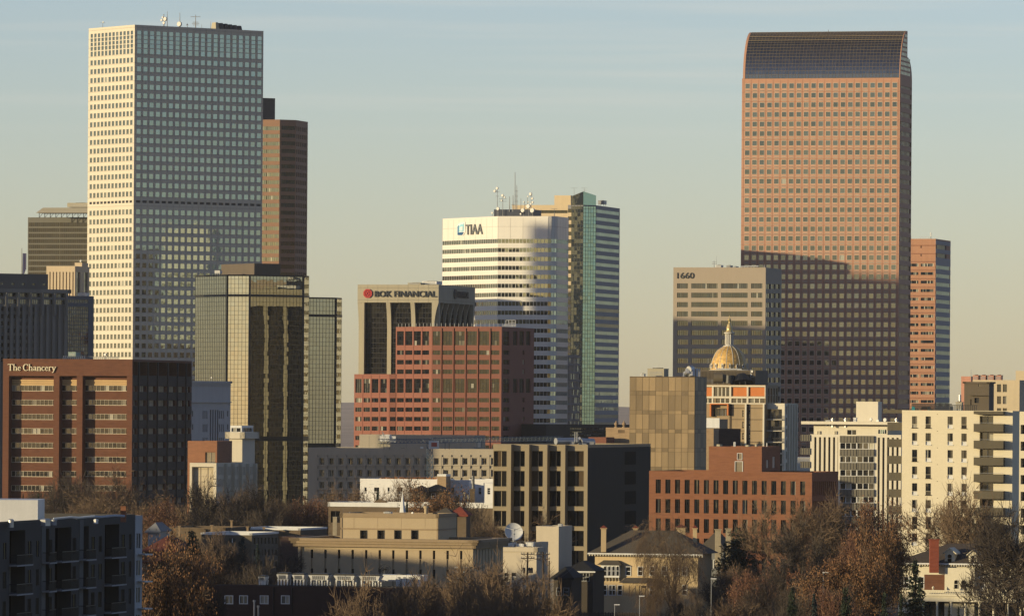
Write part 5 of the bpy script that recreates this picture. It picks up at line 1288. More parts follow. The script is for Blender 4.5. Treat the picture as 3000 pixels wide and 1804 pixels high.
for (u, v0, u2, l, r) in ((2151, 1294, 2151, 'left twin white vent pipe on the brick penthouse', .12), (2154, 1294, 2154, 'right twin white vent pipe on the brick penthouse', .12), (2108, 1301, 2108, 'squat tan vent on the left of the brick penthouse roof', .6), (2192, 1303, 2192, 'squat brown vent in the middle of the brick penthouse roof', .55), (2216, 1301, 2216, 'small grey vent right of the middle of the brick penthouse roof', .3), (2247, 1297, 2247, 'tall thin white pipe at the right corner of the brick penthouse', .1)):
    p0 = at(u, 1310, 1282); root = thing('roof_vent', tuple(p0), l, 'roof vent'); m = MB(); m.tube((p0[0], p0[1], p0[2] - .6), at(u, v0, 1282), r, n=8); m.build('pipe', WHITE if 'white' in l else MATS['beige_concrete'], root)
# ================================================================ cream apartment block, rib shade painted as dark stripes
fs = faces(2374, 1273, 1400, [(-15, 2456), (-15, 2564), (-15, 2640)])
b = Bld('apartment_block', 'apartment block with cream ribs, dark stripes painted for their shade and a grey panelled middle', fs, 1273, depth=24, wall=MATS['cream_paint'])
STR = mat('shade_seam_grey', (.05, .05, .06), .8)  # dark tone paints the shade beside the ribs, also used for seams
for i in range(6): b.win(0, 2384 + 13.7 * i, 1274.5, 2390.4 + 13.7 * i, 1700, gl=STR, depth=.8, name='stripe')
for i in range(6): b.win(2, 2570 + 13.7 * i, 1274.5, 2576.4 + 13.7 * i, 1700, gl=STR, depth=.8, name='stripe')
pan = MB(); sm = MATS['grey_seam'] = mat('grey_seam', (.14, .125, .095), .7)
mat('olive_panel', (.165, .15, .115), .75, .05)
for k in range(11):
    v = 1276 + 39.3 * k
    for (u0, u1) in ((2461.5, 2509), (2511.5, 2561)):
        b.slab(1, u0, v, u1, v + 20, .5, mb=pan)
        for q in range(5): b.slab(1, u0 + 3 + 9.2 * q, v + 1, u0 + 3.8 + 9.2 * q, v + 19.5, .56, o0=.5, mb=b.trim)
        w0 = random.choice(('glass_dark', 'glass_dark', 'glass_blind'))
        b.win(1, u0 + .5, v + 21.5, u1 - .5, v + 38, gl=MATS[w0], fr=WHITE, nx=3, bar=.16, depth=.1, border=.12)
b.trimmat = STR; pan.build('spandrel_panel', MATS['olive_panel'], b.root); b.finish(); ZT = b.zt
bal = MB()
for k in range(9):
    t = MB(); f = b.f[0]; z1 = f.hit(2372, 1273 + 39.3 * k)[1]; z0 = f.hit(2372, 1291.5 + 39.3 * k)[1]; f.box(t, -2.2, -.02, z0, z1, -3.2, .3)
    for q in range(4): f.box(t, -2.1 + .55 * q, -2.0 + .55 * q, z0 + .05, z1 - .05, .3, .36, 1)
    t.build('balcony', [MATS['olive_panel'], STR], b.root)
fs = faces(2384, 1272, 1404, [(-15, 2600)])
p = Bld('roof_penthouse', 'cream set-back top floor with a projecting flat roof over the striped block', fs, 1245, depth=16, wall=MATS['cream_paint'], cat='roof block', zb=ZT - .5, coping=.0)
p.win(0, 2482, 1259, 2508, 1273, gl=MATS['glass_dark'], nx=2, fr=WHITE, name='door'); p.win(0, 2573, 1258, 2597, 1270, gl=MATS['glass_green'], nx=4, fr=WHITE, depth=.1)
for u in (2393, 2397, 2401, 2444, 2449): p.slab(0, u, 1262, u + 2.2, 1275, .3)
m = MB(); f = p.f[0]; f.box(m, -2.4, f.L + 3, p.zt + .1, p.zt + .75, -14, 2.4); m.build('roof_slab', MATS['cream_paint'], p.root); p.finish()
fs = faces(2508, 1243, 1412, [(-15, 2572), (75, 2583)])
p = Bld('lift_tower', 'cream windowless lift tower on the striped block roof', fs, 1177, depth=6, wall=MATS['cream_paint'], cat='roof block', zb=ZT, back=[fs[0].P + (fs[1].Q - fs[1].P)]); p.finish()
for (u, v, r_, l) in ((2552, 1228, .8, 'left dish on a pole before the cream lift tower'), (2572, 1233, .9, 'middle dish leaning in shade before the cream lift tower'), (2594, 1230, 1.0, 'right dish turned to the sun beside the cream lift tower')):
    whip('satellite_dish', u, v - 3, 1246, 1402, l, cat='satellite dish', dishes=((0, v, r_),))
unit('roof_plant', 2419, 1230, 2432, 1240, 1402, 1, WHITE, 'small white boxed unit on the striped block roof', 'roof plant')
unit('roof_plant', 2500, 1222, 2508, 1242, 1404, 1.2, WHITE, 'rounded white tank left of the cream lift tower', 'roof plant', legs=False)
for u, l in ((2439, 'left steel chimney cowl on the striped block roof'), (2477, 'right steel chimney cowl on the striped block roof'), (2626, 'tall cowl with two balls at the right end of the striped block roof')):
    p0 = at(u, 1243, 1402); root = thing('chimney_cowl', tuple(p0), l, 'chimney cowl'); m = MB(); m.lathe(p0, [(.22, -.6), (.22, .9), (.4, .95), (.4, 1.25), (.15, 1.3), (.15, 1.5)], 10); m.build('cowl', MATS['galvanised'], root)
# ================================================================ cream apartment block with balconies, right
mat('cream_brick', (.78, .70, .51), .8, .03, .2, .03, brick=.06)
fs = faces(2643, 1202, 1195, [(-15, 2857), (-15, 2967), (75, 2987)])
b = Bld('apartment_block', 'cream brick apartment block with brown balconies on both sides at right', fs, 1203.5, depth=20, wall=MATS['cream_brick'])
for k in range(8):
    for i, (u0, u1) in enumerate(((2672, 2687), (2711.6, 2727), (2776, 2791.3), (2816.5, 2832))):
        v = 1218.5 + 49 * k + .6 * i; b.win(0, u0, v, u1, v + 23, gl=MATS['glass_dark'], nx=2, fr=MUL, bar=.06, depth=.25); 
        b.win(0, u0, v + 23.6, u1, v + 34, gl=WHITE if random.random() < .55 else MATS['glass_dark'], depth=.2, name='window_panel', sill=.12)
    b.win(0, 2744.5, 1212.5 + 49 * k, 2748, 1214 + 49 * k, gl=MUL, depth=.1, name='vent')
    v = 1218 + 49 * k; b.win(1, 2870, v, 2910, v + 40, gl=MATS['glass_dark'], nx=2, fr=GREY, depth=1.5, name='balcony_door')
ba = mat('balcony_brown', (.115, .098, .065), .8, .04); f0, f1 = b.f[:2]
for k in range(9):
    t = MB(); a0, a1, z0, z1 = b.rect(1, 2857, 1241 + 49 * k - 49 * (k == 8) * 9.6, 2944, 1264.5 + 49 * k - 49 * (k == 8) * 9.6)
    if k == 8: a0, a1, z0, z1 = b.rect(1, 2857, 1204, 2944, 1213)
    f1.box(t, a0, a1, z0, z1, 1.5, 1.62); f1.box(t, a0, a0 + .12, z0, z1, .004, 1.5); f1.box(t, a1 - .12, a1, z0, z1, .004, 1.5); f1.box(t, a0 + .12, a1 - .12, z0, z0 + .2, .004, 1.5); t.build('balcony', ba, b.root)
    t = MB(); z1 = f0.hit(2640, 1237 + 49 * k)[1]; z0 = f0.hit(2640, 1260.5 + 49 * k)[1]
    if k == 8: z1 = f0.hit(2640, 1200)[1]; z0 = f0.hit(2640, 1210)[1]
    f0.box(t, -3.05, -.004, z0, z1, -2.4, -.9); f0.box(t, -.05, .12, z0, z1, -.88, .2) if 0 else None
    t.build('balcony', ba, b.root)
t = MB(); 
for k in range(8):
    a0, a1, z0, z1 = b.rect(1, 2857, 1237.5 + 49 * k, 2944, 1238.4 + 49 * k); f1.box(t, a0, a1, z0, z1, 1.55, 1.6)
t.build('handrail', GREY, b.root)
b.trimmat = MATS['cream_brick']; b.finish(); ZT = b.zt
fs = faces(2955, 1206, 1225, [(-15, 2985), (-15, 3080)])
c_ = Bld('apartment_block', 'cream wing with alternating cream and grey-blue bands at the right edge of the photo', fs, 1206, depth=14, wall=MATS['cream_brick'])
for k in range(9):
    c_.win(1, 2990, 1244 + 49 * k, 3060, 1271 + 49 * k, gl=MATS['dark_stucco'], depth=2.2, name='balcony_recess')
c_.finish()
pl = thing('roof_terrace', at(2780, 1200, 1200), 'dark fence around the roof terrace of the cream apartment block', 'fence'); m = MB(); f = b.f[0]
for (u0, v0, u1, v1) in ((2662, 1182, 2780, 1201), (2780, 1186, 2856, 1201)): 
    a0, a1, z0, z1 = b.rect(0, u0, v0, u1, v1); n = int((a1 - a0) / (.35 if u0 > 2700 else .18))
    for q in range(n): f.box(m, a0 + (a1 - a0) * q / n, a0 + (a1 - a0) * q / n + .12, ZT - .5, z1, -3.1, -3.0)
    f.box(m, a0, a1, z1 - .1, z1, -3.0, -2.95)
m.build('fence', MUL, pl)
for (u, l, col, v) in ((2676, 'left teal folding chair on the roof terrace', 'teal', 1194), (2705, 'left orange-red chair on the roof terrace', 'red', 1194), (2712, 'right orange-red chair on the roof terrace', 'red', 1194), (2722, 'middle teal chair on the roof terrace', 'teal', 1194), (2788, 'lone teal chair by the open railings on the roof terrace', 'teal', 1196)):
    p0 = at(u, 1201, 1197); p0[2] = ZT - .44; root = thing('terrace_chair', tuple(p0), l, 'chair', 'chairs on the roof terrace'); mt_ = mat('chair_' + col, (.5, .1, .03) if col == 'red' else (.05, .3, .32), .5, streak=0)
    m = MB(); m.box(p0[0] - .3, p0[0] + .3, p0[1] - .3, p0[1] + .3, p0[2] + .5, p0[2] + .58); m.build('seat', mt_, root)
    m = MB(); m.hexa([(p0[0] - .3, p0[1] + .25, p0[2] + .58), (p0[0] + .3, p0[1] + .25, p0[2] + .58), (p0[0] + .3, p0[1] + .32, p0[2] + .58), (p0[0] - .3, p0[1] + .32, p0[2] + .58), (p0[0] - .3, p0[1] + .5, p0[2] + 1.25), (p0[0] + .3, p0[1] + .5, p0[2] + 1.25), (p0[0] + .3, p0[1] + .57, p0[2] + 1.25), (p0[0] - .3, p0[1] + .57, p0[2] + 1.25)]); m.build('backrest', mt_, root)
    for sx in (-.27, .27):
        for sy in (-.27, .27): m = MB(); m.tube((p0[0] + sx, p0[1] + sy, p0[2]), (p0[0] + sx, p0[1] + sy, p0[2] + .5), .04, n=4); m.build('leg', mt_, root)
unit('roof_plant', 2800, 1176, 2818, 1200, 1203, 1.5, MATS['beige_concrete'], 'tan louvred boiler unit on the cream apartment roof', 'roof plant')
root = thing('flue_pipe', at(2812, 1180, 1204), 'shiny steel flue rising behind the boiler unit on the cream apartment roof', 'flue'); m = MB(); m.tube(at(2812, 1185, 1206), at(2812, 1156, 1206), .28, n=10); m.build('pipe', MATS['galvanised'], root)
# ================================================================ brown and beige blocks at upper right
fs = faces(2825, 1120, 1290, [(-15, 2898), (75, 2912)])
b = Bld('plant_room', 'dark brown stucco block with a small square window, behind the cream apartments', fs, 1119, depth=9, wall=mat('brown_stucco', (.13, .105, .075), .85), cat='roof block', back=[fs[0].P + (fs[1].Q - fs[1].P)], coping=.3, cop_h=.3)
b.win(0, 2866, 1124.5, 2872, 1132, gl=MATS['glass_blind'], depth=.3); b.win(0, 2843, 1169, 2846, 1186, gl=MUL, depth=.3); b.win(0, 2855, 1165, 2868, 1180, gl=MUL, depth=.3, name='vent'); b.slab(0, 2840, 1155, 2900, 1158, .8); b.finish()
fs = faces(2850, 1113, 1320, [(-15, 2987), (75, 3020)])
b = Bld('apartment_block', 'beige rendered block with two columns of windows at the upper right edge', fs, 1114, depth=14, wall=mat('beige_render', (.6, .5, .34), .9, .08, .3, .05), back=[fs[0].P + (fs[1].Q - fs[1].P)])
for j in range(3):
    for u in (2921, 2938): b.win(0, u, 1125 + 35 * j, u + 12, 1148 + 35 * j, gl=MATS['glass_dark'], depth=.5)
b.finish()
for k, u in enumerate((2850, 2872, 2895, 2917)):
    unit('cooling_unit', u, 1098, u + 16, 1113, 1322, 2, mat('pink_unit', (.55, .27, .19), .7), 'pink box unit on the beige roof, %s of four' % ('first', 'second', 'third', 'fourth')[k], 'roof plant', group=None, legs=False)
fs = faces(2816, 1103, 1345, [(-15, 2845)])
b = Bld('office_block', 'thin strip of pink building left of the dark brown stucco block', fs, 1103, depth=6, wall=MATS['pink_unit']); b.finish()
fs = faces(2976, 1087, 1350, [(-15, 3030)])
b = Bld('office_block', 'tan block in the far right corner above the beige apartments', fs, 1087, depth=10, wall=MATS['beige_render']); b.finish()
whip('antenna_mast', 2845, 1082, 1105, 1340, 'thin whip antenna above the pink roof units', r=.06)
# ================================================================ tan building with cornice, foreground centre
TW = mat('tan_stucco', (.47, .37, .235), .85, .04, .3, .04); TD = mat('tan_trim', (.33, .245, .15), .85, .04)
mat('slot_dark', (.03, .028, .025), .5)
fs = faces(873, 1592, 1000, [(-15, 1386), (75, 1474)])
b = Bld('office_block', 'tan stucco building with a deep cornice, narrow window slots and an upper storey', fs, 1590, back=[fs[0].P + (fs[1].Q - fs[1].P)], wall=TW)
for i in range(12):
    u = 910.2 + 39.75 * i
    for (v0, v1) in ((1608.5, 1634), (1664, 1691), (1722, 1747)): b.win(0, u, v0 + .35 * i, u + 7, v1 + .35 * i, gl=MATS['glass_dark'], fr=MUL, depth=.35)
    for (v0, v1) in ((1635, 1663), (1692, 1721), (1748, 1790)): b.win(0, u + .8, v0 + .35 * i, u + 6.2, v1 + .35 * i, gl=TW, depth=.2, name='slot_panel'); 
for i in range(9):
    u = 1395 + 8.7 * i; 
    b.win(1, u, 1608, u + 1.6, 1790, gl=MATS['slot_dark'], depth=.5, name='slot')
b.finish(); ZT = b.zt; f0, f1 = b.f
m = MB()
L = [Face(b.pts[i], b.pts[(i + 1) % 4]) for i in range(4)]
cz = [(ZT + .06, ZT + .5, 1.2), (ZT - .35, ZT + .055, .95), (ZT - .85, ZT - .352, .65)]
for (z0, z1, o) in cz:
    for f in L: f.box(m, -o, f.L + o, z0 + .002 * L.index(f), z1 + .002 * L.index(f), -.6 if z0 > ZT else .02, o)
m.build('cornice', TD, b.root)
dn = MB(); dn.tube(f0.pt(.6, 1), f0.pt(.6, ZT - .8), .12, n=6)
for v in dn.v: pass
dn.v = [(v[0] + f0.n[0] * .25, v[1] + f0.n[1] * .25, v[2]) for v in dn.v]; dn.build('downpipe', mat('pipe_brown', (.08, .06, .05)), b.root)
fs = faces(997, 1584, 1010, [(-15, 1284), (75, 1337)])
p = Bld('roof_penthouse', 'tan upper storey with four square windows on the cornice building', fs, 1506, cat='upper storey', zb=ZT - .5, wall=TW, back=[fs[0].P + (fs[1].Q - fs[1].P)], coping=.12, cop_h=.5)
for u in (1056.5, 1107, 1156.5, 1206): p.win(0, u, 1553.5, u + 17, 1578, gl=MATS['glass_dark'], fr=MUL, depth=.3, border=.08)
for (u0, v0, u1, v1) in ((997, 1512, 1284, 1516.5), (997, 1547, 1284, 1551), (997, 1512, 1002.5, 1584), (1279.5, 1512, 1284, 1584)): p.slab(0, u0, v0, u1, v1, .1)
for u in (1036.5, 1106, 1175.5, 1245): p.slab(0, u, 1516.5, u + .7, 1547, .02)
p.slab(1, 1285, 1547, 1336, 1551, .1); p.trimmat = TD; p.copmat = TD; p.finish(); ZP = p.zt
for (u, v, w_, l, r) in ((1243, 1480, 6, 'tan round chimney with a flat cap on the tan upper storey', .45),):
    p0 = at(1248, 1508, 1016); root = thing('chimney', tuple(p0), l, 'chimney'); m = MB(); m.lathe(p0, [(.28, -.8), (.28, 1.1), (.42, 1.12), (.42, 1.45), (.2, 1.5)], 14); m.build('stack', MATS['tan_stucco'], root)
unit('roof_plant', 1124, 1498.5, 1144, 1506, 1016, 1.2, WHITE, 'low white skylight unit on the tan upper storey roof', 'roof plant', legs=False)
whip('satellite_dish', 1209, 1499, 1507, 1016, 'small grey dish on the tan upper storey roof', cat='satellite dish', dishes=((0, 1502, .45),), r=.05)
whip('antenna_mast', 1025, 1499, 1507, 1012, 'white stub pipe at the left of the tan upper storey roof', r=.12)
# ================================================================ cream building with a big dish
CW = mat('cream_stucco', (.6, .52, .39), .85, .04, .3, .05)
fs = faces(1455, 1604, 1085, [(-15, 1572), (75, 1592)])
b = Bld('office_block', 'cream stucco building carrying a large white dish', fs, 1604, wall=CW, back=[fs[0].P + (fs[1].Q - fs[1].P)], coping=.25, cop_h=.7)
for u in (1477, 1499):
    b.win(0, u, 1677, u + 12.5, 1699.5, gl=MATS['glass_dark'], fr=WHITE, nz=2, depth=.25)
b.slab(0, 1475, 1611, 1570, 1613, .12); b.finish(); ZT = b.zt
fs = faces(1570, 1590, 1092, [(-15, 1587), (75, 1606)])
c_ = Bld('wall_pier', 'tall cream buttress between the dish building and the cream tower', fs, 1588, depth=4, wall=CW, cat='buttress', back=[fs[0].P + (fs[1].Q - fs[1].P)]); c_.finish()
fs = faces(1571, 1541, 1110, [(-15, 1637), (75, 1676)])
c_ = Bld('stair_tower', 'plain cream windowless tower behind the dish building', fs, 1542, wall=CW, cat='tower', back=[fs[0].P + (fs[1].Q - fs[1].P)]); c_.finish()
unit('roof_plant', 1635, 1534, 1646, 1541, 1114, .8, WHITE, 'tiny white unit on the plain cream tower', 'roof plant', legs=False)
c = at(1505, 1557, 1092); root = thing('satellite_dish', (c[0], c[1], ZT), 'very large white satellite dish on the cream stucco building', 'satellite dish')
ax = Vector((.18, -.92, .34)).normalized(); sx_ = ax.cross(Vector((0, 0, 1))).normalized(); sz = sx_.cross(ax); Rr = 1.62
m = MB(); NR, NT = 8, 32
def dp(r, t, o=0): return Vector(c) + sx_ * (r * math.cos(t)) + sz * (r * math.sin(t)) + ax * (.42 * (r / Rr) ** 2 * 1.0 - .3 + o)
for i in range(NR):
    for k in range(NT):
        t0, t1 = 2 * math.pi * k / NT, 2 * math.pi * (k + 1) / NT; r0, r1 = Rr * i / NR, Rr * (i + 1) / NR
        m.quad(dp(r0, t0), dp(r0, t1), dp(r1, t1), dp(r1, t0)); m.quad(dp(r0, t0, -.05), dp(r1, t0, -.05), dp(r1, t1, -.05), dp(r0, t1, -.05))
for k in range(NT): m.quad(dp(Rr, 2 * math.pi * k / NT), dp(Rr, 2 * math.pi * (k + 1) / NT), dp(Rr, 2 * math.pi * (k + 1) / NT, -.05), dp(Rr, 2 * math.pi * k / NT, -.05))
m.build('reflector', WHITE, root, True)
fp = Vector(c) + ax * .95
m = MB()
for t in (.5, 2.6, 4.7): m.tube(dp(Rr * .95, t), fp, .03, n=4)
m.tube(fp - ax * .25, fp + ax * .12, .12, n=8); m.build('feed', GREY, root)
m = MB(); m.tube((c[0], c[1] + .4, ZT - .5), (c[0], c[1] + .2, c[2] - .3), .14, n=8); m.tube((c[0] - .7, c[1] + .8, ZT - .5), (c[0], c[1] + .3, c[2] - .6), .07, n=4); m.tube((c[0] + .7, c[1] + .8, ZT - .5), (c[0], c[1] + .3, c[2] - .6), .07, n=4); m.build('stand', GREY, root)
for k, (u0, v0, u1, v1, l) in enumerate(((1484, 1588, 1506, 1601, 'white roof machine below the large dish'), (1512, 1592, 1534, 1601, 'long low white roof machine right of the dish stand'), (1540, 1587, 1562, 1601, 'white roof machine by the buttress on the dish building'))):
    unit('roof_plant', u0, v0, u1, v1, 1089, 1.4, WHITE, l, 'roof plant', mat2=WHITE)
rl = thing('roof_railing', at(1520, 1600, 1086), 'thin railing along the dish building roof', 'railing'); m = MB(); zz = ZT + 1
for k in range(9): q = at(1480 + 11 * k, 1600, 1086); m.tube((q[0], q[1], ZT - .4), (q[0], q[1], zz), .03, n=4)
q0 = at(1480, 1600, 1086); q1 = at(1568, 1600, 1086); m.tube((q0[0], q0[1], zz), (q1[0], q1[1], zz), .03, n=4); m.build('rail', GREY, rl)
# ================================================================ grey apartment building, near left
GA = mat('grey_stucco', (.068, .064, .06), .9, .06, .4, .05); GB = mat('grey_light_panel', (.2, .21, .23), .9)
glass('glass_amber', (.7, .66, .5), .18, .05, rnd=.6, pb=.5, blind=(.3, .24, .1))
def zof(P, v): return Bld.z_at(P, v)
fs = faces(-90, 1530, 655, [(78, 121), (78, 232), (78, 395)])
ZG = zof(fs[2].Q, 1507)
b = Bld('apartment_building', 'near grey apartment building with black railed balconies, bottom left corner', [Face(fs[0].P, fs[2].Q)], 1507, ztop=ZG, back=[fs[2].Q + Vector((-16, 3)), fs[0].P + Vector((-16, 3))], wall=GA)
f = b.f[0]
zl = lambda k: ZG - 1.65 - 3.12 * k
BAR = MB()
def au(u): return f.hit(u, 1600)[0]
for (u0, u1, kind) in ((9, 19, 'w'), (28, 74, 'b'), (82, 92, 'w'), (106, 115, 'w'), (124, 144, 'p'), (144, 153, 'w'), (161, 209, 'b'), (213, 223, 'w'), (232, 260, 'p'), (268, 278, 'w'), (289, 299, 'w'), (307, 349, 'b'), (356, 366, 'w'), (378, 385, 'w')):
    a0, a1 = au(u0), au(u1)
    for k in range(7):
        z1 = zl(k) - .2
        if kind == 'w':
            b.hole(0, a0, a1, z1 - 2.1, z1 - .35, gl=MATS['glass_amber'], fr=MUL, nx=2, bar=.08, depth=.18)
        else:
            dpt = 1.6
            b.hole(0, a0, a1, z1 - 2.75, z1 + (.35 if k else .9), gl=MATS['glass_dark'], fr=GA, nx=2, bar=.5 if kind == 'b' else .05, depth=dpt, name='balcony_door')
            r_ = MB(); f.box(r_, a0 - .1, a1 + .1, z1 - 2.93, z1 - 2.78, -.6, .9, 0)
            r_.build('balcony_slab', mat('slab_grey', (.3, .31, .33), .7), b.root)
            r2 = MB(); f.box(r2, a0, a1, z1 - 1.75, z1 - 1.68, .8, .86)
            n = max(4, int((a1 - a0) / .22))
            for q in range(n + 1): a = a0 + (a1 - a0) * q / n; f.box(r2, a - .02, a + .02, z1 - 2.78, z1 - 1.7, .81, .85)
            for a in (a0, a1): f.box(r2, a - .02, a + .02, z1 - 1.75, z1 - 1.68, .004, .8)
            r2.build('railing', MUL, b.root)
for u in (121, 232): a = au(u); f.box(b.trim, a, a + 1.6, b.zb, ZG - .2, .003, .05)
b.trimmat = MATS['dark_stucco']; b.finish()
fs2 = faces(395, 1512, 0.1 + b.f[0].Q[1] - .2, [(78, 417)]) if 0 else [Face(b.f[0].Q + Vector((.05, .1)), b.f[0].Q + Vector((.05, .1)) + Vector((math.cos(R(60)), math.sin(R(60)))) * 1.0)]
x1 = ray(417, 1560)[0]; P0 = fs2[0].P; d_ = Vector((math.cos(R(55)), math.sin(R(55)))); w_ = (x1 * P0[1] - P0[0]) / (d_[0] - x1 * d_[1])
c_ = Bld('apartment_building', 'white end bay of the grey apartment building with small balconies', [Face(P0, P0 + d_ * w_)], 1512, ztop=ZG - .15, back=[P0 + d_ * w_ + Vector((-8, 5)), P0 + Vector((-8, 5))], wall=mat('white_panel_cool', (.5, .52, .54), .8))
for k in range(7):
    c_.hole(0, c_.f[0].L * .2, c_.f[0].L * .75, zl(k) - 2.2, zl(k) - .5, gl=MATS['glass_amber'], fr=WHITE, depth=.15, nx=2, bar=.08)
    r_ = MB(); c_.f[0].box(r_, c_.f[0].L * .4, c_.f[0].L + .6, zl(k) - 3.0, zl(k) - 2.85, .004, 1.1); r_.build('balcony_slab', WHITE, c_.root)
c_.finish()
wbx = thing('roof_block', at(50, 1500, 690), 'large white rendered roof block on the grey apartment building', 'roof block'); 
def rbox(u0, v0, u1, v1, D, dep, mt, name, root, z0=None):
    p = at(u0, v1, D); q = at(u1, v0, D); m = MB(); m.box(p[0], q[0], D, D + dep, p[2] if z0 is None else z0, q[2]); return m.build(name, mt, root)
# stands on the roof further back (the roof runs away from the camera, so place by distance)
pq = at(-60, 1520, 672); rbox(-80, 1464, 111, 1520, 690, 10, WHITE, 'block', wbx, z0=ZG - .6)
for (u0, v0, u1, v1, D, mt, nm, lab, cat) in ((24, 1491, 40, 1516, 668, MATS['galvanised'], 'roof_vent', 'shiny round vent before the white roof block', 'roof vent'), (120, 1492, 148, 1513, 678, MATS['galvanised'], 'roof_plant', 'ribbed silver air unit on the grey apartment roof', 'roof plant'), (150, 1494, 166, 1512, 682, GREY, 'roof_fan', 'round-faced fan housing on the grey apartment roof', 'roof fan'), (275, 1496, 288, 1510, 692, WHITE, 'roof_plant', 'small white box among cables on the grey apartment roof', 'roof plant')):
    p0 = at((u0 + u1) / 2, v1, D); p0[2] = ZG - .55; root = thing(nm, tuple(p0), lab, cat); m = MB(); hw = (u1 - u0) / 2 * D / F; top = p0[2] + min(1.5, (v1 - v0) * D / F)
    m.lathe(p0, [(hw, 0), (hw, (top - p0[2]) * .7), (hw * 1.2, (top - p0[2]) * .72), (hw * 1.2, (top - p0[2]) * .85), (hw * .6, top - p0[2])], 14 if 'round' in lab else 4); m.build('casing', mt, root)
root = thing('chimney', at(361, 1500, 706), 'short red brick chimney on the grey apartment roof', 'chimney'); rbox(353, 1482, 369, 1510, 705, .6, MATS['brick_orange'], 'stack', root, z0=ZG - .6); rbox(352.4, 1482, 369.6, 1484, 704.96, .68, MATS['brick_orange'], 'cap', root)
mm = MB(); root = thing('roof_membrane', (at(250, 1507, 695)[0], 695, ZG), 'folded pale blue sheet material on the grey apartment roof', 'sheeting')
for k in range(9): q = at(170 + 22 * k, 1506, 684 + 2 * k); mm.tube((q[0] - .5, q[1], ZG + .1 + .06 * (k % 3)), (q[0] + .7, q[1] + .5, ZG + .16 + .05 * ((k + 1) % 3)), .14, n=6)
mm.build('sheeting', mat('sheet_blue', (.45, .52, .6), .6, streak=0), root)
# ================================================================ dark brick building with air handlers, near centre
fs = faces(627, 1722, 812, [(-15, 1285), (75, 1312)])
b = Bld('brick_building', 'low dark brick building with a row of white air handlers on its roof', fs, 1724, back=[fs[0].P + (fs[1].Q - fs[1].P)], wall=mat('brick_dusk', (.06, .035, .028), .9, .08, .3, .05, brick=.3))
for u in (660.5, 703.5, 764, 826): b.win(0, u, 1745, u + 21, 1766, gl=MATS['glass_blind'], fr=WHITE, nx=2, bar=.08, depth=.15, border=.1)
m = MB(); f = b.f[0]
for u in (802, 856): a = f.hit(u, 1760)[0]; m.tube(f.pt(a, -2, .12), f.pt(a, b.zt - .1, .12), .07, n=6)
m.build('downpipe', MUL, b.root); b.finish(); ZT = b.zt
m = MB(); root = thing('roof_gantry', f.pt(f.L * .45, ZT, -3), 'black steel gantry carrying the air handlers on the dark brick roof', 'steel gantry')
z1 = zof(f.P, 1712); a0, a1 = f.hit(738, 1715)[0], f.hit(1240, 1715)[0]
for o in (-2.2, -5.2):
    f.box(m, a0, a1, z1 - .18, z1, o - .1, o + .1); f.box(m, a0, a1, z1 - .75, z1 - .65, o - .05, o + .05)
    for k in range(22): a = a0 + (a1 - a0) * k / 21; m.tube(f.pt(a, ZT - .6, o), f.pt(a, z1, o), .07, n=4); m.tube(f.pt(a, ZT - .4, o), f.pt(min(a1, a + (a1 - a0) / 21), z1, o), .035, n=3)
m.build('gantry', MUL, root)
def handler(u0, u1, vt, o, lab):
    a0, a1 = f.hit(u0, 1700)[0], f.hit(u1, 1700)[0]; zt_ = zof(f.P, vt); z0 = z1 + .002; h = zt_ - z0; w = a1 - a0
    root = thing('air_handler', f.pt((a0 + a1) / 2, z0, o), lab, 'air handler')
    m = MB(); A = lambda a, z, oo: f.pt(a, z, o + oo)
    m.hexa([A(a0 + w * .12, z0 + h * .45, .7), A(a1 - w * .12, z0 + h * .45, .7), A(a1 - w * .12, z0 + h * .45, -.7), A(a0 + w * .12, z0 + h * .45, -.7), A(a0, z0 + h * .85, 1), A(a1, z0 + h * .85, 1), A(a1, z0 + h * .85, -1), A(a0, z0 + h * .85, -1)]); m.build('casing', WHITE, root)
    m = MB(); 
    m.hexa([A(a0 + w * .05, z0 + h * .86, .9), A(a1 - w * .05, z0 + h * .86, .9), A(a1 - w * .05, z0 + h * .86, -.9), A(a0 + w * .05, z0 + h * .86, -.9), A(a0 + w * .05, z0 + h, .9), A(a1 - w * .05, z0 + h, .9), A(a1 - w * .05, z0 + h, -.9), A(a0 + w * .05, z0 + h, -.9)]); m.build('fan_deck', MUL, root)
    for k in range(4):
        for oo in (-.6, .6): 
            l = MB(); a = a0 + w * (.1 + .8 * k / 3); l.hexa([A(a - .06, z0, oo + .06), A(a + .06, z0, oo + .06), A(a + .06, z0, oo - .06), A(a - .06, z0, oo - .06), A(a - .1, z0 + h * .5, oo + .1), A(a + .1, z0 + h * .5, oo + .1), A(a + .1, z0 + h * .5, oo - .1), A(a - .1, z0 + h * .5, oo - .1)]); l.build('leg', WHITE, root)
    m = MB()
    for k in range(7): aa = a0 + w * (.18 + .64 * k / 7); m.hexa([A(aa, z0 + h * .5, .78), A(aa + w * .05, z0 + h * .5, .78), A(aa + w * .05, z0 + h * .5, .72), A(aa, z0 + h * .5, .72), A(aa, z0 + h * .8, 1.02), A(aa + w * .05, z0 + h * .8, 1.02), A(aa + w * .05, z0 + h * .8, .95), A(aa, z0 + h * .8, .95)])
    m.build('grille', GREY, root)
for k, (u0, u1, vt) in enumerate(((738, 758, 1684), (792, 826, 1675), (838, 874, 1676), (886, 946, 1676), (960, 1022, 1676), (1034, 1096, 1676))):
    handler(u0, u1, vt, -3.6, ('smallest white air handler, far left end of the gantry', 'narrow white air handler, second from the left on the gantry', 'white air handler, third from the left on the gantry', 'wide white air handler, fourth from the left on the gantry', 'wide white air handler, fifth from the left on the gantry', 'wide white air handler, rightmost on the gantry')[k])
unit('roof_plant', 1100, 1681, 1240, 1700, 816, 2, WHITE, 'long white duct box right of the air handlers', 'roof duct', legs=False, mat2=WHITE)
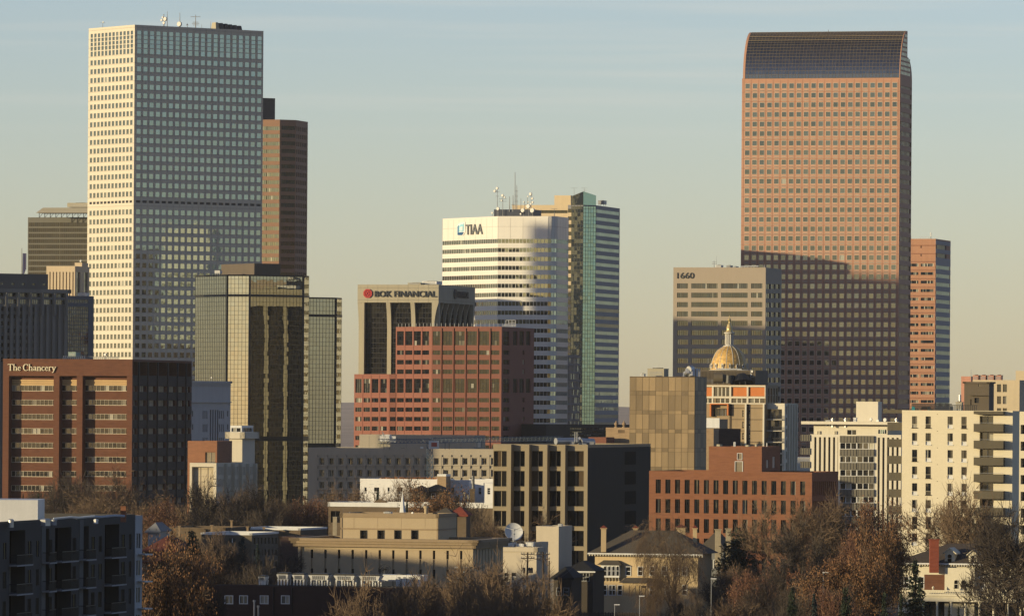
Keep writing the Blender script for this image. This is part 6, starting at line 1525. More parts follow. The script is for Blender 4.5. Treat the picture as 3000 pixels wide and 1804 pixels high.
for k, u in enumerate((1160, 1176, 1192, 1218)): unit('roof_plant', u, 1692 if k < 3 else 1686, u + 13, 1720, 814, .8, WHITE, 'white upright cabinet, %s from the left under the long duct box' % ('first', 'second', 'third', 'fourth')[k], 'roof cabinet', legs=False, mat2=WHITE)
for k, (u, v) in enumerate(((745, 1762), (757, 1778))):
    q = at(u, v, 807); root = thing('flue_pipe', (q[0], q[1], 0), 'galvanised flue before the dark brick wall, ' + ('taller left one' if k == 0 else 'shorter right one'), 'flue'); m = MB(); m.tube((q[0], q[1], 0), q, .12, n=8); m.tube(q, (q[0], q[1], q[2] + .25), .2, n=8); m.build('pipe', MATS['galvanised'], root)
whip('satellite_dish', 1126, 1668, 1690, 822, 'dark mesh dish on a stand behind the air handlers', cat='satellite dish', r=.05)
q = at(1127, 1668, 822); m = MB(); 
for k in range(10): t = math.pi * k / 10; m.tube((q[0] - .85 * math.cos(t), q[1], q[2] - .62 * math.sin(t)), (q[0] + .85 * math.cos(t), q[1], q[2] + .62 * math.sin(t)), .03, n=3)
for rr_ in (.5, .85):
    for k in range(20): t0, t1 = 2 * math.pi * k / 20, 2 * math.pi * (k + 1) / 20; m.tube((q[0] + rr_ * math.cos(t0), q[1], q[2] + rr_ * .8 * math.sin(t0)), (q[0] + rr_ * math.cos(t1), q[1], q[2] + rr_ * .8 * math.sin(t1)), .03, n=3)
m.build('mesh_dish', MUL, bpy.data.objects[[o.name for o in COL.objects if o.name.startswith('satellite_dish')][-1]])
# ================================================================ utility poles
PW = mat('pole_wood', (.06, .045, .035), .9, streak=0)
def pole(u, vt, vb, D, arms, lab, tr=False, lean=0, r=.16):
    p = at(u, vt, D); root = thing('utility_pole', (p[0], p[1], 0), lab, 'utility pole')
    m = MB(); m.tube((p[0] + lean, p[1], 0), p, r * 1.2, r * .8, 8); m.build('pole', PW, root)
    for (v, du) in arms:
        c = at(u, v, D); w = du * D / F; m = MB(); m.box(c[0] - w, c[0] + w, c[1] - .25, c[1] - .13, c[2] - .07, c[2] + .07); m.build('crossarm', PW, root)
        m = MB()
        for sgn in (-1, 1): m.tube((c[0] + sgn * w * .55, c[1] - .2, c[2] - .05), (c[0], c[1] - .1, c[2] - .75), .03, n=4)
        m.build('brace', PW, root)
        for k in (-1, -.62, .62, 1): m = MB(); m.lathe((c[0] + k * (w - .1), c[1] - .19, c[2] + .07), [(.04, 0), (.08, .05), (.08, .16), (.03, .22)], 8); m.build('insulator', GREY, root)
    if tr:
        c = at(u, 1668, D)
        for dx in (-.62, .28, .66): m = MB(); m.lathe((c[0] + dx, c[1] - .3, c[2] - .55), [(.2, 0), (.22, .05), (.22, .8), (.12, .9), (.05, .95)], 10); m.build('transformer', DARK, root)
    return root
pole(1546, 1617, 1744, 1035, ((1622, 20), (1634.5, 20)), 'utility pole with two crossarms and three transformers before the dish building', tr=True, lean=-.15)
pole(1591, 1616, 1744, 1045, ((1622, 20), (1636, 20)), 'utility pole with two crossarms right of the transformer pole', lean=.2, r=.2)
pole(1609, 1641, 1744, 1050, (), 'shorter bare utility pole at the corner of the dark house')
pole(1455, 1652, 1740, 960, (), 'single dark pole with a lamp arm before the fluted side of the tan building')
pole(1331, 1667, 1760, 905, ((1695, 22),), 'left leg of the double pole frame before the tan building', r=.14)
pole(1350, 1662, 1760, 905, ((1665, 18), (1678, 18), (1707, 20)), 'right pole of the double frame, with three crossarms', r=.14)
root = thing('overhead_wires', (0, 1040, 0), 'overhead power lines strung between the utility poles', 'power lines')
def wire(p, q, sag, r=.025):
    m = MB(); p = Vector(p); q = Vector(q); pr = p
    for k in range(1, 9): t = k / 8; c = p.lerp(q, t); c[2] -= sag * 4 * t * (1 - t); m.tube(pr, c, r, n=3, cap=False); pr = c
    m.build('wire', MUL, root)
for dv in (0, 12): wire(at(1528, 1622 + dv, 1035), at(1573, 1622 + dv, 1045), .4); wire(at(1564, 1622 + dv, 1035), at(1609, 1622 + dv, 1045), .4)
wire(at(1546, 1720, 1035), at(1700, 1640, 1060), 1.2); wire(at(1540, 1735, 1035), at(1640, 1700, 1050), .8); wire(at(1480, 1710, 1030), at(1546, 1700, 1035), .5); wire(at(1350, 1680, 905), at(1455, 1668, 960), .8)
# ================================================================ mansions
MW = mat('mansion_cream', (.62, .47, .27), .85, .04, .4, .03); SHI = MATS['shingle_dark']
def chimney(u0, u1, v0, v1, D, mt, lab, root=None, cap=True):
    p = at(u0, v1, D); q = at(u1, v0, D); w = q[0] - p[0]
    root = root or thing('chimney', ((p[0] + q[0]) / 2, D, p[2]), lab, 'chimney')
    m = MB(); m.box(p[0], q[0], D, D + w, p[2] - 1.2, q[2] - .35); m.box(p[0] - .15, q[0] + .15, D - .15, D + w + .15, q[2] - .35, q[2] - .2); m.build('chimney', mt, root)
    if cap:
        m = MB(); c = ((p[0] + q[0]) / 2, D + w / 2)
        for k in range(4): a = [(c[0] - w * .75, c[1] - w * .75), (c[0] + w * .75, c[1] - w * .75), (c[0] + w * .75, c[1] + w * .75), (c[0] - w * .75, c[1] + w * .75)]; m.poly([(a[k][0], a[k][1], q[2] - .2), (a[(k + 1) % 4][0], a[(k + 1) % 4][1], q[2] - .2), (c[0], c[1], q[2] + .35)])
        m.build('chimney_cap', MATS['tile_red'], root)
b = pyramid_house('mansion', 1743, 2045, 1556, 1622, 1140, 13, MW, SHI, 'cream mansion with a broad dark hipped roof and slim capped chimneys', cat='mansion', over=1.1, uR=2085, wins=((1835, 1660, 1847, 1684), (1870, 1660, 1882, 1684), (1905, 1660, 1917, 1684), (1940, 1660, 1952, 1684), (1975, 1660, 1987, 1684), (1767, 1714, 1777, 1741), (1785, 1714, 1802, 1741, 2), (1811, 1714, 1822, 1741), (1905, 1714, 1917, 1741), (1950, 1714, 1962, 1741), (2000, 1660, 2012, 1684), (2000, 1714, 2012, 1741)))
f = b.f[0]; R0 = b.root
m = MB()
for k in range(42): a = -.9 + (f.L + 1.8) * k / 41; z = Bld.z_at(f.Q, 1622); f.box(m, a, a + .18, z - .55, z - .28, .1, .95)
m.build('eaves_bracket', MATS['cream_paint'], R0)
def arched(f, u0, u1, v0, v1, o, fr, gl, root, D=None):
    a0, a1 = f.hit(u0, v1)[0], f.hit(u1, v1)[0]; z1, z0 = f.hit(u0, v0)[1], f.hit(u0, v1)[1]; r = (a1 - a0) / 2; c = (a0 + a1) / 2; zs = z1 - r
    m = MB(); pts = [f.pt(a0, z0, o), f.pt(a1, z0, o)] + [f.pt(c + r * math.cos(math.pi * k / 8), zs + r * math.sin(math.pi * k / 8), o) for k in range(9)]
    m.poly(pts, 0, .1)
    for k in range(8):
        t0, t1 = math.pi * k / 8, math.pi * (k + 1) / 8; m.tube(f.pt(c + r * math.cos(t0), zs + r * math.sin(t0), o + .02), f.pt(c + r * math.cos(t1), zs + r * math.sin(t1), o + .02), .07, n=4, mi=1)
    for a in (a0, a1): m.tube(f.pt(a, z0, o + .02), f.pt(a, zs, o + .02), .07, n=4, mi=1)
    m.tube(f.pt(a0, (z0 + z1) / 2, o + .02), f.pt(a1, (z0 + z1) / 2, o + .02), .05, n=4, mi=1)
    return m.build('window', [gl, fr], root)
bayw = MB(); a0, a1, z0, z1 = b.rect(0, 1764, 1653, 1818, 1690); f.box(bayw, a0, a1, z0, z1, .005, 1.0); by = bayw.build('bay_window', WHITE, R0)
for k in range(4): arched(f.shift(1.0), 1768.5 + 12.3 * k, 1777 + 12.3 * k, 1657, 1685, .03, WHITE, MATS['glass_blind'], by)
m = MB(); zt_ = f.hit(1790, 1640)[1]; m.hexa([f.pt(a0 - .6, z1, 1.6), f.pt(a1 + .6, z1, 1.6), f.pt(a1 + .6, z1, .01), f.pt(a0 - .6, z1, .01), f.pt(a0 + .4, zt_, .5), f.pt(a1 - .4, zt_, .5), f.pt(a1 - .4, zt_, .01), f.pt(a0 + .4, zt_, .01)]); m.build('bay_roof', SHI, R0)
for k in range(6): m = MB(); a = a0 + .2 + (a1 - a0 - .5) * k / 5; m.hexa([f.pt(a, z0 - .7, .15), f.pt(a + .12, z0 - .7, .15), f.pt(a + .12, z0 - .7, .005), f.pt(a, z0 - .7, .005), f.pt(a, z0, .8), f.pt(a + .12, z0, .8), f.pt(a + .12, z0, .005), f.pt(a, z0, .005)]); m.build('bracket', MATS['cream_paint'], R0)
fa = f.shift(2.6); m = MB(); a0, a1 = fa.hit(1824, 1720)[0], fa.hit(1895, 1720)[0]; z0, z1 = fa.hit(1850, 1706)[1], fa.hit(1850, 1692)[1]
m.hexa([fa.pt(a0 - .6, z0, .6), fa.pt(a1, z0, .6), fa.pt(a1, z0, -2.59), fa.pt(a0 - .6, z0, -2.59), fa.pt(a0 + .3, z1, -1), fa.pt(a1, z1, -1), fa.pt(a1, z1, -2.59), fa.pt(a0 + .3, z1, -2.59)]); m.build('porch_roof', SHI, R0)
m = MB(); zz0 = fa.hit(1850, 1745)[1]; fa.box(m, a0, a1, 0, zz0, -2.55, 0); fa.box(m, a0, a1, z0 - .5, z0 - .01, -.4, 0)
for k in range(5): a = a0 + (a1 - a0) * k / 4; m.tube(fa.pt(a, zz0, -.2), fa.pt(a, z0 - .5, -.2), .14, n=8)
m.build('arcade', MW, R0)
for (u0, u1, v0, v1, D, cap) in ((1761, 1776, 1543, 1597, 1138, True), (1856, 1868, 1543, 1560, 1150, True), (2030, 2042, 1543, 1600, 1141, True), (1983, 2008, 1541, 1556, 1150, True)): chimney(u0, u1, v0, v1, D, MW, '', root=R0, cap=cap)
m = MB(); fd = f.shift(-1.5); a0, a1 = fd.hit(1833, 1610)[0], fd.hit(1872, 1610)[0]; z0, z1, z2 = fd.hit(1850, 1624)[1], fd.hit(1850, 1604)[1], fd.hit(1850, 1588)[1]
fd.box(m, a0, a1, z0, z1, -3, 0); dm = m.build('dormer', MW, R0); m = MB(); c0 = [fd.pt(a0 - 1, z1, .9), fd.pt(a1 + 1, z1, .9), fd.pt(a1 + 1, z1, -4), fd.pt(a0 - 1, z1, -4)]; pk_ = fd.pt((a0 + a1) / 2, z2, -2.4)
for k in range(4): m.poly([c0[k], c0[(k + 1) % 4], pk_])
m.build('dormer_roof', SHI, dm)
for k in (0, 1): 
    m = MB(); aa = a0 + .3 + k * (a1 - a0) / 2; m.quad(fd.pt(aa, z0 + .3, .02), fd.pt(aa + .75, z0 + .3, .02), fd.pt(aa + .75, z1 - .2, .02), fd.pt(aa, z1 - .2, .02)); m.build('dormer_window', MATS['glass_blind'], dm)
for (u0, u1, v0, l) in ((2095, 2112, 1546, 'rough stone chimney, left of the dark pine'), (2126, 2142, 1544, 'rough stone chimney showing above the dark pine')):
    chimney(u0, u1, v0, 1640, 1165, mat('rough_stone', (.45, .38, .26), .95, .25, 1.2), l, cap=False)
pyramid_house('house', 2050, 2120, 1560, 1612, 1170, 9, MATS['grey_concrete'], SHI, 'grey house wing with a dark roof left of the dark pine', wins=((2073, 1640, 2083, 1665), (2092, 1640, 2100, 1665)))
pyramid_house('house', 1655, 1738, 1643, 1672, 1108, 8, mat('brick_shaded', (.07, .058, .045), .9, .08), SLATE, 'dark shaded house with a slate roof left of the cream mansion', wfr=GREY, wins=((1700, 1678, 1726, 1700, 3), (1675, 1678, 1688, 1708)))  # brick darkened so its colour carries the shade on these houses
pyramid_house('house', 1622, 1675, 1660, 1692, 1098, 7, MATS['brick_shaded'], SLATE, 'small dark shaded house front with a low slate roof beside the bare pole', wfr=GREY, wins=((1632, 1722, 1645, 1742), (1652, 1722, 1666, 1742)))
bb = faces(1683, 1765, 1078, [(-15, 1712)])[0]
q = at(1688, 1735, 1090); root = thing('porch_wall', (q[0], 1090, 0), 'dark timber fence in front of the shaded house', 'fence'); m = MB()
for k in range(60): x = q[0] - 5 + .3 * k; m.box(x, x + .26, 1084, 1084.08, 0, 2.3 + .1 * (k % 2))
m.build('fence', PW, root)
# right mansion
MR = mat('mansion_white', (.72, .66, .5), .8, .04, .4, .03)
b = pyramid_house('mansion', 2632, 3060, 1597, 1652, 1010, 14, MR, mat('shingle_brown', (.085, .065, .05), .95, .15, .3, 0, joints=.35), 'white mansion with a brown roof, brick chimney and balustraded porch', cat='mansion', over=.9, ridge=.0, wins=((2690, 1690, 2706, 1720), (2870, 1690, 2884, 1720), (2905, 1690, 2919, 1720), (2945, 1690, 2959, 1720), (2650, 1690, 2662, 1720)))
f = b.f[0]; R0 = b.root
m = MB(); z = Bld.z_at(f.Q, 1652)
for k in range(60): a = -.7 + (f.L + 1.4) * k / 59; f.box(m, a, a + .16, z - .5, z - .28, .1, .75)
m.build('eaves_bracket', MR, R0)
m = MB(); b.slab(0, 2708, 1682, 2769, 1728, .08, mb=m); m.build('brick_panel', MATS['brick_red'], R0)
m = MB(); a0, a1, z0, z1 = b.rect(0, 2771, 1662, 2858, 1800); f.box(m, a0, a1, 0, z1, .005, 1.1); bw = m.build('bay', MR, R0); fb = f.shift(1.1)
for (u0, u1) in ((2795, 2807), (2815, 2832), (2840, 2852)): arched(fb, u0, u1, 1697, 1723, .03, MR, MATS['glass_dark'], bw)
chimney(2724, 2751, 1575, 1655, 1006, mat('brick_chimney', (.3, .08, .045), .9, .08, .4, brick=.4), '', root=R0, cap=False)
def dormer(u0, u1, v0, v1, root):
    fd = f.shift(.2); a0, a1 = fd.hit(u0, v1)[0], fd.hit(u1, v1)[0]; z0 = fd.hit(u0, v1)[1]; z2 = fd.hit(u0, v0)[1]; z1 = z0 + (z2 - z0) * .66
    m = MB(); fd.box(m, a0, a1, z0, z1, -4, 0); m.poly([fd.pt(a0 - .2, z1, .02), fd.pt(a1 + .2, z1, .02), fd.pt((a0 + a1) / 2, z2, .02)]); d = m.build('dormer', MR, root)
    m = MB()
    for s_ in (0, 1):
        e0 = (a0 - .35, z1 - .1) if s_ == 0 else (a1 + .35, z1 - .1); m.hexa([fd.pt(e0[0], e0[1], .25), fd.pt((a0 + a1) / 2, z2, .25), fd.pt((a0 + a1) / 2, z2, -4), fd.pt(e0[0], e0[1], -4), fd.pt(e0[0], e0[1] + .18, .25), fd.pt((a0 + a1) / 2, z2 + .18, .25), fd.pt((a0 + a1) / 2, z2 + .18, -4), fd.pt(e0[0], e0[1] + .18, -4)])
    m.build('dormer_roof', MR, d); arched(fd, u0 + (u1 - u0) * .25, u1 - (u1 - u0) * .25, v0 + (v1 - v0) * .35, v1 - 4, .04, MR, MATS['glass_dark'], d)
dormer(2768, 2796, 1606, 1650, R0); dormer(2838, 2862, 1612, 1650, R0)
fp_ = f.shift(3.2); m = MB(); a0, a1 = fp_.hit(2655, 1750)[0], fp_.hit(3000, 1750)[0]; zt_ = fp_.hit(2800, 1745)[1]; zr_ = fp_.hit(2800, 1729)[1]
fp_.box(m, a0, a1, zt_ - .9, zt_, -3.1, 0); fp_.box(m, a0 - .2, a1, zt_, zt_ + .15, -3.1, .25); m.build('porch_roof', MR, R0)
for k in range(9): m = MB(); a = a0 + .4 + (a1 - a0 - .8) * k / 8; m.lathe(fp_.pt(a, 0, -.4), [(.28, 0), (.28, .3), (.2, .35), (.17, zt_ - 1.3), (.26, zt_ - 1.0), (.26, zt_ - .9)], 10); m.build('column', MR, R0)
m = MB(); fp_.box(m, a0, a1, zr_ - .1, zr_ + .05, -.35, -.1); fp_.box(m, a0, a1, zt_ + .15, zt_ + .27, -.35, -.1)
for k in range(70): a = a0 + (a1 - a0) * k / 69; m.lathe(fp_.pt(a, zt_ + .27, -.22), [(.04, 0), (.08, .2), (.04, .45), (.06, zr_ - zt_ - .37)], 5)
m.build('balustrade', MR, R0)
for u in (2733, 2773): p0 = fp_.pt(fp_.hit(u, 1729)[0], zr_ + .05, -.22); m = MB(); m.lathe(p0, [(.12, 0), (.06, .1), (.2, .3), (.22, .42), (.1, .55), (.02, .65)], 8); m.build('finial', MR, R0)
m = MB(); fw = f.shift(.02); fw.box(m, fw.hit(2700, 1770)[0], fw.hit(2985, 1770)[0], .4, zt_ - 1, .003, .05); m.build('porch_glazing', MATS['glass_dark'], R0)
# ================================================================ shaded roofs, left middle distance
FR = mat('roof_pale', (.22, .225, .23), .9, .15, .3, 0)
for (u0, u1, vt, D, dep, ur, l, wm, wins) in ((590, 738, 1562, 1130, 24, 815, 'shaded tan brick walk-up with a pale flat roof, left middle distance', mat('brick_ash', (.14, .115, .08), .9, .08, brick=.25), ()),
        (490, 660, 1546, 1200, 16, None, 'long shaded flat-roofed block behind the tan walk-up', MATS['brick_dun'], ()), (700, 880, 1548, 1215, 18, None, 'flat-roofed block with a pale roof edge behind and right of the tan walk-up', MATS['brick_dun'], ()),
        (820, 872, 1572, 1090, 10, None, 'low dark block just left of the cornice building', MATS['brick_brown'], ())):
    fs = faces(u0, vt, D, [(-15, u1)] + ([(75, ur)] if ur else []))
    g = Bld('apartment_building', l, fs, vt, depth=dep, wall=wm, roof=FR, coping=.1, cop_h=.3, back=[fs[0].P + (fs[1].Q - fs[1].P)] if ur else None); g.copmat = WHITE if 'pale' in l else wm
    if ur:
        for j in range(3):
            for i in range(7): g.win(1, u1 + 6 + 10.5 * i, vt + 12 + 34 * j, u1 + 10 + 10.5 * i, vt + 30 + 34 * j, gl=MATS['glass_dark'], depth=.2)
            g.win(0, u0 + 80, vt + 14 + 34 * j, u0 + 100, vt + 26 + 34 * j, gl=MATS['glass_dark'], fr=WHITE, nx=2, depth=.2)
    g.finish()
for (u0, u1, vt, ve, D, dep, wm, rm_, l) in ((425, 520, 1571, 1612, 1010, 9, MATS['brick_dun'], mat('tile_brown', (.13, .04, .028), .9, .15, .5), 'red tiled hipped house in shade right of the grey apartments'),
        (416, 500, 1612, 1645, 960, 8, MATS['tan_stucco'], MATS['tile_brown'], 'low red roofed house with a pale eaves line nearer the grey apartments'), (434, 466, 1530, 1556, 1120, 6, GREY, MATS['roof_pale'], 'small pale house, grey put in for its shade, showing above the red tiled one'),  # shade of the small gable house put into its grey walls
        (500, 590, 1640, 1680, 930, 8, MATS['brick_dun'], SLATE, 'dark roofed house hidden among shaded trees'), (440, 530, 1690, 1730, 860, 8, MATS['brick_ash'], SLATE, 'dark roofed house behind the orange leafed tree'),
        (880, 960, 1600, 1640, 1060, 8, MATS['brick_dun'], SLATE, 'dark roofed house left behind the cornice building')):
    pyramid_house('house', u0, u1, vt, ve, D, dep, wm, rm_, l)
for k, (u, v0, v1, D) in enumerate(((522, 1536, 1552, 1195), (617, 1534, 1558, 1190), (675, 1520, 1545, 1200), (722, 1538, 1552, 1190), (770, 1540, 1552, 1210))):
    chimney(u, u + 6, v0, v1, D, MATS['brick_tan'], 'small shaded chimney on the middle-distance flat roofs, %s from the left' % ('first', 'second', 'third', 'fourth', 'fifth')[k], cap=False)
q = at(978, 1560, 1300); root = thing('chimney', (q[0], 1300, 0), 'mottled stone chimney stack left of the tan upper storey', 'chimney'); p = at(975, 1513, 1300); r_ = at(987, 1513, 1300); m = MB(); m.box(p[0], r_[0], 1300, 1301, -4, p[2]); m.build('stack', MATS['rough_stone'], root)
# ================================================================ trees
BARK = mat('bark', (.07, .052, .038), .95, .2, 1, 0); TW_ = mat('twigs', (.25, .17, .105), .9, .25, .15, 0, rnd=.3); TWR = mat('twigs_reddish', (.24, .115, .075), .9, .25, .15, 0, rnd=.3); TWG = mat('twigs_grey', (.11, .085, .065), .9, .2, .15, 0, rnd=.3)
LEAFO = mat('leaf_rust', (.18, .09, .038), .8, .3, .5, 0, rnd=.5); NEED = mat('needles', (.035, .05, .028), .9, .3, .6, 0, rnd=.5); NEEDB = mat('needles_blue', (.04, .06, .058), .9, .3, .6, 0, rnd=.5); LEAFS = mat('leaf_dull', (.17, .09, .045), .8, .3, .5, 0, rnd=.5)
def rv(s=1): return Vector((random.gauss(0, s), random.gauss(0, s), random.gauss(0, s)))
def tree_mesh(seed, kind):
    """unit-ish tree 12 m tall, crown about 10 m across"""
    random.seed(seed); tr = MB(); cr = MB()
    tips = []
    def seg(mb, p, q, r0, r1, n): mb.tube(p, q, r0, r1, n, cap=False)
    def grow(p, d, L, r, lev):
        n = 3 if lev < 3 else 2; pts = [p]; dd = d.copy()
        for k in range(n):
            dd = (dd + rv(.10 + .05 * lev) + Vector((0, 0, .10 if kind != 'weep' or lev < 2 else -.2 * (lev - 1)))).normalized()
            q = pts[-1] + dd * L / n; r0 = r * (1 - .5 * k / n); r1 = r * (1 - .5 * (k + 1) / n)
            seg(tr if lev < 2 else cr, pts[-1], q, r0, r1, 6 if lev < 2 else 3); pts.append(q)
            if lev < 4 + (kind == 'weep') and (k > 0 or lev == 0 or lev > 2):
                c = {0: 3, 1: 3, 2: 3, 3: 4, 4: 2}[lev]
                for _ in range(c):
                    side = dd.cross(rv()).normalized(); a = random.uniform(.45, .95) if lev else random.uniform(.6, 1.1)
                    nd = (dd * math.cos(a) + side * math.sin(a)).normalized()
                    if nd[2] < -.1 and kind != 'weep': nd[2] *= -.3
                    grow(q, nd, L * random.uniform(.55, .75) if lev else L * random.uniform(.75, 1.05), max(.028 if kind != 'weep' else .0095, r1 * random.uniform(.45, .62)), lev + 1)
        tips.append((pts[-1], dd))
    base = Vector((0, 0, 0)); grow(base, Vector((random.uniform(-.08, .08), 0, 1)).normalized(), 4.3, .34, 0)
    if kind in ('leafy', 'sparse'):
        for p, d in tips:
            for _ in range(5 if kind == 'leafy' else 2):
                c = p + rv(.28); a = rv().normalized() * random.uniform(.07, .15); b_ = a.cross(rv()).normalized() * random.uniform(.06, .12)
                cr.quad(c - a, c + b_, c + a, c - b_, 1)
    return tr, cr
def conifer_mesh(seed, H=12, W=3.2, loose=.0):
    random.seed(seed); tr = MB(); cr = MB(); tr.tube((0, 0, 0), (0, 0, H), .26, .03, 6)
    z = H * .07
    while z < H * .99:
        t = z / H; rad = W * (1 - t) ** (.85 - loose * .4) * random.uniform(.78, 1.12) * (1 if t > .12 else .8)
        for k in range(int(7 + 7 * (1 - t))):
            a = random.uniform(0, 6.283); R1 = rad * random.uniform(.7, 1.1); drp = random.uniform(.05, .35) * (1 - loose)
            e = Vector((math.cos(a) * R1, math.sin(a) * R1, z - R1 * drp)); s_ = Vector((0, 0, z)); cr.tube(s_, e, .03, .01, 3, cap=False)
            n = max(3, int(R1 * 6))
            for i in range(n):
                c = s_.lerp(e, (i + 1) / n) + rv(.09)
                for _ in range(3):
                    d = (rv(.5) + (e - s_).normalized() * .6 + Vector((0, 0, -.2))).normalized() * random.uniform(.22, .42); w = d.cross(rv()).normalized() * random.uniform(.05, .1)
                    cr.quad(c - w, c + w, c + d + w * .3, c + d - w * .3, 1)
        z += random.uniform(.22, .4) * H / 12
    return tr, cr
PROTO = {}
for key, seed, kind, tm in (('bare1', 3, 'bare', TW_), ('bare2', 8, 'bare', TW_), ('bare3', 21, 'bare', TWG), ('red', 13, 'sparse', TWR), ('weep', 5, 'weep', TW_), ('oak', 17, 'leafy', TW_), ('oak2', 19, 'leafy', TW_)):
    PROTO[key] = (*tree_mesh(seed, kind), [tm, LEAFO if kind == 'leafy' else LEAFS], 12.0)
PROTO['spruce'] = (*conifer_mesh(4), [BARK, NEEDB], 12.0); PROTO['pine'] = (*conifer_mesh(6, 12, 4.4, .7), [BARK, NEED], 12.0); PROTO['slim'] = (*conifer_mesh(9, 12, 2.2, .2), [BARK, NEED], 12.0)
FIRST = {}
def plant(kind, u, vtop, D, wpx=None, lab='', rz=None, group=None, lean=0, mn=.62):
    tr, cr, mats_, H = PROTO[kind]; top = at(u, vtop, D); g = gz(D); 
    if kind not in FIRST:
        zs = sorted(v[2] for v in cr.v)[int(len(cr.v) * (.975 if kind not in ('spruce', 'pine', 'slim') else .999))]; xs = sorted(abs(v[0]) for v in cr.v)[int(len(cr.v) * .96)]
        root = thing('tree', (0, 0, 0), '', ''); t = tr.build('trunk', BARK, root); c = cr.build('crown', mats_, root); FIRST[kind] = (root, [t, c], zs, xs); new = root
        root['fresh'] = 1
    else:
        r0, ch, _, _ = FIRST[kind]; new = r0.copy(); COL.objects.link(new)
        if 'group' in new: del new['group']
        for o in ch: c = o.copy(); COL.objects.link(c); c.parent = new
    _, _, zs, xs = FIRST[kind]; s = (top[2] - g) / zs; sx = s if kind in ('spruce', 'pine', 'slim') and wpx is None else (wpx * D / F) / xs if kind in ('spruce', 'pine', 'slim') else min(1.15 * s, max(mn * s, (wpx * D / F) / xs))
    new.name = {'spruce': 'spruce_tree', 'pine': 'pine_tree', 'slim': 'conifer_tree', 'oak': 'oak_tree', 'oak2': 'oak_tree'}.get(kind, 'bare_tree')
    new.location = (top[0], D, g - .05); new.scale = (sx, sx, s); new.rotation_euler = (0, lean, rz if rz is not None else random.uniform(0, 6.28))
    tag(new, lab, 'tree', group)
    return new
random.seed(77)
G1 = 'bare street trees left of and below the white fluted building'; G2 = 'bare trees in the park strip at lower right'; G3 = 'dark bare trees before the lettered brick office'; G4 = 'bare trees in front at the bottom centre'; G5 = 'shaded trees among the roofs at left'
for i, (k, u, v, D, w) in enumerate((('bare3', 190, 1410, 1480, 45), ('bare3', 235, 1418, 1500, 48), ('bare1', 300, 1402, 1470, 42), ('bare3', 352, 1432, 1490, 40), ('bare3', 145, 1440, 1500, 36), ('bare1', 270, 1440, 1440, 50), ('bare3', 400, 1465, 1460, 36))):
    plant(k, u, v, D, w, 'dark bare tree in shade before the lettered brick office', group=G3)
plant('slim', 68, 1447, 1450, 7, 'tiny dark conifer above the white roof block, left of two'); plant('slim', 112, 1447, 1452, 8, 'tiny open conifer above the white roof block, right of two')
for (k, u, v, D, w) in (('bare2', 432, 1482, 1420, 38), ('red', 475, 1478, 1390, 30), ('bare1', 515, 1462, 1420, 34), ('bare1', 585, 1470, 1400, 34), ('bare2', 650, 1458, 1410, 46), ('bare1', 700, 1448, 1430, 44), ('bare3', 740, 1440, 1400, 40), ('bare2', 800, 1470, 1420, 40), ('bare3', 690, 1490, 1360, 50), ('bare2', 850, 1478, 1440, 34), ('red', 905, 1478, 1420, 40), ('red', 945, 1480, 1440, 34), ('bare1', 1010, 1452, 1600, 26), ('red', 1035, 1460, 1610, 24), ('bare1', 935, 1458, 1640, 22), ('bare3', 600, 1500, 1350, 50), ('bare3', 780, 1500, 1345, 50)): plant(k, u, v, D, w, 'bare winter tree in the belt between the brick office and the long precast office', group=G1)
plant('bare3', 612, 1424, 1395, 44, 'tallest bare tree, dark limbs standing out against the white stone wall')
for (k, u, v, D, w) in (('bare3', 640, 1612, 960, 40), ('bare3', 610, 1690, 860, 50), ('bare3', 830, 1625, 990, 40), ('bare3', 785, 1662, 930, 45), ('bare3', 690, 1695, 880, 50), ('bare1', 655, 1572, 1060, 26), ('bare3', 600, 1745, 790, 45)): plant(k, u, v, D, w, 'dark leafless tree in deep shade among the roofs right of the grey apartments', group=G5)
plant('pine', 562, 1557, 960, 44, 'dark evergreen standing behind the rust-leafed tree')
plant('oak', 520, 1612, 790, 84, 'tall rust-leafed tree right of the grey apartment building', mn=.4); plant('oak2', 470, 1690, 745, 66, 'lower rust-leafed tree leaning against the white end bay', mn=.4); plant('oak2', 590, 1650, 820, 44, 'rust-leafed tree at the right of the rust-leafed trio', mn=.3)
plant('spruce', 709, 1573, 980, 32, 'blue-grey spruce, the tall one in shade between the roofs'); plant('spruce', 755, 1592, 1010, 20, 'smaller dark spruce right behind the tall blue-grey one')
plant('slim', 1107, 1436, 1480, 14, 'small dark conifer against the white building site'); 
for (k, u, v, D, w) in (('bare1', 1180, 1424, 1500, 30), ('bare1', 1142, 1440, 1510, 20), ('bare1', 1075, 1452, 1500, 22), ('bare1', 1215, 1446, 1490, 18)): plant(k, u, v, D, w, 'small bare tree against the white building site', group='bare trees before the white building site')
plant('oak', 1238, 1452, 1330, 36, 'rust-brown leafy tree below the twin black pyramid roofs'); plant('oak2', 1290, 1478, 1310, 40, 'rust-brown leafy tree low beside the vine-covered wall'); plant('slim', 1192, 1468, 1300, 12, 'dark narrow conifer beside the white steeple')
for (k, u, v, D, w) in (('bare3', 1360, 1492, 1230, 34), ('bare3', 1405, 1500, 1240, 36), ('bare3', 1345, 1530, 1215, 40), ('bare2', 1400, 1540, 1210, 44), ('bare2', 1436, 1545, 1220, 30), ('bare1', 1560, 1528, 1180, 22), ('bare3', 1380, 1552, 1205, 40)): plant(k, u, v, D, w, 'bare tree between the cornice building and the brown ribbed office', group='bare trees behind the cornice building')
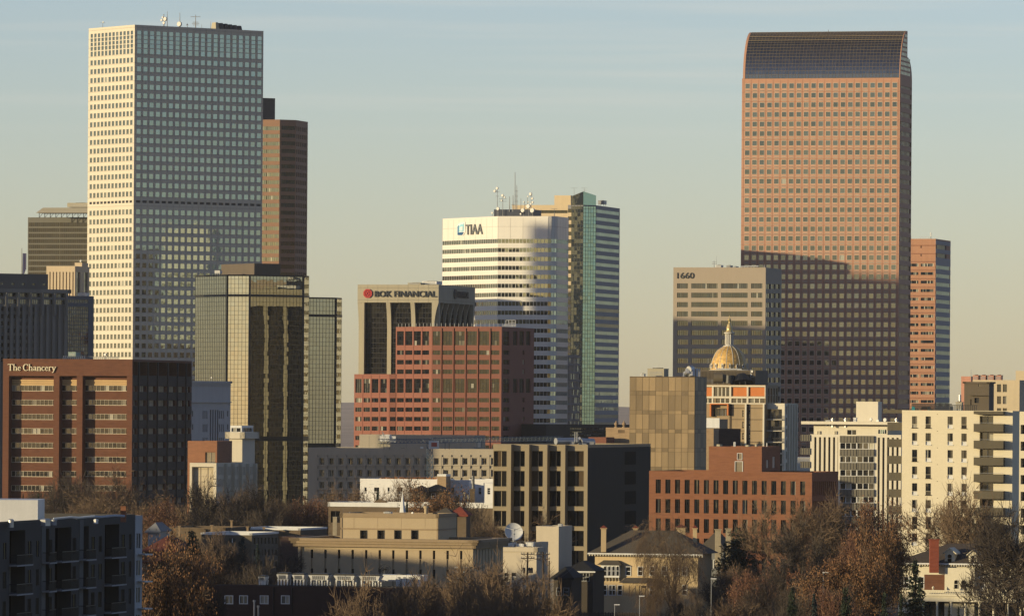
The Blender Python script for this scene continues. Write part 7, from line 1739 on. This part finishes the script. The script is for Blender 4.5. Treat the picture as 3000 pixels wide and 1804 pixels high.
for (k, u, v, D, w) in (('bare1', 1120, 1728, 775, 62), ('bare2', 1205, 1704, 780, 66), ('bare1', 1300, 1690, 780, 60), ('bare2', 1365, 1674, 785, 64), ('bare1', 1445, 1688, 780, 60), ('bare2', 1520, 1698, 785, 62), ('bare1', 1590, 1712, 780, 52), ('bare2', 1250, 1732, 730, 60), ('bare1', 1405, 1728, 735, 70), ('bare2', 1490, 1735, 725, 70)): plant(k, u, v, D, w, 'warm brown bare treetop in the thicket along the bottom of the photo', group=G4)
plant('weep', 1975, 1548, 1085, 100, 'large weeping bare tree draped in front of the cream mansion')
plant('pine', 2166, 1545, 1150, 74, 'big dark green pine right of the cream mansion')
for (k, u, v, D, w) in (('bare1', 2285, 1500, 1130, 62), ('bare3', 2350, 1540, 1100, 60), ('bare2', 2425, 1480, 1130, 62), ('bare1', 2490, 1500, 1140, 50), ('bare3', 2300, 1655, 980, 60), ('bare2', 2175, 1672, 1000, 60), ('bare3', 2110, 1705, 990, 50), ('bare3', 2240, 1715, 910, 60), ('bare3', 2380, 1700, 920, 60), ('bare3', 2480, 1735, 850, 50), ('bare3', 2330, 1760, 830, 60), ('bare2', 2165, 1765, 850, 60), ('bare3', 2050, 1770, 930, 40), ('bare3', 1975, 1762, 1000, 40)): plant(k, u, v, D, w, 'bare brown tree in the wooded strip between the pine and the white mansion', group=G2)
for (k, u, v, D, w) in (('red', 2545, 1490, 1145, 44), ('red', 2505, 1570, 1080, 50), ('red', 2205, 1690, 930, 50), ('red', 2430, 1740, 830, 50)): plant(k, u, v, D, w, 'reddish twiggy tree in the wooded strip left of the white mansion', group='reddish twiggy trees at lower right')
plant('oak', 2548, 1552, 960, 92, 'broad rust-leafed oak left of the white mansion, sunlit', mn=.4); plant('oak2', 2480, 1660, 900, 50, 'lower rust-leafed oak in front of the sunlit one'); 
plant('bare1', 2795, 1452, 1130, 92, 'wide bare tree spread against the cream apartment wall'); plant('bare2', 2860, 1475, 1120, 60, 'bare tree at the right of the wide one before the cream balconies')
plant('slim', 2682, 1640, 930, 40, 'tall dark conifer before the left end of the white mansion')
plant('bare3', 2950, 1520, 900, 96, 'big dark limbed bare tree before the right end of the white mansion', mn=.45); plant('bare3', 2985, 1530, 880, 80, 'dark bare tree at the right edge of the photo')
for (k, u, v, D, w, l) in (('pine', 2322, 1722, 800, 26, 'yellow-green bushy conifer low in the wooded strip'), ('spruce', 2385, 1738, 790, 24, 'pale blue spruce low in the wooded strip'), ('pine', 2478, 1722, 800, 30, 'dark pine low in the wooded strip'), ('slim', 2590, 1735, 800, 22, 'narrow dark conifer left of the white porch'), ('slim', 2640, 1740, 810, 20, 'narrow dark conifer right beside the white porch')): plant(k, u, v, D, w, l)
for k in range(9): plant('slim', 2700 + 27 * k, 1772 + 4 * (k % 3), 960, 10, 'clipped evergreen shrub standing along the white porch', group='evergreen shrubs along the porch')
for k, (u, v, D, l) in enumerate(((2084, 1694, 930, 'thin street lamp with a pale head, right of the cream mansion'), (2412, 1676, 900, 'thin street lamp with a pale head in the wooded strip'), (1801, 1770, 940, 'short grey lamp post before the cream mansion'), (1874, 1745, 960, 'dark lamp post before the arcade of the cream mansion'))):
    p = at(u, v, D); root = thing('street_lamp', (p[0], D, 0), l, 'street lamp'); m = MB(); m.tube((p[0], D, 0), p, .08, .05, 6); m.build('post', GREY, root); m = MB(); m.box(p[0] - .1, p[0] + .75, D - .15, D + .15, p[2] - .06, p[2] + .08); m.build('lamp_head', WHITE, root)
# ================================================================ unseen blocks added left of the frame to throw the long morning shadows
ex = Vector((.454, -.891)); sv = Vector((-.891, -.454))
def shade(px_, py_, t, q0, q1, top, lab, dep=14, name='office_tower'):
    """block whose faces square to the sun span q0..q1 across the light"""
    c = Vector((px_, py_)) + sv * t; cq = c.dot(ex); P = c + ex * (q0 - cq); Q = c + ex * (q1 - cq)
    g = Bld(name, lab, [Face(P + sv * dep, Q + sv * dep)], 0, ztop=top, back=[Q, P], wall=MATS['beige_concrete'])
    f = g.f[0]; n = max(2, int(f.L / 4)); 
    for j in range(min(12, int(top / 4))):
        for i in range(n): g.hole(0, f.L * (i + .25) / n, f.L * (i + .75) / n, top - 3 - 4 * j, top - 1.2 - 4 * j, gl=MATS['glass_dark'], depth=.3)
    g.finish(windows_max=90)
shade(18, 2495, 560, -2213.5, -2186, 178, 'tall unseen shadow-casting tower well left of the frame in line with the white banded tower')
shade(76, 2286, 330, -2030, -1980, 109.5, 'unseen tower left of the frame in line with the number 1660 block')
shade(-45, 2052, 300, -1876, -1837, 78, 'unseen tower left of the frame in line with the long precast office')
shade(-16, 977, 150, -879, -862, 36.5, 'unseen apartment tower left of the frame nearest the cornice building', name='apartment_building')
shade(-28, 985, 170, -915, -879.5, 36.2, 'unseen long low shadow-casting block left of the frame', name='apartment_building')
shade(-30, 805, 140, -765, -716, 33, 'unseen apartment building left of the frame nearest the dark brick building', name='apartment_building')
shade(-78, 1200, 160, -1290, -1085, 33, 'unseen long apartment row left of the frame, middle distance', name='apartment_building')
shade(-60, 1020, 130, -984, -918, 30, 'unseen lower shadow-casting row left of the frame, nearer', name='apartment_building')
shade(-60, 1020, 130, -1084, -984.5, 36.5, 'unseen taller shadow-casting row left of the frame, beside the lower row', name='apartment_building')

# hidden behind the curved tower, but mirrored in the windows of the tallest tower
fs = [Face((122, 2658), (116.5, 2635)), Face((116.5, 2635), (150, 2626))]
g = Bld('office_tower', 'pale tower hidden behind the curved tower, seen only mirrored in the tallest tower windows', [fs[0], fs[1]], 0, ztop=124, back=[Vector((156, 2649))], wall=mat('white_tile', (.98, .93, .8), .6, .03))
for fi in (0, 1):
    L_ = g.f[fi].L
    for k in range(18): g.hole(fi, .8, L_ - .8, 100 - 5.2 * k, 101.6 - 5.2 * k, gl=MATS['glass_tint'], depth=.3, name='window_band')
g.finish()

for (P_, Q_, top_, lab_) in (((115, 2632), (109.5, 2607), 113, 'dark block hidden behind the curved tower, left of the hidden pale tower'), ((146, 2740), (127, 2664), 74, 'long low dark block added, hidden behind the curved tower and the hidden pale tower'), ((114, 2661), (108, 2634), 67, 'low dark block hidden directly before the hidden pale tower')):  # unseen blocks added to darken reflections in the tallest tower windows
    P_, Q_ = Vector(P_), Vector(Q_); n_ = Face(P_, Q_).n
    g = Bld('office_block', lab_, [Face(P_, Q_)], 0, ztop=top_, back=[Q_ - n_ * 4.5, P_ - n_ * 4.5], wall=MATS['brick_brown'])
    for j in range(12):
        for i in range(5): g.hole(0, g.f[0].L * (i + .2) / 5, g.f[0].L * (i + .8) / 5, top_ - 4 - 4.2 * j, top_ - 2 - 4.2 * j, gl=MATS['glass_dark'], depth=.2)
    g.finish()
# ================================================================ ground
ys = [-400, 0, 400, 700, 1000, 1300, 1500, 1800, 2100, 2600, 3200, 4000] + [4000 + 600 * k for k in range(1, 16)]
nx = 40; v = []; fc = []
gb = MB(); hb = MB()
for j, y in enumerate(ys):
    for i in range(nx + 1):
        x = (i / nx - .5) * (3000 + max(0, y) * .9)
        z = gz(y)
        if y > 5000: z += 7 * math.sin(x * .0021 + y * .0007) + 5 * math.sin(x * .0063 + 1.7)
        gb.v.append((x, y, z))
for j in range(len(ys) - 1):
    for i in range(nx):
        a = j * (nx + 1) + i; t = hb if ys[j] >= 4000 else gb; t.f.append((a, a + 1, a + nx + 2, a + nx + 1)); t.m.append(0); t.r.append(.5)
gfull = gb.v
gm = mat('ground_earth', (.09, .065, .045), 1, .25, .004, 0, fine=.1)
nk = (ys.index(4000) + 1) * (nx + 1); gb.v = gfull[:nk]
gob = gb.build('ground', gm, None, True); tag(gob, 'dry winter ground running out to low far hills', 'ground', kind='structure')

k0 = ys.index(4000) * (nx + 1); hb.v = gfull[k0:]; hb.f = [tuple(q - k0 for q in f_) for f_ in hb.f]
hm_ = mat('hill_grass', (.5, .36, .24), 1, .35, .012, 0, fine=.2)
hob = hb.build('hills', hm_, None, True); tag(hob, 'low brown far hills on the horizon', 'hills', kind='structure')
# ================================================================ sun, sky, air
HAZE = 1.7e-5; SUN_AZ = 63.0; SUN_EL = 7.0      # degrees left of straight behind the camera, and above the horizon
sd = Vector((-math.sin(R(SUN_AZ)) * math.cos(R(SUN_EL)), -math.cos(R(SUN_AZ)) * math.cos(R(SUN_EL)), math.sin(R(SUN_EL))))
sun = bpy.data.lights.new('sun', 'SUN'); sun.energy = 5.0; sun.angle = R(.5); sun.color = (1, .81, .475)
so = bpy.data.objects.new('sun', sun); COL.objects.link(so); so.rotation_euler = (-sd).to_track_quat('-Z', 'Y').to_euler()
w = bpy.data.worlds.new('World'); SC.world = w; w.use_nodes = True
nt = w.node_tree; bg = nt.nodes['Background']
sky = nt.nodes.new('ShaderNodeTexSky'); sky.sky_type = 'NISHITA'; sky.sun_disc = False
sky.sun_elevation = R(SUN_EL); sky.sun_rotation = math.atan2(sd[0], sd[1]); sky.altitude = 1600
sky.air_density = 1.0; sky.dust_density = 1.0; sky.ozone_density = 1.0
bg.inputs['Strength'].default_value = .085
gm_ = nt.nodes.new('ShaderNodeVectorMath'); gm_.operation = 'MULTIPLY'; gm_.inputs[1].default_value = (1.07, 1.12, 1.55)
nt.links.new(sky.outputs[0], gm_.inputs[0])
# faint drawn-out cirrus streaks high in the sky
tcw = nt.nodes.new('ShaderNodeTexCoord'); sp = nt.nodes.new('ShaderNodeSeparateXYZ'); nt.links.new(tcw.outputs['Generated'], sp.inputs[0])
mpw = nt.nodes.new('ShaderNodeMapping'); mpw.inputs['Scale'].default_value = (5, 2, 170); mpw.inputs['Location'].default_value = (.3, 0, .8); nt.links.new(tcw.outputs['Generated'], mpw.inputs['Vector'])
nz_ = nt.nodes.new('ShaderNodeTexNoise'); nz_.inputs['Scale'].default_value = 1.6; nz_.inputs['Detail'].default_value = 5; nz_.inputs['Roughness'].default_value = .55; nt.links.new(mpw.outputs[0], nz_.inputs['Vector'])
r1 = nt.nodes.new('ShaderNodeMapRange'); r1.interpolation_type = 'SMOOTHSTEP'; r1.inputs['From Min'].default_value = .46; r1.inputs['From Max'].default_value = .75; nt.links.new(nz_.outputs['Fac'], r1.inputs['Value'])
r2 = nt.nodes.new('ShaderNodeMapRange'); r2.interpolation_type = 'SMOOTHSTEP'; r2.inputs['From Min'].default_value = .035; r2.inputs['From Max'].default_value = .058; nt.links.new(sp.outputs['Z'], r2.inputs['Value'])
mu = nt.nodes.new('ShaderNodeMath'); mu.operation = 'MULTIPLY'; nt.links.new(r1.outputs[0], mu.inputs[0]); nt.links.new(r2.outputs[0], mu.inputs[1])
mv = nt.nodes.new('ShaderNodeMath'); mv.operation = 'MULTIPLY'; mv.inputs[1].default_value = .3; nt.links.new(mu.outputs[0], mv.inputs[0])
mxw = nt.nodes.new('ShaderNodeMix'); mxw.data_type = 'RGBA'; mxw.inputs['B'].default_value = (6.2, 5.9, 5.2, 1); nt.links.new(mv.outputs[0], mxw.inputs['Factor']); nt.links.new(gm_.outputs[0], mxw.inputs['A']); nt.links.new(mxw.outputs['Result'], bg.inputs['Color'])
SC.view_settings.view_transform = 'Standard'; SC.view_settings.look = 'None'; SC.view_settings.gamma = 1; SC.view_settings.exposure = .5
SC.cycles.max_bounces = 6; SC.cycles.diffuse_bounces = 3; SC.cycles.glossy_bounces = 3; SC.cycles.transparent_max_bounces = 4
SC.cycles.use_denoising = True; SC.cycles.volume_bounces = 0; SC.cycles.sample_clamp_indirect = 4
SC.render.use_persistent_data = False

hz = MB(); hz.box(-9000, 9000, -700, 13600, -20, 320); ho = hz.build('haze', _nodes('haze_air')[0], None)
hm = ho.data.materials[0]; nt2 = hm.node_tree; nt2.nodes.remove(nt2.nodes['Principled BSDF']); vol = nt2.nodes.new('ShaderNodeVolumePrincipled')
vol.inputs['Color'].default_value = (.9, .92, .95, 1); vol.inputs['Density'].default_value = HAZE; vol.inputs['Anisotropy'].default_value = .2
nt2.links.new(vol.outputs[0], nt2.nodes['Material Output'].inputs['Volume']); ho['kind'] = 'stuff'; ho['label'] = 'thin morning haze over the whole city'
SC.cycles.volume_max_steps = 64
